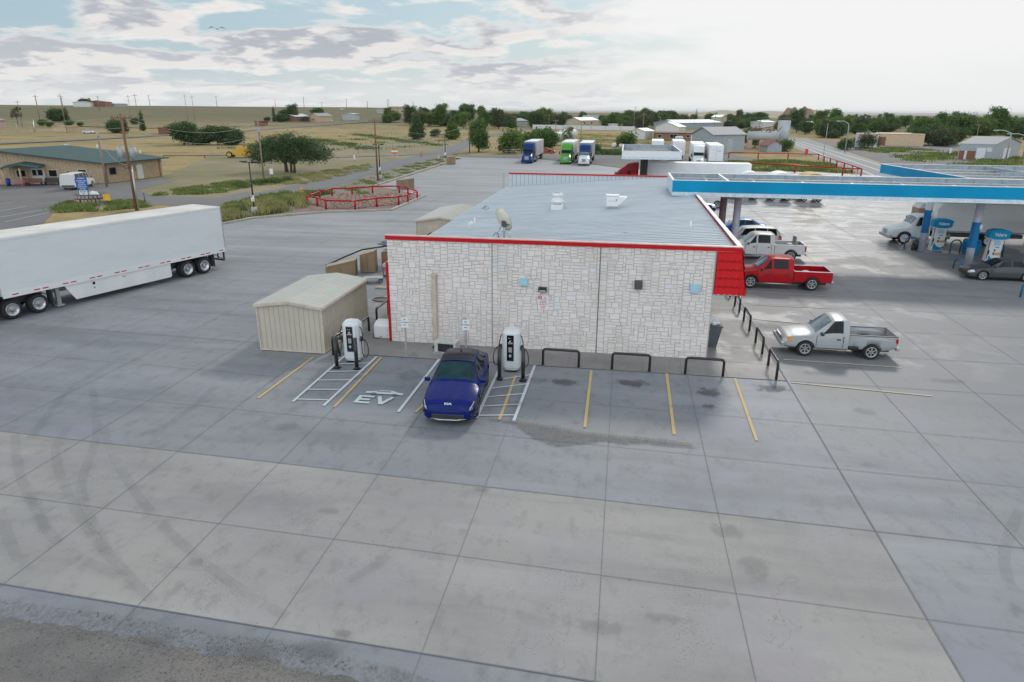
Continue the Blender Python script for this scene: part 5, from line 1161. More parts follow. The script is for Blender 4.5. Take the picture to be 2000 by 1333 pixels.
c1=canopy('fuel_canopy',NC[1],3.3,42,48.3,54.0,4.74,5.80,[M['blue'],M['blue'],M['canin'],M['canwhite']])
mb=MB(); k=5.8
while k<41: mb.box(k,k+.16,48.42,53.88,5.36,5.50); k+=3.3
mb.box(3.42,41.8,50.5,50.62,5.505,5.6); mb.box(3.42,41.8,52.2,52.32,5.505,5.6); part('top_beam',mb,M['steel'],c1)
mb=MB(); mb.box(6.9,7.05,48.42,53.88,5.1,5.78); part('dividing_wall',mb,M['canwhite'],c1)
c2=canopy('fuel_canopy','second blue edged canopy set at the back behind the long one',24.4,46,54.25,68.2,4.74,5.80,[M['canin'],M['blue'],M['canin'],M['blue']],xb=22.95)
mb=MB(); 
for y in (57,60,63,66): mb.box(25.2,45.8,y,y+.2,5.3,5.52)
part('top_beam',mb,M['steel'],c2)
mb=MB(); mb.box(31.5,31.65,54.4,68.0,5.1,5.75); mb.box(29.5,45.9,60.9,61.0,5.1,5.76); part('dividing_wall',mb,M['canin'],c2)
def column(parent,x,y,h=4.75,r=.25,wrap=True,m=None):
    mb=MB(); mb.cyl((x,y,0),(x,y,h),r,n=24); c=part('column',mb,m or M['column'],parent)
    if wrap:
        mb=MB(); mb.cyl((x,y,1.4),(x,y,3.15),r+.02,n=24,caps=False); w=part('column_wrap',mb,mat('wrap_blue',(.0,.15,.42),.35),c,fix=False)
        text('lettering','Valero',.42,M['blue'],w,(x-.0,y-r-.03,2.28),(R(90),R(-90),0),.004)
        mb=MB(); mb.cyl((x+.0,y-r+.1,3.2),(x+r+.02,y-.05,3.3),.0,.0) if False else mb.box(x+r*.55,x+r+.05,y-.25,y-.15,2.7,3.0); part('hose_hook',mb,M['signwhite'],c)
column(c1,23.99,51.2); column(c1,28.72,53.2); column(c2,23.2,57.1,4.6); column(c1,8.1,50.9,wrap=False); column(c1,7.35,52.6,wrap=False,m=mat('column_mauve',(.27,.22,.25),.6),r=.25); column(c2,34,60)
column(c1,36,51.2)
mb=MB(); mb.box(23.0,25.2,57.0,57.2,4.6,4.78); part('outrigger',mb,M['column'],c2)
def pump(loc,label,rz=0):
    o=thing('fuel_pump',label,'fuel pump',loc,rz,'fuel pumps under the canopy'); o.scale=(.84,1,.94)
    mb=MB(); mb.prism([(-.62,.0),(.50,0),(.50,1.95),(-.42,1.95)],-.25,.25); part('cabinet',mb,M['signwhite'],o,bevel=.03)
    mb=MB(); mb.prism([(-.42,.05),(.48,.05),(.48,.42),(.2,.28),(-.1,.38),(-.42,.66)],-.275,-.252); part('base_panel',mb,M['blue'],o)
    mb=MB(); mb.prism([(.15,.06),(.46,.06),(.46,.28)],-.28,-.276); part('accent',mb,M['amber'],o)
    mb=MB(); mb.box(-.22,.30,-.265,-.252,1.42,1.78); part('screen',mb,M['ltblue'],o); mb=MB(); mb.box(-.05,.25,-.262,-.252,1.25,1.31); mb.box(-.12,.02,-.262,-.252,.98,1.13); mb.box(-.15,.0,-.262,-.252,.7,.9); part('card_reader',mb,M['signink'],o)
    mb=MB(); 
    for k in range(4): mb.box(.06+.1*k,.13+.1*k,-.262,-.252,.68,.88)
    part('grade_button',mb,M['amber'],o)
    # topper, bowed outline
    pts=[(-.75,1.98),(-.2,1.88),(.45,1.88),(.85,2.0),(.92,2.5),(.45,2.62),(-.2,2.62),(-.70,2.5)]
    mb=MB(); mb.prism(pts,-.34,.34); t=part('topper',mb,M['blue'],o,bevel=.03)
    mb=MB(); mb.prism([(-.72,1.93),(-.2,1.82),(.5,1.82),(.86,1.94),(.86,1.985),(.45,1.87),(-.2,1.87),(-.72,1.975)],-.36,.36); part('topper_edge',mb,M['signwhite'],t)
    text('lettering','Valero',.34,M['signwhite'],t,(.12,-.35,2.24),(R(90),0,0),.006)
    for s in (-.5,.52):
        mb=MB(); mb.tube([(s,-.2,1.95),(s*1.12,-.3,1.5),(s*1.2,-.34,.6),(s*1.15,-.3,.35),(s*1.05,-.28,.9)],.02,6,.1); mb.box(s-.04,s+.04,-.33,-.25,.75,1.05); part('hose',mb,M['black'],o)
    return o
pump((24.42,57.5,0),'fuel pump with curved blue topper in front of the white box lorry cab'); pump((26.25,52.9,0),'fuel pump with curved blue topper partly hidden behind the dark grey car'); pump((31.0,57.3,0),'fuel pump near the right hand edge under the canopy')
def uhoop(a,b,label,h=.95):
    a=Vector((*a,0));b=Vector((*b,0)); c=(a+b)/2; mb=MB(); hw=(b-a)/2
    pts=[-hw]+[Vector((-hw.x*math.cos(t),-hw.y*math.cos(t),h-.3+.3*math.sin(t))) for t in [k*math.pi/8 for k in range(9)]]+[hw]; mb.tube(pts,.055,8)
    o=part('hoop_bollard',mb,M['hoop'] if 'hoop' in M else M.setdefault('hoop',mat('hoop_blue',(.01,.14,.30),.4))); o.location=c; tag(o,label,'hoop','blue hoops at the pump islands')
uhoop((22.85,50.6),(22.95,49.6),'blue steel hoop standing alone on the concrete left of the grey car',h=.78); uhoop((22.2,57.7),(23.0,57.4),'blue hoop at the foot of the left blue wrapped column'); uhoop((25.2,56.9),(25.9,56.9),'blue hoop beside the blue litter bin'); uhoop((23.3,42.9),(24.2,42.7),'blue hoop cut off by the right edge of the photo'); uhoop((27.7,55.6),(28.3,55.6),'blue hoop behind the second pump')
lb=thing('litter_bin','blue litter bin between the two fuel pumps','bin',(26.5,56.6,0)); mb=MB(); mb.prism([(-.42,0),(.42,0),(.5,.95),(.4,1.1),(-.4,1.1),(-.5,.95)],-.4,.4); part('body',mb,M['blue'],lb,bevel=.03); mb=MB(); mb.box(-.3,.3,-.42,-.40,.9,1.0); part('opening',mb,M['black'],lb)
lump('rubbish_bag',(22.75,57.3,0),.22,.2,.5,M['bag'],'small dark bag beside the foot of the left blue wrapped column','rubbish bag',4)
p=G(1400,410); 
pr=thing('person','x','x')
bpy.data.objects.remove(pr)
# diesel canopy
c3=canopy('diesel_canopy','small white canopy on a black column beyond the shop roof',-.35,6.5,84.0,100.5,4.8,5.75,[M['signwhite'],M['signwhite'],M['canin'],M['signwhite']])
mb=MB(); mb.box(1.95,2.85,88.6,89.4,0,4.79)
for k in range(6): mb.box(1.98+k*.15,2.05+k*.15,88.53,88.59,0,4.75)
part('column',mb,M['black'],c3)
mb=MB(); 
for k in range(4): mb=MB(); mb.box(.9,5.6,87.5+k*3,87.9+k*3,5.16,5.45); part('top_beam',mb,M['grey'],c3)
# ---------------------------------------------------------------- red railed gravel island
IS=[G(*p) for p in [(600,400),(694,409),(737,405),(815,390),(770,381),(728,380),(648,385),(610,393)]]
PR=[(600,400),(620,403),(637,409),(694,410),(736,404),(779,401),(797,397),(815,389),(797,382),(780,378),(728,379),(688,382),(649,384),(625,390)]
pp=[G(*p) for p in PR]
sheet('gravel_bed',g((560,422),(640,415.5),(767,411.5),(831,385),(800,370),(735,364),(650,380),(590,398)),-.02,M['redgravel'])
ri_=thing('red_rail_fence','low red pipe rail fence enclosing the oval gravel island left of the shop','fence',(0,0,0))
mb=MB(); n=len(pp)
for i,p in enumerate(pp):
    q=pp[(i+1)%n]; mb.tube([Vector((p.x,p.y,.92)),Vector((q.x,q.y,.92))],.09,8)
part('rail',mb,PT['red'],ri_)
for p in pp: mb=MB(); mb.cyl((p.x,p.y,-.05),(p.x,p.y,.9),.11,n=10); part('post',mb,PT['red'],ri_)
def rockpile(name,poly,n,s,mats_,label,cat,seed=1,z=0):
    r=random.Random(seed); mb=MB(); xs=[p.x for p in poly];ys=[p.y for p in poly]; cnt=0
    def inside(x,y):
        c=False;j=len(poly)-1
        for i in range(len(poly)):
            a,b=poly[i],poly[j]
            if (a.y>y)!=(b.y>y) and x<(b.x-a.x)*(y-a.y)/(b.y-a.y)+a.x: c=not c
            j=i
        return c
    while cnt<n:
        x=r.uniform(min(xs),max(xs)); y=r.uniform(min(ys),max(ys))
        if not inside(x,y): continue
        cnt+=1; k=s*r.uniform(.5,1.3); c=Vector((x,y,z+k*.25)); rot=Matrix.Rotation(r.uniform(0,6),3,Vector((r.uniform(-1,1),r.uniform(-1,1),r.uniform(-1,1))).normalized())
        vs=[c+rot@Vector(v)*k*r.uniform(.7,1.2) for v in ((1,0,0),(-1,0,0),(0,1,0),(0,-1,0),(0,0,.7),(0,0,-.7))]
        mb.add(vs,[(0,2,4),(2,1,4),(1,3,4),(3,0,4),(2,0,5),(1,2,5),(3,1,5),(0,3,5)])
    o=part(name,mb,mats_,fix=False); return tag(o,label,cat,kind='stuff')
m=NT('red_cobbles'); c=m.mix(m.g.outputs['Random Per Island'],(.22,.14,.12),(.42,.31,.25)); m.col(c); m.rough(.9)
rockpile('river_rocks',[Vector((p.x*.94+Vector((-29.7,77.5,0)).x*.06,p.y*.94+77.5*.06,0)) for p in pp],2600,.19,m.m,'loose red and tan cobbles inside the red railed island','rocks')
# grass and weeds
def weeds(name,poly,n,h,cols,label,seed=1,clump=.5,w=.05,thr=.1):
    r=random.Random(seed); mb=MB(); xs=[p[0] for p in poly];ys=[p[1] for p in poly]
    def inside(x,y):
        c=False;j=len(poly)-1
        for i in range(len(poly)):
            a,b=poly[i],poly[j]
            if (a[1]>y)!=(b[1]>y) and x<(b[0]-a[0])*(y-a[1])/(b[1]-a[1])+a[0]: c=not c
            j=i
        return c
    cnt=0;vs=[];fs=[]
    ps=max(.8,clump*2.2)
    while cnt<n:
        cx,cy=r.uniform(min(xs),max(xs)),r.uniform(min(ys),max(ys))
        if not inside(cx,cy): continue
        q=math.sin(cx/ps+seed)*math.sin(cy/ps*.8+2*seed)+.6*math.sin(cx/ps*2.3+cy/ps*1.7+seed)+r.gauss(0,.35)
        if q<thr: cnt+=.25; continue
        nb=8; hh=h*r.uniform(.4,1.3); z0=Hgt(cx,cy)
        for _ in range(nb):
            x=cx+r.gauss(0,clump*.5);y=cy+r.gauss(0,clump*.5); a=r.uniform(0,6.28); dx,dy=math.cos(a)*w,math.sin(a)*w; lx,ly=r.gauss(0,.35)*hh,r.gauss(0,.35)*hh; b=len(vs)
            vs+=[(x-dx,y-dy,z0-.05),(x+dx,y+dy,z0-.05),(x+dx*1.6+lx*.6,y+dy*1.6+ly*.6,z0+hh*.6),(x+lx,y+ly,z0+hh)]; fs.append((b,b+1,b+2,b+3))
        cnt+=1
    mb.add(vs,fs); o=part(name,mb,cols,fix=False); return tag(o,label,'grass',kind='stuff')
def leafmat(name,a,b,rough=.7,trans=.25):
    m=NT(name); ri=m.g.outputs['Random Per Island']; n=m.noise(.35,4,.6)
    c=m.mix(ri,a,b); c=m.mix(m.ramp(n,.4,.65,0,.45),c,tuple(x*.5 for x in a)); m.col(c); m.rough(rough); m.b.inputs['Specular IOR Level'].default_value=.15
    tr=m.n('ShaderNodeBsdfTranslucent'); m.l(c,tr.inputs[0]); mx=m.n('ShaderNodeMixShader'); mx.inputs[0].default_value=trans
    m.l(m.b.outputs[0],mx.inputs[1]); m.l(tr.outputs[0],mx.inputs[2]); m.l(mx.outputs[0],m.t.nodes['Material Output'].inputs[0]); return m.m
M['weed']=leafmat('weed_green',(.13,.19,.055),(.30,.33,.11)); M['weedy']=leafmat('weed_yellow',(.28,.28,.11),(.42,.38,.18)); M['weedd']=leafmat('weed_dark',(.09,.14,.045),(.17,.23,.08))
gw=lambda *a:[tuple(G(*p)) for p in a]
weeds('verge_weeds',gw((440,420),(495,404),(590,400),(600,385),(650,378),(560,378),(500,390),(440,405)),2600,.5,M['weed'],'tall green weeds on the verge between the side road and the red railed island',1)
weeds('verge_weeds',gw((430,436),(520,420),(600,405),(590,385),(520,392),(435,412)),1500,.55,M['weedy'],'yellowing weeds on the verge behind the near lamp post',2)
weeds('verge_weeds',gw((655,384),(720,380),(740,362),(800,340),(900,310),(890,302),(800,322),(700,355),(640,376)),900,.22,M['weed'],'low sparse weeds along the far side of the kerb',3,thr=.7)
weeds('verge_weeds',gw((470,368),(560,355),(570,350),(460,362)),500,.5,M['weedd'],'dark weeds at the edge of the lawn beside the side road',4)
weeds('island_grass',gw((100,405),(130,395),(260,392),(305,403),(200,412),(110,415)),1300,.22,M['weed'],'green grass round the stone planter sign',5)
weeds('lawn_grass',gw((300,382),(330,372),(470,352),(480,365),(430,378)),1800,.2,M['weed'],'short green grass where the lawn meets the side road',6)
weeds('lawn_grass',gw((480,350),(560,345),(720,320),(730,330),(600,360),(480,362)),1600,.16,M['weedy'],'yellow green grass beside the side road under the big tree',7)
weeds('fenced_weeds',gw((1425,316),(1600,316),(1660,338),(1480,335),(1400,325)),2600,.5,M['weed'],'green weeds inside the large red fenced plot',8,clump=1.2,w=.08,thr=.45)
weeds('rear_hedge',gw((1155,302),(1217,303),(1217,297),(1155,296)),700,.8,M['weedd'],'low green hedge along the back of the lot',9,clump=1.2,w=.15)
weeds('roadside_scrub',[tuple(T(*p)) for p in ((1640,287),(1700,296),(1800,320),(1990,330),(1990,305),(1850,297),(1760,290))],2200,.5,M['weed'],'scrubby grass beside the highway on the right',10,clump=1.6,w=.13,thr=.75)
weeds('field_scrub',[tuple(T(*p)) for p in ((560,300),(860,285),(900,270),(700,262),(430,290))],1300,.35,M['weedd'],'dark scrub patches across the golden field',11,clump=2.5,w=.12,thr=.7)
weeds('field_scrub',[tuple(T(*p)) for p in ((1130,262),(1260,262),(1300,285),(1130,290))],900,.4,M['weedy'],'dry scrub in the field behind the parked lorries',12,clump=2.5,w=.12,thr=.5)
# ---------------------------------------------------------------- trees
M['bark']=mat('bark',(.13,.10,.075),.9,scale=4)
M['leafd']=leafmat('foliage_dark',(.05,.10,.04),(.16,.22,.10)); M['leafm']=leafmat('foliage_mid',(.065,.13,.04),(.18,.27,.09)); M['leafl']=leafmat('foliage_light',(.10,.16,.045),(.21,.28,.09)); M['leafg']=leafmat('foliage_greyish',(.085,.11,.06),(.18,.21,.11))
def crown(seed,blobs,ncl,per,ls,clr):
    r=random.Random(seed); vs=[];fs=[]; tot=sum(b[3]*b[4]*b[5] for b in blobs)
    for bx,by,bz,rx,ry,rz in blobs:
        k=max(6,int(ncl*rx*ry*rz/tot)); 
        for _ in range(k):
            d=Vector((r.gauss(0,1),r.gauss(0,1),r.gauss(0,1))).normalized(); rad=r.uniform(.45,1.0)**.5*r.choice((1,1,1,1.1,.9))
            c=Vector((bx+d.x*rx*rad,by+d.y*ry*rad,bz+d.z*rz*rad)); cr=clr*r.uniform(.6,1.3)
            for _ in range(per):
                q=c+Vector((r.gauss(0,1)*cr,r.gauss(0,1)*cr,r.gauss(0,.75)*cr)); s=ls*r.uniform(.6,1.3)
                a=Vector((r.gauss(0,1),r.gauss(0,1),r.gauss(0,1))).normalized(); b=a.orthogonal().normalized(); cc=a.cross(b); e=len(vs)
                vs+=[q+b*s,q+cc*s*.6,q-b*s,q-cc*s*.6]; fs.append((e,e+1,e+2,e+3))
    mb=MB(); mb.add(vs,fs); return mb.mesh('crown',False)
def trunkmesh(seed,h,r0,nl,spread,multi=1):
    r=random.Random(seed); mb=MB()
    for t in range(multi):
        bx,by=(r.uniform(-1,1)*spread*.35,r.uniform(-1,1)*.6) if multi>1 else (0,0); a=r.uniform(0,6.28); p=[(bx,by,-.2),(bx*1.1+.1*math.cos(a),by+.1*math.sin(a),h*.35),(bx*1.5+.3*math.cos(a),by*1.2,h*.7)]
        mb.tube(p,[r0,r0*.8,r0*.45],8)
        for k in range(nl):
            a=2*math.pi*k/nl+r.uniform(-.5,.5); z=h*r.uniform(.3,.55); L=spread*r.uniform(.5,.9)
            mb.tube([(bx*1.1,by,z),(bx+L*.5*math.cos(a),by+L*.5*math.sin(a),z+h*.25),(bx+L*math.cos(a),by+L*math.sin(a),z+h*.45)],[r0*.5,r0*.32,r0*.12],6)
    return mb.mesh('trunk')
PROTO={}
def proto(k,seed,blobs,ncl,per,ls,clr,h,r0,nl,spread,multi=1): PROTO[k]=(crown(seed,blobs,ncl,per,ls,clr),trunkmesh(seed,h,r0,nl,spread,multi))
def tree(k,p,label,m,sc=1.,rz=0,group=None,name='tree',z=1.):
    o=thing(name,label,'tree' if name!='shrub' else 'shrub',p,rz,group); o.scale=(sc,sc,sc*z)
    c=bpy.data.objects.new('crown',PROTO[k][0]); scene.collection.objects.link(c); c.parent=o
    if not PROTO[k][0].materials: PROTO[k][0].materials.append(None)
    c.material_slots[0].link='OBJECT'; c.material_slots[0].material=m
    t=link('trunk',PROTO[k][1],M['bark'],o); return o
rr=random.Random(2)
def rb(n,R_,z0,z1,rs,seed,sq=1.):
    r=random.Random(seed); return [(R_*math.sqrt(r.random())*math.cos(a:=r.uniform(0,6.28)),R_*sq*math.sqrt(r.random())*math.sin(a),r.uniform(z0,z1),rs*r.uniform(.7,1.2),rs*r.uniform(.7,1.2),rs*r.uniform(.55,.9)) for _ in range(n)]
proto('big',1,[(-4.6,0,3.9,2.3,2.4,2.2),(-2.4,.4,4.9,2.6,2.6,2.3),(0,0,5.5,2.7,2.8,2.2),(2.2,0,4.9,2.5,2.6,2.2),(4.4,.3,4.4,2.2,2.3,1.9),(5.9,0,3.6,1.5,1.6,1.3),(-5.5,0,2.9,1.4,1.6,1.3),(-1,-1,3.4,3,2.2,1.5),(3,-1,3.4,2.6,2.0,1.3)],1100,24,.125,.45,4.4,.22,5,3.0,6)
proto('round',2,[(0,0,3.6,2.7,2.7,2.5)]+rb(10,2.8,1.2,5.6,1.5,3),460,14,.26,.5,4,.28,5,2.6)
proto('tall',3,[(0,0,4.6,2.3,2.3,3.4)]+rb(10,2.3,1.5,8.0,1.4,7),460,14,.26,.5,5,.28,5,2.2)
proto('wide',4,[(0,0,2.8,3.7,3.2,2.3)]+rb(11,3.6,1.0,4.8,1.5,9),500,14,.27,.5,3,.3,6,3.4)
proto('cone',5,[(0,0,1.6,2.6,2.6,1.4),(0,0,3.0,2.3,2.3,1.5),(0,0,4.6,1.8,1.8,1.5),(0,0,6.2,1.1,1.1,1.3),(0,0,7.4,.5,.5,.8)],460,14,.22,.35,3,.22,4,1.5)
proto('shrub',6,[(0,0,1.4,1.8,1.8,1.3)]+rb(6,1.8,.8,2.4,.9,5),200,12,.2,.36,1.6,.1,4,1.2)
proto('sparse',7,rb(12,1.8,2.6,6.2,.9,11),130,9,.22,.35,5.5,.16,7,2.0)
proto('spire',8,[(0,0,z,.9-.08*z,.9-.08*z,1.1) for z in (1,2.4,3.8,5.2,6.6)],150,12,.2,.25,2,.12,3,.5)
tree('big',T(568,337),'big spreading dark green tree with several trunks on the lawn left of centre',M['leafd'],1.03,z=.80)
b=T(385,284)
for k,(px,sc,kk) in enumerate(((360,1.25,'round'),(392,1.05,'wide'),(425,1.05,'round'),(455,1.1,'wide'))): tree(kk,T(px,283),['leftmost','second','third','rightmost'][k]+' of the dark bushy trees in a row above the green roofed building',M['leafd'],sc*.86,k*50,z=.9)
tree('cone',T(815,273),'dense cone shaped dark tree standing alone in the golden field',M['leafd'],1.05,z=1.02)
tree('cone',T(884,273),'lighter green cone shaped tree beside the field fence',M['leafl'],.98,30)
tree('tall',T(935,297),'large dark green tree left of the parked lorries',M['leafm'],.92,10); tree('shrub',T(997,299),'loose light green bush between the big tree and the blue lorry',M['leafl'],1.5,z=1.2)
tree('wide',T(1062,292),'broad dark green tree right behind the blue lorry',M['leafm'],1.0,40); tree('shrub',T(1030,294),'rounded dark bush behind the blue lorry cab',M['leafm'],1.5)
tree('sparse',T(1107,285),'small sparse tree between the white tanks',M['leafl'],.8); tree('shrub',T(850,268),'small pale bush in front of the fence in the golden field',M['leafg'],.95)
tree('wide',T(112,238),'wide dark tree on the hillside at the far left',M['leafd'],1.2); tree('wide',T(228,260),'dark tree behind the brown utility pole',M['leafd'],.92); tree('spire',T(280,256),'narrow dark tree right of the brown utility pole',M['leafd'],1.1); tree('shrub',T(264,243),'small dark shrub on the hillside beside the pole tops',M['leafd'],1.0)
tree('sparse',T(35,242),'thin nearly bare tree at the far left hillside',M['leafg'],1.15); tree('wide',T(165,207),'dark flat topped tree on the ridge beside the houses',M['leafd'],1.35,z=.9)
for k,(px,py,sc,kk) in enumerate(((536,238,1.7,'spire'),(560,238,1.6,'round'),(574,238,1.7,'tall'),(522,238,1.3,'shrub'),(549,239,1.3,'wide'),(621,236,1.7,'round'),(596,239,1.6,'shrub'))): tree(kk,T(px,py),['pointed dark tree left of the white roofed brick house','dark round tree beside the white roofed brick house','tall dark tree touching the white roofed brick house','low grey bush left of the group by the white roofed brick house','wide dark tree in the group left of the white roofed brick house','dark round tree right of the white roofed brick house','grey green bush in front of the white roofed brick house'][k],M['leafd'] if k not in (3,6) else M['leafg'],sc*.66)
for px,py,sc in ((83,246,.9),(97,248,.7),(135,247,.9),(157,247,.6)): tree('shrub',T(px,py),'small green shrub above the far left park, '+{83:'leftmost',97:'second from the left',135:'third from the left',157:'rightmost'}[px],M['leafm'],sc,group='small shrubs above the park')
tree('shrub',T(1160,301),'low green shrub right of the silver and blue lorry',M['leafm'],.8)
tree('shrub',T(1222,290),'bush beside the white propane tanks behind the diesel canopy',M['leafm'],1.4)
tree('shrub',T(1415,296),'small green bush at the foot of the grey metal shed',M['leafd'],1.0); tree('shrub',T(1533,296),'green bush right of the little grey shed by the silo',M['leafm'],1.0)
tree('round',T(1463,288),'green tree between the grey metal shed and the silo',M['leafm'],.85); tree('shrub',T(1650,293),'dark bush at the foot of the tall street lamp across the highway',M['leafd'],1.0); 
for px,sc in ((1688,1.5),(1700,1.1)): tree('shrub',T(px,292),'dark bush in front of the painted sign wall, '+('larger one' if sc>1.2 else 'smaller one'),M['leafd'],sc)
# the town's trees in a long band to the horizon
band=[(745,800,232,240,5,.8),(800,905,232,248,20,1.0),(850,1000,236,252,20,1.0),(905,925,236,238,3,1.5),(1000,1060,234,246,10,1),(1040,1095,243,250,9,1.1),(1100,1240,231,238,18,1),(1150,1290,238,252,12,1),(1180,1260,243,254,7,1.0),(1240,1370,233,246,18,1),(1370,1560,234,254,32,1),(1540,1640,238,272,26,1.05),(1640,1720,238,262,18,1),(1700,2000,234,262,48,1.0),(1780,1870,262,290,9,.95),(1865,2000,258,275,12,1.1),(1550,2000,228,236,20,1.1)]
BT=[]
rr=random.Random(8); kinds=['round','wide','tall','round','wide','shrub']
for bi,(xa,xb,ya,yb,n,sz) in enumerate(band):
    for i in range(n):
        px=rr.uniform(xa,xb); py=rr.uniform(ya,yb)
        if 1128<px<1172 and py>233: continue
        if 1280<px<1420 and py>243: continue
        p=T(px,py); kd=rr.choice(kinds); sc=rr.uniform(.8,1.3)*sz*(1.25 if kd=='shrub' else 1.0)
        right=px>1540
        if p.length>700 and not right: sc*=1.3
        if right: sc*=1.05 if py>246 else .80
        mt=rr.choice(['leafm','leafm','leafd','leafl','leafg']); BT.append((px,right,kd,mt,tree(kd,p,'t',M[mt],sc,rr.uniform(0,360),group='trees across the highway' if right else 'trees of the town at the horizon')))
LMK=[(770,'the low dark home on the slope'),(835,'the pink walled house'),(900,'the fork of the side road'),(950,'the lone large dark tree'),(1020,'the grey house above the road'),(1065,'the blue lorry'),(1110,'the green lorry'),(1150,'the cream house'),(1200,'the distant box lorry'),(1245,'the tall poles right of centre'),(1300,'the brown brick house'),(1350,'the pale warehouse'),(1410,'the square tower'),(1460,'the pipework tank'),(1520,'the tall silo'),(1570,'the spoil mound'),(1615,'the thin grey pole'),(1655,'the painted sign'),(1700,'the tan shop entrance'),(1755,'the tan shop roof'),(1810,'the tan shop end wall'),(1850,'the white sign post'),(1900,'the metal workshop'),(1945,'the workshop gable'),(1985,'the right edge street lamp')]
ordn=['first','second','third','fourth','fifth','sixth','seventh','eighth','ninth','tenth','eleventh','twelfth','thirteenth','fourteenth','fifteenth','sixteenth','seventeenth','eighteenth','nineteenth','twentieth']
cntL={}
for px,right,kd,mt,o in sorted(BT,key=lambda t:t[0]):
    l=min(LMK,key=lambda q:abs(q[0]-px)); k=cntL.get(l[1],0); cntL[l[1]]=k+1
    tone={'leafm':'mid green','leafd':'dark','leafl':'light green','leafg':'grey green'}[mt]; shp={'round':'round','wide':'wide','tall':'tall','shrub':'low'}[kd]
    o['label']='%s %s tree, %s from the left above %s'%(tone,shp,ordn[k] if k<20 else 'last',l[1])
# ---------------------------------------------------------------- houses and sheds
HM={k:mat('h_'+k,*v) for k,v in dict(brick=((.26,.145,.095),.8),cream=((.52,.44,.32),.8),pink=((.48,.32,.27),.8),white=((.62,.62,.60),.6),metal=((.33,.37,.40),.5),tan=((.56,.42,.28),.8),roofbrown=((.24,.13,.10),.8),roofgrey=((.30,.30,.30),.7),roofwhite=((.66,.68,.70),.5),roofblue=((.42,.53,.62),.45),dark=((.06,.06,.065),.5),rust=((.22,.09,.06),.8),palegrey=((.42,.44,.45),.7)).items()}
def house(pa,pb,depth,h,rise,wall,roof,label,cat='house',ridge='along',wins=(),doors=(),name='house',eave=.4,zlift=0):
    f_=.62 if pa[0]<800 else (.74 if name!="metal_shed" else 1.); h*=f_; rise*=f_
    A,B=T(*pa),T(*pb); d=B-A; d.z=0; L=d.length; z=min(A.z,B.z)-.1; o=thing(name,label,cat,(A.x,A.y,z),math.degrees(math.atan2(d.y,d.x)))
    mb=MB()
    if ridge=='along': mb.prism([(0,0),(depth,0),(depth,h),(depth/2,h+rise),(0,h)],0,L,'x')
    elif ridge=='across': mb.prism([(0,0),(L,0),(L,h),(L/2,h+rise),(0,h)],0,depth)
    else: mb.box(0,L,0,depth,0,h)
    part('wall',mb,HM[wall],o)
    mb=MB(); e=eave; t=.12
    def slab(p): mb.add([Vector(q) for q in p]+[Vector(q)+Vector((0,0,t)) for q in p],[(3,2,1,0),(4,5,6,7),(0,1,5,4),(1,2,6,5),(2,3,7,6),(3,0,4,7)])
    if ridge=='along':
        k=rise/(depth/2)*e; slab([(-e,-e,h-k+.02),(L+e,-e,h-k+.02),(L+e,depth/2,h+rise+.02),(-e,depth/2,h+rise+.02)]); slab([(-e,depth/2,h+rise+.02),(L+e,depth/2,h+rise+.02),(L+e,depth+e,h-k+.02),(-e,depth+e,h-k+.02)])
    elif ridge=='across':
        k=rise/(L/2)*e; slab([(-e,-e,h-k+.02),(L/2,-e,h+rise+.02),(L/2,depth+e,h+rise+.02),(-e,depth+e,h-k+.02)]); slab([(L/2,-e,h+rise+.02),(L+e,-e,h-k+.02),(L+e,depth+e,h-k+.02),(L/2,depth+e,h+rise+.02)])
    else: slab([(-e,-e,h+.01),(L+e,-e,h+.01),(L+e,depth+e,h+.01),(-e,depth+e,h+.01)])
    part('roof',mb,HM[roof],o,fix=False)
    for (u0,u1,z0,z1,mm) in wins:
        mb=MB(); mb.box(u0*L,u1*L,-.05,-.004,z0*h,z1*h); w=part('window',mb,HM['white'],o); mb=MB(); n=max(1,round((u1-u0)*L/1.2))
        for q in range(n): a=u0*L+.08+q*((u1-u0)*L-.08)/n; mb.box(a,a+((u1-u0)*L-.08)/n-.08,-.062,-.051,z0*h+.1,z1*h-.1)
        part('pane',mb,M['glass'] if mm else HM['palegrey'],w)
    for (u0,u1,z1,mm) in doors: mb=MB(); mb.box(u0*L,u1*L,-.06,-.004,.05,z1*h); part('door',mb,HM[mm],o)
    return o
# green roofed metal building (left)
gb=thing('green_roofed_building','tan ribbed metal building with dark green roof and porch at the left','building',(0,0,0))
C=G(208.7,358.7); Rr_=G(319.5,344.2); Lf=G(0,361.3); Lf=C+(Lf-C)*2.0; he,hr=2.75,4.55
M['tanclad']=mat('tan_cladding',(.44,.33,.215),.6,dirt=.1); m=NT('green_roof'); n=m.noise(.5,5,.6); m.col(m.mix(n,(.015,.055,.058),(.028,.075,.076))); m.rough(.55); M['greenroof']=m.m
back=Rr_-C; 
Pk=C+(Lf-C)*.50
def up(p,z): return Vector((p.x,p.y,z))
mb=MB(); mb.add([C,Rr_,Rr_+(Lf-C),Lf,up(C,he),up(Rr_,he),up(Rr_+(Lf-C),he),up(Lf,he),up(Pk,hr),up(Pk+back,hr)],[(0,1,5,4),(0,4,8,7,3),(3,7,6,2),(1,2,6,9,5)])
def wribs(a,b,h0,hf,mbb,sp=.45):
    d=(b-a); L=d.length; d.normalize(); nn=Vector((d.y,-d.x,0)); 
    k=.2
    while k<L:
        q=a+d*k; h=hf(k/L); mbb.add([q,q+d*.06,q+d*.06+nn*.05,q+nn*.05,up(q,h),up(q+d*.06,h),up(q+d*.06+nn*.05,h),up(q+nn*.05,h)],[(4,5,6,7),(0,1,5,4),(1,2,6,5),(2,3,7,6),(3,0,4,7)]); k+=sp
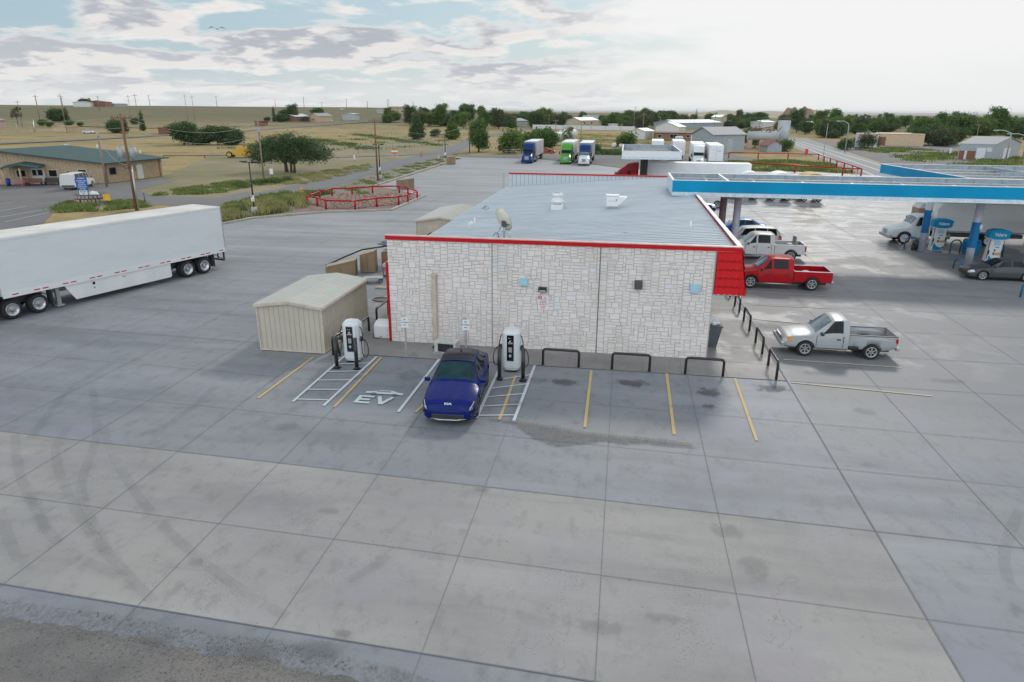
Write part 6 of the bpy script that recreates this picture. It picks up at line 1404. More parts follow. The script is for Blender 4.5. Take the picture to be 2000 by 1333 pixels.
wribs(Lf,C,0,lambda t:he+(hr-he)*(1-abs(t-.5)*2)-.05,mb); wribs(C,Rr_,0,lambda t:he-.05,mb)
part('wall',mb,M['tanclad'],gb,fix=False)
fd=(C-Lf).normalized(); bd=back.normalized(); ov=.75
def roofslab(a,b,c,d_,t=.14):
    mbb=MB(); P=[a,b,c,d_]; mbb.add(P+[q+Vector((0,0,t)) for q in P],[(3,2,1,0),(4,5,6,7),(0,1,5,4),(1,2,6,5),(2,3,7,6),(3,0,4,7)]); return mbb
ro=MB()
for sgn,E_ in ((1,C),(-1,Lf)):
    e0=E_+fd*ov*sgn-bd*ov; e1=E_+fd*ov*sgn+back+bd*ov; k=(hr-he)/(Pk-E_).length*ov
    r=roofslab(up(e0,he-k+.02),up(Pk-bd*ov,hr+.02),up(Pk+back+bd*ov,hr+.02),up(e1,he-k+.02)); ro.add(r.v,r.f)
part('roof',ro,M['greenroof'],gb,fix=False)
def onwall(a,b,px0,px1,z0,z1,name,m,off=.07,par=gb,pane=None):
    "rectangle on wall a-b between two pixel columns"
    d=(b-a).normalized(); nn=Vector((d.y,-d.x,0))
    def s(px):
        v=ray(px,350); n2=Vector((-v.y,v.x,0)); # plane through camera containing this column
        return (-(a.x)*n2.x-(a.y)*n2.y)/(d.x*n2.x+d.y*n2.y)
    s0,s1=sorted((s(px0),s(px1))); mb=MB(); P=[a+d*s0,a+d*s1,a+d*s1+nn*off,a+d*s0+nn*off]
    mb.add([up(p,z0) for p in P]+[up(p,z1) for p in P],[(0,3,2,1),(4,5,6,7),(0,1,5,4),(1,2,6,5),(2,3,7,6),(3,0,4,7)]); o=part(name,mb,m,par)
    if pane:
        mb=MB(); P=[a+d*(s0+.1)+nn*(off+.01),a+d*(s1-.1)+nn*(off+.01)]; mb.quad(up(P[0],z0+.1),up(P[1],z0+.1),up(P[1],z1-.1),up(P[0],z1-.1)); part('pane',mb,pane,o)
    return o
for a,b_ in ((34,54),(97,115),(154,172)): onwall(Lf,C,a,b_,.95,2.0,'window',M['tanpipe'],pane=M['glass'])
onwall(Lf,C,131,141,1.2,1.85,'window',M['tanpipe'],pane=HM['rust'])
dw=onwall(Lf,C,64,90,.05,2.15,'door',HM['white'])
for a,b_ in ((66,74),(77,86)): onwall(Lf,C,a,b_,1.2,1.95,'door_glass',M['glass'],off=.09)
onwall(C,Rr_,216,229,1.1,2.1,'window',HM['dark'],pane=M['glass']); onwall(C,Rr_,270,281,.05,2.15,'door',HM['white'])
onwall(C,Rr_,208.8,210.8,0,2.6,'downpipe',HM['roofbrown']); onwall(C,Rr_,314,316,0,2.6,'downpipe',HM['roofbrown'])
onwall(Lf,C,-60,58,0.02,.8,'stone_base',HM['pink'],off=.085)
pc=C+(Lf-C)*.0; 
def wp(px,out,z):
    d=(C-Lf).normalized(); v=ray(px,350); n2=Vector((-v.y,v.x,0)); s=(-(Lf.x)*n2.x-(Lf.y)*n2.y)/(d.x*n2.x+d.y*n2.y); q=Lf+d*s+Vector((d.y,-d.x,0))*out; return Vector((q.x,q.y,z))
mb=roofslab(wp(18,-.02,2.5),wp(22,3.0,2.25),wp(60,3.0,2.75),wp(57,-.02,3.0),.12); r2=roofslab(wp(57,-.02,3.0),wp(60,3.0,2.75),wp(98,3.0,2.35),wp(94,-.02,2.6),.12); mb.add(r2.v,r2.f); part('porch_roof',mb,M['greenroof'],gb,fix=False)
for px in (28,60,): q=wp(px,2.6,0); mb=MB(); mb.cyl(q,up(q,2.4),.12,n=10); part('porch_post',mb,M['tanclad'],gb)
for px,label in ((78,'brown bench by the porch of the green roofed building'),(106,'dark bench under the porch side window')):
    q=wp(px,1.0 if px>90 else 1.8,0); bn=thing('bench',label,'bench',tuple(q),math.degrees(math.atan2(fd.y,fd.x)))
    mm=HM['rust'] if px<90 else HM['dark']; mb=MB(); mb.box(-.9,.9,-.25,.25,.42,.48); part('seat',mb,mm,bn); mb=MB(); mb.box(-.9,.9,.25,.31,.48,.95); part('backrest',mb,mm,bn)
    for s in (-.8,.8): mb=MB(); mb.box(s-.05,s+.05,-.22,.28,0,.42); part('leg',mb,HM['dark'],bn)
for px,mm,l in ((26,mat('bin_blue',(.02,.05,.35),.5),'small blue bin left of the porch'),(57,mat('bin_pink',(.45,.10,.16),.5),'pink red bin at the porch post')):
    q=wp(px,1.6,0); bn=thing('litter_bin',l,'bin',tuple(q)); mb=MB(); mb.cyl((0,0,0),(0,0,.9),.26,.32,n=14); part('body',mb,mm,bn); mb=MB(); mb.cyl((0,0,.9),(0,0,.97),.34,.28,n=14); part('lid',mb,mm,bn)
for px,py,l in ((130,285,'small white roof vent near the ridge left'),(190,286,'white roof vent pipe near the ridge'),(274,297,'white roof vent near the right eave')):
    q=G(px,py,4.3 if px<200 else 3.2); mb=MB(); mb.box(q.x-.3,q.x+.3,q.y-.2,q.y+.2,q.z-.5,q.z+.25) if px==130 else mb.cyl((q.x,q.y,q.z-.6),(q.x,q.y,q.z+.25),.12,n=8); part('roof_vent',mb,HM['white'],gb)
# far houses
house((1280,274),(1373,275),8,3.6,.0,'brick','roofbrown','long low brown brick house with white windows behind the trailers',ridge='flat',wins=((.05,.12,.35,.8,1),(.30,.46,.3,.85,1),(.65,.71,.4,.8,1)),doors=((.74,.79,.8,'white'),),name='brick_house',eave=.5)
house((1280,257),(1325,258),10,3.4,3.2,'white','roofwhite','pale roofed house behind the brown brick house',ridge='across')
house((1326,254),(1408,252),18,5.2,2.0,'metal','roofblue','long pale blue metal warehouse on the right of centre',cat='warehouse',name='warehouse')
house((1406,250),(1418,249),6,9,1.8,'cream','roofblue','small square tower with blue hipped roof beside the warehouse',cat='tower',name='tower',ridge='across')
house((1390,299),(1452,297),8,4.6,1.7,'metal','roofgrey','weathered grey corrugated metal shed with patched roof','shed',ridge='along',wins=((.08,.14,.5,.65,0),),doors=((.45,.62,.75,'palegrey'),),name='metal_shed')
house((1498,297),(1526,297),5,2.4,1.8,'metal','rust','little grey hut with rusty roof below the silo','hut',ridge='across',wins=((.7,.78,.2,.45,1),),name='hut')
house((1133,246),(1168,245),10,5.0,2.4,'cream','roofwhite','cream house with hipped pale roof beyond the field',wins=((.2,.27,.3,.7,1),(.6,.66,.3,.7,1)))
house((1150,233),(1172,233),10,6.0,1.0,'white','roofwhite','white open roof above the cream house','canopy roof',ridge='flat',name='shelter')
house((775,222),(800,222),12,6,3.0,'cream','roofbrown','cream gabled house in the trees left of centre',ridge='across',wins=((.35,.5,.3,.6,1),))
house((812,234),(858,234),12,4.0,2.0,'pink','roofgrey','pink walled house with grey roof left of centre',wins=((.2,.28,.3,.7,1),(.6,.66,.3,.7,1)))
house((578,239),(606,238),14,5.0,2.2,'brick','roofwhite','brick house with white roof on the slope','house'); house((604,238),(623,239),10,5.5,2.6,'tan','roofgrey','tan gabled wing beside the white roofed brick house',ridge='across',wins=((.4,.55,.3,.6,1),))
house((176,209),(212,208),14,6,1.5,'white','roofgrey','long white house on the ridge at the left'); house((206,209),(220,208),14,7,1.8,'rust','roofgrey','rust red building on the ridge right of the white house'); house((223,208),(250,208),12,4.0,1.0,'palegrey','roofwhite','low pale trailer home on the ridge','trailer home')
house((310,263),(338,263),9,4.2,0.3,'rust','rust','dark red flat roofed shed left of the row of bushy trees','shed',ridge='flat',name='shed'); house((508,247),(524,246),3,4,.3,'rust','roofbrown','small red hut beside the pole above the big tree','hut',ridge='flat',name='hut')
house((105,257),(130,258),6,3.4,.3,'tan','tan','low tan hut at the far left park','hut',ridge='flat',name='hut')
house((-10,250),(14,249),6,5,1,'pink','roofgrey','purple grey hut at the left edge','hut',name='hut')
house((693,235),(702,234),8,6,.6,'palegrey','roofwhite','small pale grey shed in the middle of the slope','shed',name='shed')
house((736,221),(765,222),10,3.5,1.,'palegrey','roofgrey','low dark home beside the parked cars on the slope','house')
house((1000,247),(1030,247),12,4.5,2,'palegrey','roofgrey','grey house among the trees above the road'); house((1340,262-14),(1368,247),12,4,1,'white','roofwhite','low white roof among the trees left of the warehouse'); house((1383,247),(1400,247),8,4,1,'white','roofwhite','small white roof right behind the warehouse','house')
house((1259,273),(1275,272),6,4.2,1.2,'white','roofwhite','small white sheds beside the utility pole','shed',name='shed')
house((1712,284),(1803,286),16,4.9,.25,'tan','tan','tan flat roofed shop across the highway','shop',ridge='flat',doors=((.0,.18,.75,'rust'),),name='tan_shop',eave=.1)
house((1960,246),(1990,246),12,4,1.5,'brick','roofbrown','brick house in the trees at the right','house'); house((1700,240),(1730,240),12,4,1.5,'cream','roofbrown','cream house with brown roof in the far trees'); house((1575,250),(1592,250),9,4,1.5,'white','roofwhite','small white house in the dense trees across the highway'); house((1440,246),(1480,246),12,5,1,'palegrey','roofgrey','pale building behind the silo plant','building',name='building'); house((1490,252),(1512,252),12,5.5,1,'white','roofwhite','white building left of the tall silo','building',name='building')
for (xa,xb,py,w_,r_,l) in ((1255,1290,236,'cream','roofwhite','cream house half hidden in the middle trees'),(1640,1665,247,'pink','roofbrown','pink house half hidden in the trees across the highway'),(1765,1790,243,'white','roofgrey','white house roof in the trees on the right'),(1845,1865,246,'cream','roofwhite','pale roof in the trees left of the metal workshop')): house((xa,py),(xb,py),11,4.5,2,w_,r_,l)
mw=thing('workshop','blue grey metal workshop with red patched wall and white doors across the highway','workshop',(0,0,0))
C2,L2,R2=T(1936,314),T(1869,312),T(1988,308.5); he2,hr2=3.4,4.9; g2=R2-C2; a2=L2-C2; K2=C2+g2*.5
def U2(p,z): return Vector((p.x,p.y,z))
mb=MB(); mb.add([C2,L2,L2+g2,R2,U2(C2,he2),U2(L2,he2),U2(L2+g2,he2),U2(R2,he2),U2(K2,hr2),U2(K2+a2,hr2)],[(0,4,5,1),(0,3,7,8,4),(3,2,6,7),(1,5,9,6,2)]); part('wall',mb,HM['metal'],mw,fix=False)
mb=MB(); o2=a2.normalized()*.3
for e_ in (C2,R2):
    P=[U2(e_-o2,he2+.02),U2(K2-o2,hr2+.02),U2(K2+a2+o2,hr2+.02),U2(e_+a2+o2,he2+.02)]; mb.add(P+[q+Vector((0,0,.12)) for q in P],[(3,2,1,0),(4,5,6,7),(0,1,5,4),(1,2,6,5),(2,3,7,6),(3,0,4,7)])
part('roof',mb,HM['roofgrey'],mw,fix=False)
def pw(a,b,t0,t1,z0,z1,nm,mm,off=.06):
    d=(b-a); nn=Vector((d.y,-d.x,0)).normalized(); nn=nn if nn.dot(a)<0 else -nn; P=[a+d*t0,a+d*t1,a+d*t1+nn*off,a+d*t0+nn*off]
    mb=MB(); mb.add([U2(p,z0) for p in P]+[U2(p,z1) for p in P],[(0,3,2,1),(4,5,6,7),(0,1,5,4),(1,2,6,5),(2,3,7,6),(3,0,4,7)]); part(nm,mb,mm,mw)
pw(L2,C2,.02,.50,.1,2.0,'rusty_panel',HM['rust'],.03); pw(L2,C2,.18,.25,.05,2.0,'door',HM['white']); pw(L2,C2,.52,.78,.05,2.7,'garage_door',HM['roofwhite']); pw(L2,C2,.80,.95,1.9,2.8,'notice_board',HM['white']); pw(C2,R2,.38,.62,.05,2.5,'garage_door',HM['roofwhite'])
# painted sign wall
A_,B_=T(1668,292),T(1712,293); d_=(B_-A_); sg=thing('painted_sign','faded white board with pink and black lettering beside the tan shop','sign',tuple(A_),math.degrees(math.atan2(d_.y,d_.x))); L_=d_.length
mb=MB(); mb.box(0,L_,0,.3,.6,4.6); part('board',mb,HM['white'],sg)
for x_ in (.3,L_-.6): mb=MB(); mb.box(x_,x_+.3,.05,.25,0,.6); part('post',mb,HM['dark'],sg)
mb=MB(); mb.box(.2,L_-.2,-.02,-.004,3.1,4.3); part('pink_band',mb,M['signpink'],sg)
text('lettering','FIREWORKS',1.2,M['signred'],sg,(L_/2,-.03,3.7),(R(90),0,0),.02,sx=L_/9.0); text('lettering','OPEN  24 HRS',.75,M['signink'],sg,(L_/2,-.01,2.4),(R(90),0,0),.02); text('lettering','TRAVEL CENTER',.6,M['signink'],sg,(L_/2,-.01,1.4),(R(90),0,0),.02)
# silo plant
sp_=T(1527,280); si=thing('silo','tall rust streaked pale grey cylindrical silo','silo',tuple(sp_)); mb=MB(); mb.cyl((0,0,0),(0,0,7.4),2.0,n=24); part('body',mb,mat('silo_grey',(.42,.45,.48),.6,dirt=.5,scale=.5),si)
mb=MB(); mb.tube([(1.95*math.cos(a*.4),1.95*math.sin(a*.4),8.0) for a in range(17)],.06,5)
for a in range(10): mb.cyl((1.95*math.cos(a*.63),1.95*math.sin(a*.63),7.4),(1.95*math.cos(a*.63),1.95*math.sin(a*.63),8.0),.05,n=5)
part('railing',mb,HM['rust'],si)
mb=MB(); mb.cyl((-2.2,-.5,2.2),(-4.5,-.5,2.2),1.4,n=18); part('chute',mb,HM['palegrey'],si)
hp=T(1485,291); ht_=thing('storage_tank','horizontal grey tank on rusty legs with a jumble of pipes left of the silo','tank',tuple(hp)); mb=MB(); mb.cyl((-4,0,3.6),(4.5,0,3.6),1.3,n=18); part('tank',mb,HM['palegrey'],ht_)
for x in (-3.2,0,3.4): mb=MB(); mb.box(x-.6,x+.6,-.9,.9,0,2.5); part('leg',mb,HM['pink'],ht_)
mb=MB(); r=random.Random(6)
for k in range(22): a=Vector((r.uniform(-4,4),r.uniform(-1,1),4.6)); mb.cyl(a,a+Vector((r.uniform(-1.5,1.5),0,r.uniform(.3,1.7))),.09,n=5)
mb.cyl((-3,-.5,5.2),(4,-.5,6.4),.12,n=5); part('pipework',mb,HM['rust'],ht_)
bt=T(1273,0+274)
# tanks
for (px,py,l,rz) in ((1088,284,'large white tank lying behind the green lorry, left one',35),(1109,276,'large white tank lying behind the green lorry, right one',35)):
    p=T(px,py); o=thing('storage_tank',l,'tank',tuple(p),rz); mb=MB(); mb.lathe([(0,-4.3),(.9,-4.1),(1.45,-3.6),(1.5,-3.2),(1.5,3.2),(1.45,3.6),(.9,4.1),(0,4.3)],(0,0,2.4),'y',20); mb.xf(Matrix.Rotation(R(-70),4,'Z')); part('tank',mb,HM['white'],o)
    for s in (-1,1): mb=MB(); mb.box(s*2.4-.2,s*2.4+.2,-.8,.8,0,1.2); part('support',mb,HM['white'],o)
for k,(px,py,sc,l) in enumerate(((1199,291,1.0,'left small white propane tank in the hedge behind the lot'),(1213,291,.9,'right small white propane tank in the hedge behind the lot'),(1234,286,2.0,'big pale round tank end behind the diesel canopy'),(1326,275,1.0,'white propane tank in front of the brick house'))):
    p=T(px,py); o=thing('propane_tank',l,'tank',tuple(p),10 if k==3 else 80); o.scale=(sc,sc,sc); mb=MB(); mb.lathe([(0,-1.5),(.4,-1.4),(.6,-1.1),(.6,1.1),(.4,1.4),(0,1.5)],(0,0,.95),'y',16); mb.xf(Matrix.Rotation(R(90),4,'Z')); part('tank',mb,HM['white'],o); mb=MB(); mb.box(-.9,-.7,-.4,.4,0,.5);mb.box(.7,.9,-.4,.4,0,.5); part('support',mb,HM['palegrey'],o)
# yellow scraper beside the big tree
ys=T(470,308); sc_=thing('earth_scraper','yellow earthmoving scraper with big black wheels left of the big tree','construction vehicle',tuple(ys),8); sc_.scale=(.66,.66,.66)
mb=MB(); mb.prism([(-4.2,.9),(-1.5,.9),(-1,.5),(3.0,.5),(4.6,1.3),(4.8,2.4),(3.4,3.4),(2.0,3.5),(.8,2.6),(-1.2,2.3),(-1.6,1.9),(-4.0,1.9)],-1.5,1.5); part('bowl',mb,PT['yellow'],sc_,bevel=.1)
mb=MB(); mb.box(-.9,.9,-.9,.9,2.4,3.7); part('cab',mb,mat('cab_yellow',(.55,.36,.1),.5),sc_,bevel=.1)
for x in (-3,3.6):
    for s in (1,-1): wheel(sc_,x,s*1.5,1.0,.8,s,PT['yellow'],hub=True,n=20)
# ---------------------------------------------------------------- poles, lamps, wires
M['wood']=mat('pole_wood',(.20,.105,.06),.85,scale=1,dirt=.3); M['woodgrey']=mat('pole_grey_wood',(.26,.215,.165),.9,dirt=.2)
def ztop(p,px,py):
    "height of the point above ground point p that shows at image row py"
    d=ray(px,py); t=math.hypot(p.x,p.y)/math.hypot(d.x,d.y); return HC+d.z*t
def upole(base,top,label,r=.14,m='woodgrey',arms=((.93,1.2),),xf=False,group=None,lean=0,name='utility_pole'):
    p=T(*base); h=ztop(p,*top)-p.z; o=thing(name,label,'utility pole',tuple(p),YAW,group)
    mb=MB(); mb.cyl((0,0,-.2),(0,0,h),r,r*.7,n=10); part('pole',mb,M[m],o)
    for f,w in arms: mb=MB(); mb.box(-w,w,-.06,.06,h*f-.06,h*f+.06); [mb.cyl((x,0,h*f+.06),(x,0,h*f+.25),.045,n=6) for x in (-w*.9,-w*.35,w*.35,w*.9)]; part('crossarm',mb,M[m],o)
    return o,p,h
far_poles=[]
o,p1,h1=upole((267,411),(231,222),'brown utility pole carrying two grey transformers behind the long trailer',.17,'wood',((.955,1.0),(.80,.35)))
for s in (-1,1):
    mb=MB(); mb.cyl((s*.62,0,h1-4.35),(s*.62,0,h1-3.25),.33,n=18); mb.cyl((s*.62,-.1,h1-3.25),(s*.62,-.1,h1-3.0),.05,n=6); part('transformer',mb,M['grey'],o)
mb=MB(); mb.tube([(-.62,-.3,h1-4.3),(-.9,-.5,h1-4.7),(-.2,-.3,h1-5.4),(.1,-.2,h1-5.2)],.03,6); mb.tube([(.2,-.2,h1-5.2),(.8,-.4,h1-5.6),(.6,-.2,h1-4.4)],.03,6); part('cable',mb,M['black'],o)
mb=MB(); mb.cyl((.26,-.1,0),(.26,-.1,h1-5.2),.085,n=10); part('conduit',mb,M['steel'],o)
o,p2,h2=upole((209,365),(192,262),'grey wooden pole at the corner of the green roofed building',.15,'woodgrey',()); mb=MB(); mb.box(-.18,.18,-.1,.1,h2-.3,h2+.2); part('lamp_head',mb,M['grey'],o)
o,p3,h3=upole((515,347),(503,234),'pale wooden pole with small box in front of the big tree',.14,'woodgrey',()); mb=MB(); mb.box(-.2,.2,-.2,.2,h3-1.9,h3-1.1); part('box',mb,M['grey'],o)
o,p4,h4=upole((738,353),(729,232),'brown utility pole beside the middle lamp post',.14,'wood',((.96,.9),))
o,p5,h5=upole((917,299),(917,237),'brown utility pole in front of the large dark tree',.15,'wood',((.95,.8),))
specs=[((79,240),(65,186)),((131,260),(116,184)),((126,226),(122,190)),((195,216),(191,188)),((258,240),(250,186)),((274,256),(261,183)),((293,208),(288,186)),((367,236),(359,185)),((381,238),(372,187)),((424,209),(422,188)),((538,209),(537,195)),((594,210),(593,189)),((629,211),(629,200)),((677,210),(676,193)),((718,214),(718,198)),((757,214),(757,196)),((760,212),(760,194)),((807,215),(807,199)),
 ((44,248),(33,197)),((1010,268),(1008,236)),((1072,252),(1072,224)),((1085,270),(1085,234)),((1134,284),(1134,236)),((1178,244),(1178,231)),((1255,266),(1257,221)),((1237,255),(1237,216)),((1239,250),(1238,208)),((1394,262),(1394,220)),((1355,253),(1354,232)),((1425,297),(1425,266)),((1467,262),(1467,240)),((1480,270),(1481,240)),((1858,284),(1863,262)),((1906,275),(1913,243)),((1841,262),(1846,247)),((946,226),(946,212)),((1345,248),(1345,228))]
PLM=[(44,'left of the round hillside tree'),(79,'just left of the round hillside tree'),(131,'through the round hillside tree'),(126,'thin one behind the round hillside tree'),(195,'in front of the ridge houses'),(258,'left of the twin poles'),(274,'right of the twin poles'),(293,'right of the ridge houses'),(367,'left one above the bushy trees'),(381,'right one above the bushy trees'),(424,'right of the bushy trees'),(538,'above the tall dark trees'),(594,'above the brick house'),(629,'just right of the brick house'),(677,'over the middle of the slope'),(718,'left of the low dark home'),(757,'left of a pair above the low dark home'),(760,'right of a pair above the low dark home'),(807,'above the pink walled house'),(1010,'left of the blue lorry'),(1072,'above the blue lorry'),(1085,'right of the blue lorry'),(1134,'above the silver and blue lorry'),(1178,'above the cream house'),(1255,'beside the brick house'),(1237,'left of the tallest pole'),(1239,'tallest thin one right of centre'),(1394,'in front of the warehouse'),(1355,'above the warehouse left end'),(1425,'in front of the grey metal shed'),(1467,'left of the pipework tank'),(1480,'above the pipework tank'),(1858,'by the dense bushes'),(1906,'above the metal workshop'),(1841,'right of the tan shop'),(946,'above the large dark tree'),(1345,'left of the warehouse')]
for k,(b_,t_) in enumerate(specs):
    w_=dict(PLM)[b_[0]]; near=b_[1]>246 or k in (1,4,5,7,8)
    upole(b_,t_,('distant utility pole, ' if near else 'tiny utility pole on the horizon, ')+w_,.14 if near else .28,'woodgrey',((.94,1.1 if near else 1.5),),group='distant utility poles')
def wire(a,b,sag,label,r=.018):
    a=Vector(a);b=Vector(b); mb=MB(); mb.tube([a+(b-a)*k/16-Vector((0,0,sag*4*(k/16)*(1-k/16))) for k in range(17)],r,5); tag(part('power_line',mb,M['grey']),label,'power line','overhead wires')
wire((p1.x,p1.y,h1-.3),(p3.x,p3.y,h3-.3),1.6,'overhead wire from the transformer pole to the pole by the big tree'); wire((p1.x,p1.y,h1-1.3),(p3.x,p3.y,h3-2),1.6,'lower overhead wire from the transformer pole to the pole by the big tree')
wire((p3.x,p3.y,h3-.4),(p4.x,p4.y,h4-.4),1.6,'overhead wire between the two poles either side of the big tree'); wire((p4.x,p4.y,h4-.4),(p5.x,p5.y,h5-.4),2.2,'overhead wire running back along the side road')
wire((p1.x,p1.y,h1-.4),tuple(T(-60,262)+Vector((0,0,9))),2.0,'overhead wire leaving the left edge from the transformer pole'); wire((p1.x,p1.y,h1-1.4),tuple(T(-60,268)+Vector((0,0,7))),2.0,'lower overhead wire leaving the left edge')
wire((p1.x,p1.y,h1-5),(p2.x,p2.y,h2-.5),1.0,'wire between the transformer pole and the grey pole')
def lotlamp(base,head,label):
    p=G(*base); h=ztop(p,*head); o=thing('lamp_post',label,'lamp post',(p.x,p.y,0),0,'black lamp posts along the kerb')
    mb=MB(); mb.cyl((0,0,-.02),(0,0,.78),.30,n=18); part('footing',mb,M['kerb'],o)
    mb=MB(); mb.cyl((0,0,.78),(0,0,h),.075,n=10); mb.box(-.75,.75,-.05,.05,h-.06,h+.02); part('pole',mb,M['black'],o)
    for s in (-1,1): mb=MB(); mb.box(s*.62-.24,s*.62+.24,-.32,.32,h+.02,h+.12); part('lamp_head',mb,M['black'],o,bevel=.02)
    mb=MB(); mb.box(-.17,.17,-.11,-.09,1.35,1.95); n=part('notice',mb,M['signwhite'],o); mb=MB(); mb.box(-.15,.0,-.118,-.111,1.75,1.92); mb.box(-.12,.12,-.118,-.111,1.42,1.45);mb.box(-.12,.12,-.118,-.111,1.52,1.55); part('print',mb,M['signred'],n)
lotlamp((498,420),(482,317),'nearest black twin headed lamp post on a round concrete footing'); lotlamp((743,352),(740,283),'middle black lamp post on a concrete footing beside the brown pole'); lotlamp((870,317),(868,264),'farthest black lamp post at the end of the kerb')
def streetlamp(base,head,side,label,arm=3.0):
    p=T(*base); h=ztop(p,*head)-p.z; o=thing('street_lamp',label,'street lamp',tuple(p),YAW,'street lamps along the highway'); mb=MB()
    mb.tube([(0,0,-.1),(0,0,h*.75),(side*.2,0,h*.92),(side*arm*.5,0,h),(side*arm,0,h)],[.16,.13,.11,.08,.07],8,0); part('pole',mb,M['steel'],o)
    mb=MB(); mb.box(side*arm-.45,side*arm+.45,-.15,.15,h-.12,h+.05); part('lamp_head',mb,M['steel'],o,bevel=.03)
streetlamp((1650,298),(1657,237),-1,'curved street lamp across the highway by the painted sign'); streetlamp((1962,322),(1975,255),-1,'curved street lamp by the metal workshop',3.4); streetlamp((1474,288),(1476,234),1,'curved street lamp left of the silo'); streetlamp((1536,277),(1538,237),-1,'curved street lamp right of the silo',2.2); streetlamp((1995,320),(2004,262),-1,'street lamp cut off by the right edge',4)
p=T(1607,312); h=ztop(p,1618,241)-p.z; mb=MB(); mb.cyl((0,0,-.1),(0,0,h),.09,.06,n=8); o=part('flag_pole',mb,M['grey'],None); o.location=p; tag(o,'thin plain grey pole beside the highway behind the red fence','pole')
# ---------------------------------------------------------------- signs
p=G(167,396); bs=thing('sign_board','tall blue sign with white lines above a white panel, set in a stone planter','sign',(p.x,p.y,0),20); bs.scale=(.62,.62,.92)
for x_ in (-.75,.75): mb=MB(); mb.cyl((x_,0,0),(x_,0,2.6),.06,n=8); part('post',mb,M['darkgrey'],bs)
mb=MB(); mb.box(-.95,.95,-.1,-.04,1.5,3.1); b_=part('blue_board',mb,mat('sign_blue',(.01,.11,.42),.5),bs)
for k,(s,z) in enumerate((('TUCUMCARI',2.9),('Community Center',2.62),('Senior Meals',2.38),('Recreation Hall',2.14),('Conference Room',1.9),('Main Office',1.66))): text('lettering',s,.2,M['signwhite'],b_,(0,-.11,z),(R(90),0,0),.005)
mb=MB(); mb.box(-.7,.7,-.1,-.04,.75,1.45); b_=part('white_board',mb,M['signwhite'],bs)
for k,s in enumerate(('SENIOR CENTER','OPEN','LUNCH 11:30')): text('lettering',s,.15,M['signink'],b_,(0,-.11,1.3-k*.2),(R(90),0,0),.004)
pl=thing('stone_planter','round planter of pale stones with dark joints under the blue sign','planter',(p.x,p.y+.9,0)); pl.scale=(.72,.72,1.25); mb=MB(); mb.cyl((0,0,0),(0,0,.7),2.2,n=28); part('core',mb,M['darkgrey'],pl)
mb=MB(); r=random.Random(3)
for a in range(26):
    for k in range(2):
        t=(a+.5*k+r.uniform(-.2,.2))*2*math.pi/26; c=Vector((2.22*math.cos(t),2.22*math.sin(t),.18+.34*k)); mb.add([c+Vector((math.cos(t)*dx-math.sin(t)*dy,math.sin(t)*dx+math.cos(t)*dy,dz)) for dx,dy,dz in ((.08,-.2,-.1),(.08,.2,-.13),(.06,.22,.1),(.07,-.15,.14),(-.1,-.2,-.1),(-.1,.2,-.1),(-.1,.2,.1),(-.1,-.15,.1))],[(0,1,2,3),(0,4,5,1),(1,5,6,2),(2,6,7,3),(3,7,4,0)])
part('stone',mb,mat('planter_stone',(.42,.32,.28),.9),pl,fix=False)
lump('rock',(p.x+.7,p.y+.6,.68),.55,.4,.35,M['signwhite'],'white painted rock in the planter','rock',8)
def postsign(px,py,ty,w,h,m,label,txt=None,pm='darkgrey',rz=0,tm='signink',cat='sign',name='road_sign',shape=None):
    p=T(px,py); H_=ztop(p,px,ty)-p.z; o=thing(name,label,cat,tuple(p),rz); mb=MB(); mb.cyl((0,0,-.1),(0,0,H_),.05,n=6); part('post',mb,M[pm],o)
    mb=MB()
    if shape=='diamond': mb.prism([(0,H_-h),(w/2,H_-h/2),(0,H_),(-w/2,H_-h/2)],-.07,-.05)
    else: mb.box(-w/2,w/2,-.08,-.05,H_-h,H_)
    b_=part('board',mb,m,o)
    if txt: text('lettering',txt,h*.3,M[tm],b_,(0,-.085,H_-h/2),(R(90),0,0),.003)
    return o
postsign(212,402,379,.85,.7,mat('sign_yellow',(.72,.42,.02),.5),'small yellow sign on a dark post right of the blue sign')
postsign(284,398,377,.08,.1,M['darkgrey'],'thin bare metal stake in the grass right of the utility pole',cat='stake',name='stake'); postsign(396,380,360,.08,.1,M['darkgrey'],'thin bare metal stake on the lawn edge',cat='stake',name='stake')
postsign(532,352,330,.55,.8,M['signwhite'],'small white sign on a post in front of the big tree'); postsign(693,316,303,.3,.9,M['signwhite'],'short white marker post beside the track',cat='marker',name='marker_post')
postsign(823,307,299,.5,.7,M['signred'],'small red and white sign across the side road','STOP',tm='signwhite'); postsign(857,312,304,.4,.6,M['signpink'],'small pink marker near the far lamp post',cat='marker',name='marker_post')
postsign(1574,305,291,.7,1.3,M['signred'],'small dark sign on a post beside the highway'); postsign(1855,303,290,.6,1.4,M['signwhite'],'white sign on a dark post in front of the dense bushes')
p=T(771,308); bc=thing('road_barricade','orange and white striped barricade board beside the side road','barricade',tuple(p),10); bc.scale=(.5,.5,.75)
for x in (-1.1,1.1): mb=MB(); mb.box(x-.06,x+.06,-.05,.05,0,2.6); part('leg',mb,M['signwhite'],bc)
for k in range(3): mb=MB(); mb.box(-1.4,1.4,-.1,-.051,1.0+k*.6,1.38+k*.6); part('board',mb,mat('barricade_orange',(.55,.17,.07),.6) if k!=1 else M['signwhite'],bc)
p=G(589,384); hy=thing('fire_hydrant','small yellow fire hydrant in the weeds left of the red rail','hydrant',(p.x,p.y,0)); mb=MB(); mb.lathe([(0,0),(.2,0),(.2,.08),(.14,.1),(.14,.75),(.18,.8),(.16,.95),(.05,1.05),(0,1.08)],(0,0,0),'z',14); mb.cyl((-.28,0,.6),(.28,0,.6),.08,n=10); part('body',mb,PT['yellow'],hy)
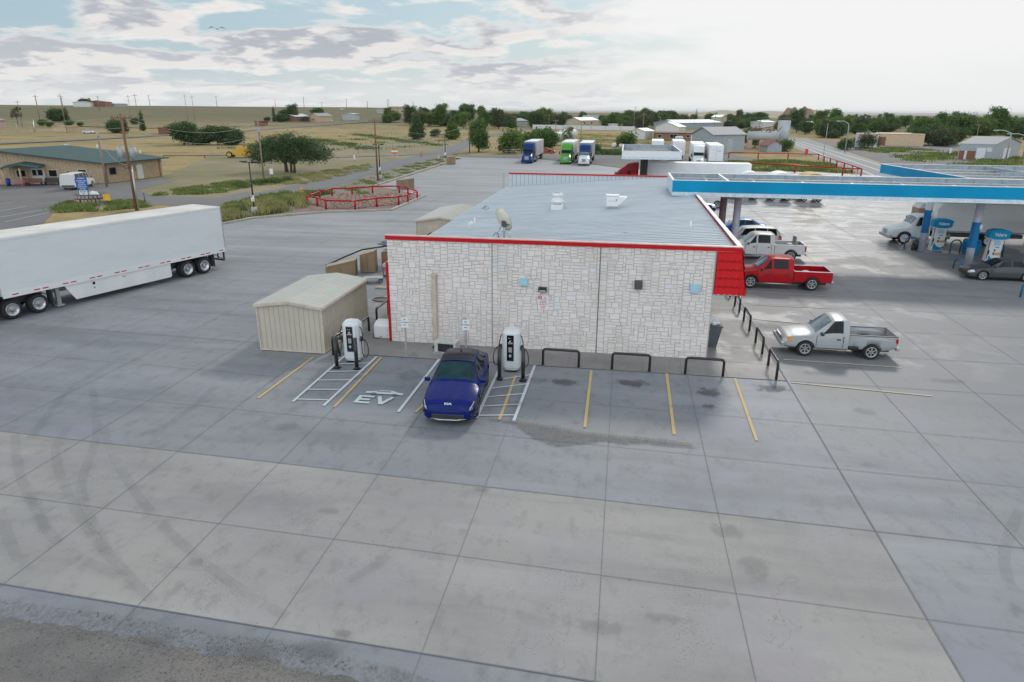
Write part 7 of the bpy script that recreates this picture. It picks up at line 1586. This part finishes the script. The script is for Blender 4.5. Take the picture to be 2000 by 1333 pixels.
# batting cage frame, back fence, bleachers
o=thing('sports_cage','pale wire frame cage standing in the golden field','cage',tuple(T(741,267))); mb=MB()
for x in (-5,-1.5,1.5,5): mb.cyl((x,0,0),(x,0,4.2),.07,n=5); mb.cyl((x,5,0),(x,5,4.2),.07,n=5)
for z in (4.2,.1): mb.cyl((-5,0,z),(5,0,z),.05,n=5)
part('frame',mb,M['grey'],o)
def fence(name,pts,h,sp,mpost,mrail,rails,label,cat='fence',r=.05,lift=0,slab=False):
    P=[T(*p) for p in pts]; o=thing(name,label,cat,(0,0,0)); mb=MB(); mr=MB(); cnt=0; posts=[]
    for i in range(len(P)-1):
        a,b=P[i],P[i+1]; n=max(1,round((b-a).length/sp))
        for k in range(n): posts.append(a+(b-a)*k/n)
        for z in rails:
            if slab: d=(b-a).normalized(); mr.add([a,b,b+Vector((0,0,h)),a+Vector((0,0,h)),a+Vector((0,.2,0)),b+Vector((0,.2,0)),b+Vector((0,.2,h)),a+Vector((0,.2,h))],[(0,1,2,3),(7,6,5,4),(3,2,6,7),(0,4,5,1),(1,5,6,2),(4,0,3,7)])
            else: mr.cyl(a+Vector((0,0,z)),b+Vector((0,0,z)),r,n=6)
    posts.append(P[-1])
    if len(posts)<=40:
        for q in posts: m1=MB(); m1.cyl(q-Vector((0,0,.2)),q+Vector((0,0,h)),r*1.2,n=6); part('post',m1,mpost,o)
    else:
        for q in posts: mb.cyl(q-Vector((0,0,.2)),q+Vector((0,0,h)),r*1.2,n=5)
        part('posts',mb,mpost,o)['kind']='stuff'
    part('rail',mr,mrail,o); return o
fence('red_rail_fence',[(1387,325),(1387,314),(1423,309),(1598,313),(1681,345),(1645,343),(1466,332)],1.25,7,PT['red'],PT['red'],[1.2],'large red pipe rail fence round the weedy plot beside the highway',r=.11)
fence('field_fence',[(700,300),(790,287),(870,273),(905,266)],1.6,5,M['darkgrey'],M['grey'],[1.5,1.0,.5],'grey wire fence beside the side road running to the golden field',r=.03)
fence('field_fence',[(330,262),(560,243),(700,239),(880,243)],1.3,12,M['darkgrey'],M['grey'],[1.2,.6],'long low wire fence across the middle of the golden field',r=.04)
fence('white_fence',[(1040,252),(1100,253),(1240,256)],2.2,9,HM['dark'],HM['white'],[0],'long white panel fence with dark posts beyond the field',slab=True)
fence('rear_fence',[(985,302),(1100,300),(1217,299)],1.2,8,HM['rust'],M['grey'],[1.1,.6],'low wire fence along the back of the lot',r=.04)
fence('park_fence',[(0,259),(68,258),(68,250)],3.4,5,M['steel'],M['steel'],[3.3,1.7,.1],'pale chain link backstop at the far left park',r=.06)
fence('lawn_rail',[(320,308),(400,308.5),(480,308)],.5,8,HM['dark'],HM['rust'],[.45],'low dark pipe rail across the lawn left of the scraper',r=.09)
for px,py,w,h,mm,l in ((1120,252,9,3.6,'black','black sport utility vehicle parked on the far road'),(1184,253,0,0,'white','white pickup parked beyond the field'),(668,215,0,0,'white','white car high on the slope'),(642,238,0,0,'white','pale car beside the white roofed brick house'),(758,226,0,0,'midblue','blue car in the yard on the slope'),(174,261,0,0,'white','white car on the road above the green roofed building')):
    p=T(px,py); car('distant_car',l,'car',tuple(p),rr.choice([5,175]),'suv' if w else 'sedan',PT[mm])
p=T(1199,254); house((1194,255),(1206,255),4,4.5,.5,'white','roofwhite','white box lorry body parked on the far road','lorry',ridge='flat',name='distant_lorry',doors=((.1,.9,.5,'dark'),))
# spoil mound and low hills at the horizon
def mound(px0,px1,py,dist,h,m,label,name='hill'):
    a=ray(px0,py);b=ray(px1,py); ka=dist/math.hypot(a.x,a.y); kb=dist/math.hypot(b.x,b.y); A=Vector((a.x*ka,a.y*ka,0));B=Vector((b.x*kb,b.y*kb,0)); c=(A+B)/2; L=(B-A).length/2; dx=(B-A).normalized(); dy=Vector((-dx.y,dx.x,0))
    vs=[];n=48;mm=14; r=random.Random(px0)
    ph=[r.uniform(0,6) for _ in range(6)]
    for j in range(mm+1):
        v=j/mm*2-1
        for i in range(n+1):
            u=i/n*2-1; k=max(0,1-u*u)**.8*max(0,1-v*v); k*=1+.18*math.sin(u*7+ph[0])+.1*math.sin(u*17+ph[1])+.1*math.sin(v*5+u*3+ph[2]); q=c+dx*u*L+dy*v*L*.6; vs.append((q.x,q.y,-8+(h+8)*k))
    mb=MB(); mb.add(vs,[(j*(n+1)+i,j*(n+1)+i+1,(j+1)*(n+1)+i+1,(j+1)*(n+1)+i) for j in range(mm) for i in range(n)],True); o=part(name,mb,m); o['kind']='structure'; return o
mound(1515,1605,222,1500,17,mat('red_earth',(.26,.17,.12),.95,scale=.02),'')
mound(1280,1760,224,1750,11,mat('far_slope',(.36,.30,.21),.95,scale=.01),'')
p=Vector((ray(1361,215).x,ray(1361,215).y,0)).normalized()*900; st_=thing('steeple','tiny pointed grey spire on the horizon right of centre','spire',(p.x,p.y,-3)); mb=MB(); mb.cyl((0,0,0),(0,0,9),2.2,1.6,n=4); part('base',mb,HM['palegrey'],st_); mb=MB(); mb.cyl((0,0,9),(0,0,17),2.4,.1,n=4); part('spire',mb,HM['palegrey'],st_)
# a bird
d=ray(424,57)*40; bd_=thing('bird','small dark bird flying high in the sky at upper left','bird',(d.x,d.y,HC+d.z),30); mb=MB(); mb.add([(0,0,0),(-.28,.05,.14),(-.5,-.05,.0),(-.25,-.07,.08),(.28,.05,.14),(.5,-.05,.0),(.25,-.07,.08)],[(0,1,2,3),(0,6,5,4)]); mb.tube([(0,-.2,0),(0,0,.0),(0,.18,.01)],[.01,.04,.01],6); part('body',mb,M['black'],bd_,fix=False)
HAZE=True
if HAZE:
    mb=MB(); mb.box(-31000,31000,-31000,31000,-12,36); m=bpy.data.materials.new('haze'); m.use_nodes=True; t=m.node_tree; t.nodes.clear(); o_=t.nodes.new('ShaderNodeOutputMaterial'); v=t.nodes.new('ShaderNodeVolumePrincipled'); v.inputs['Color'].default_value=(.9,.94,.97,1); v.inputs['Density'].default_value=.00003; v.inputs['Anisotropy'].default_value=.2; t.links.new(v.outputs[0],o_.inputs['Volume'])
    hz_=part('haze',mb,m); hz_['kind']='stuff'; hz_['label']='thin pale air'; hz_['category']='haze'
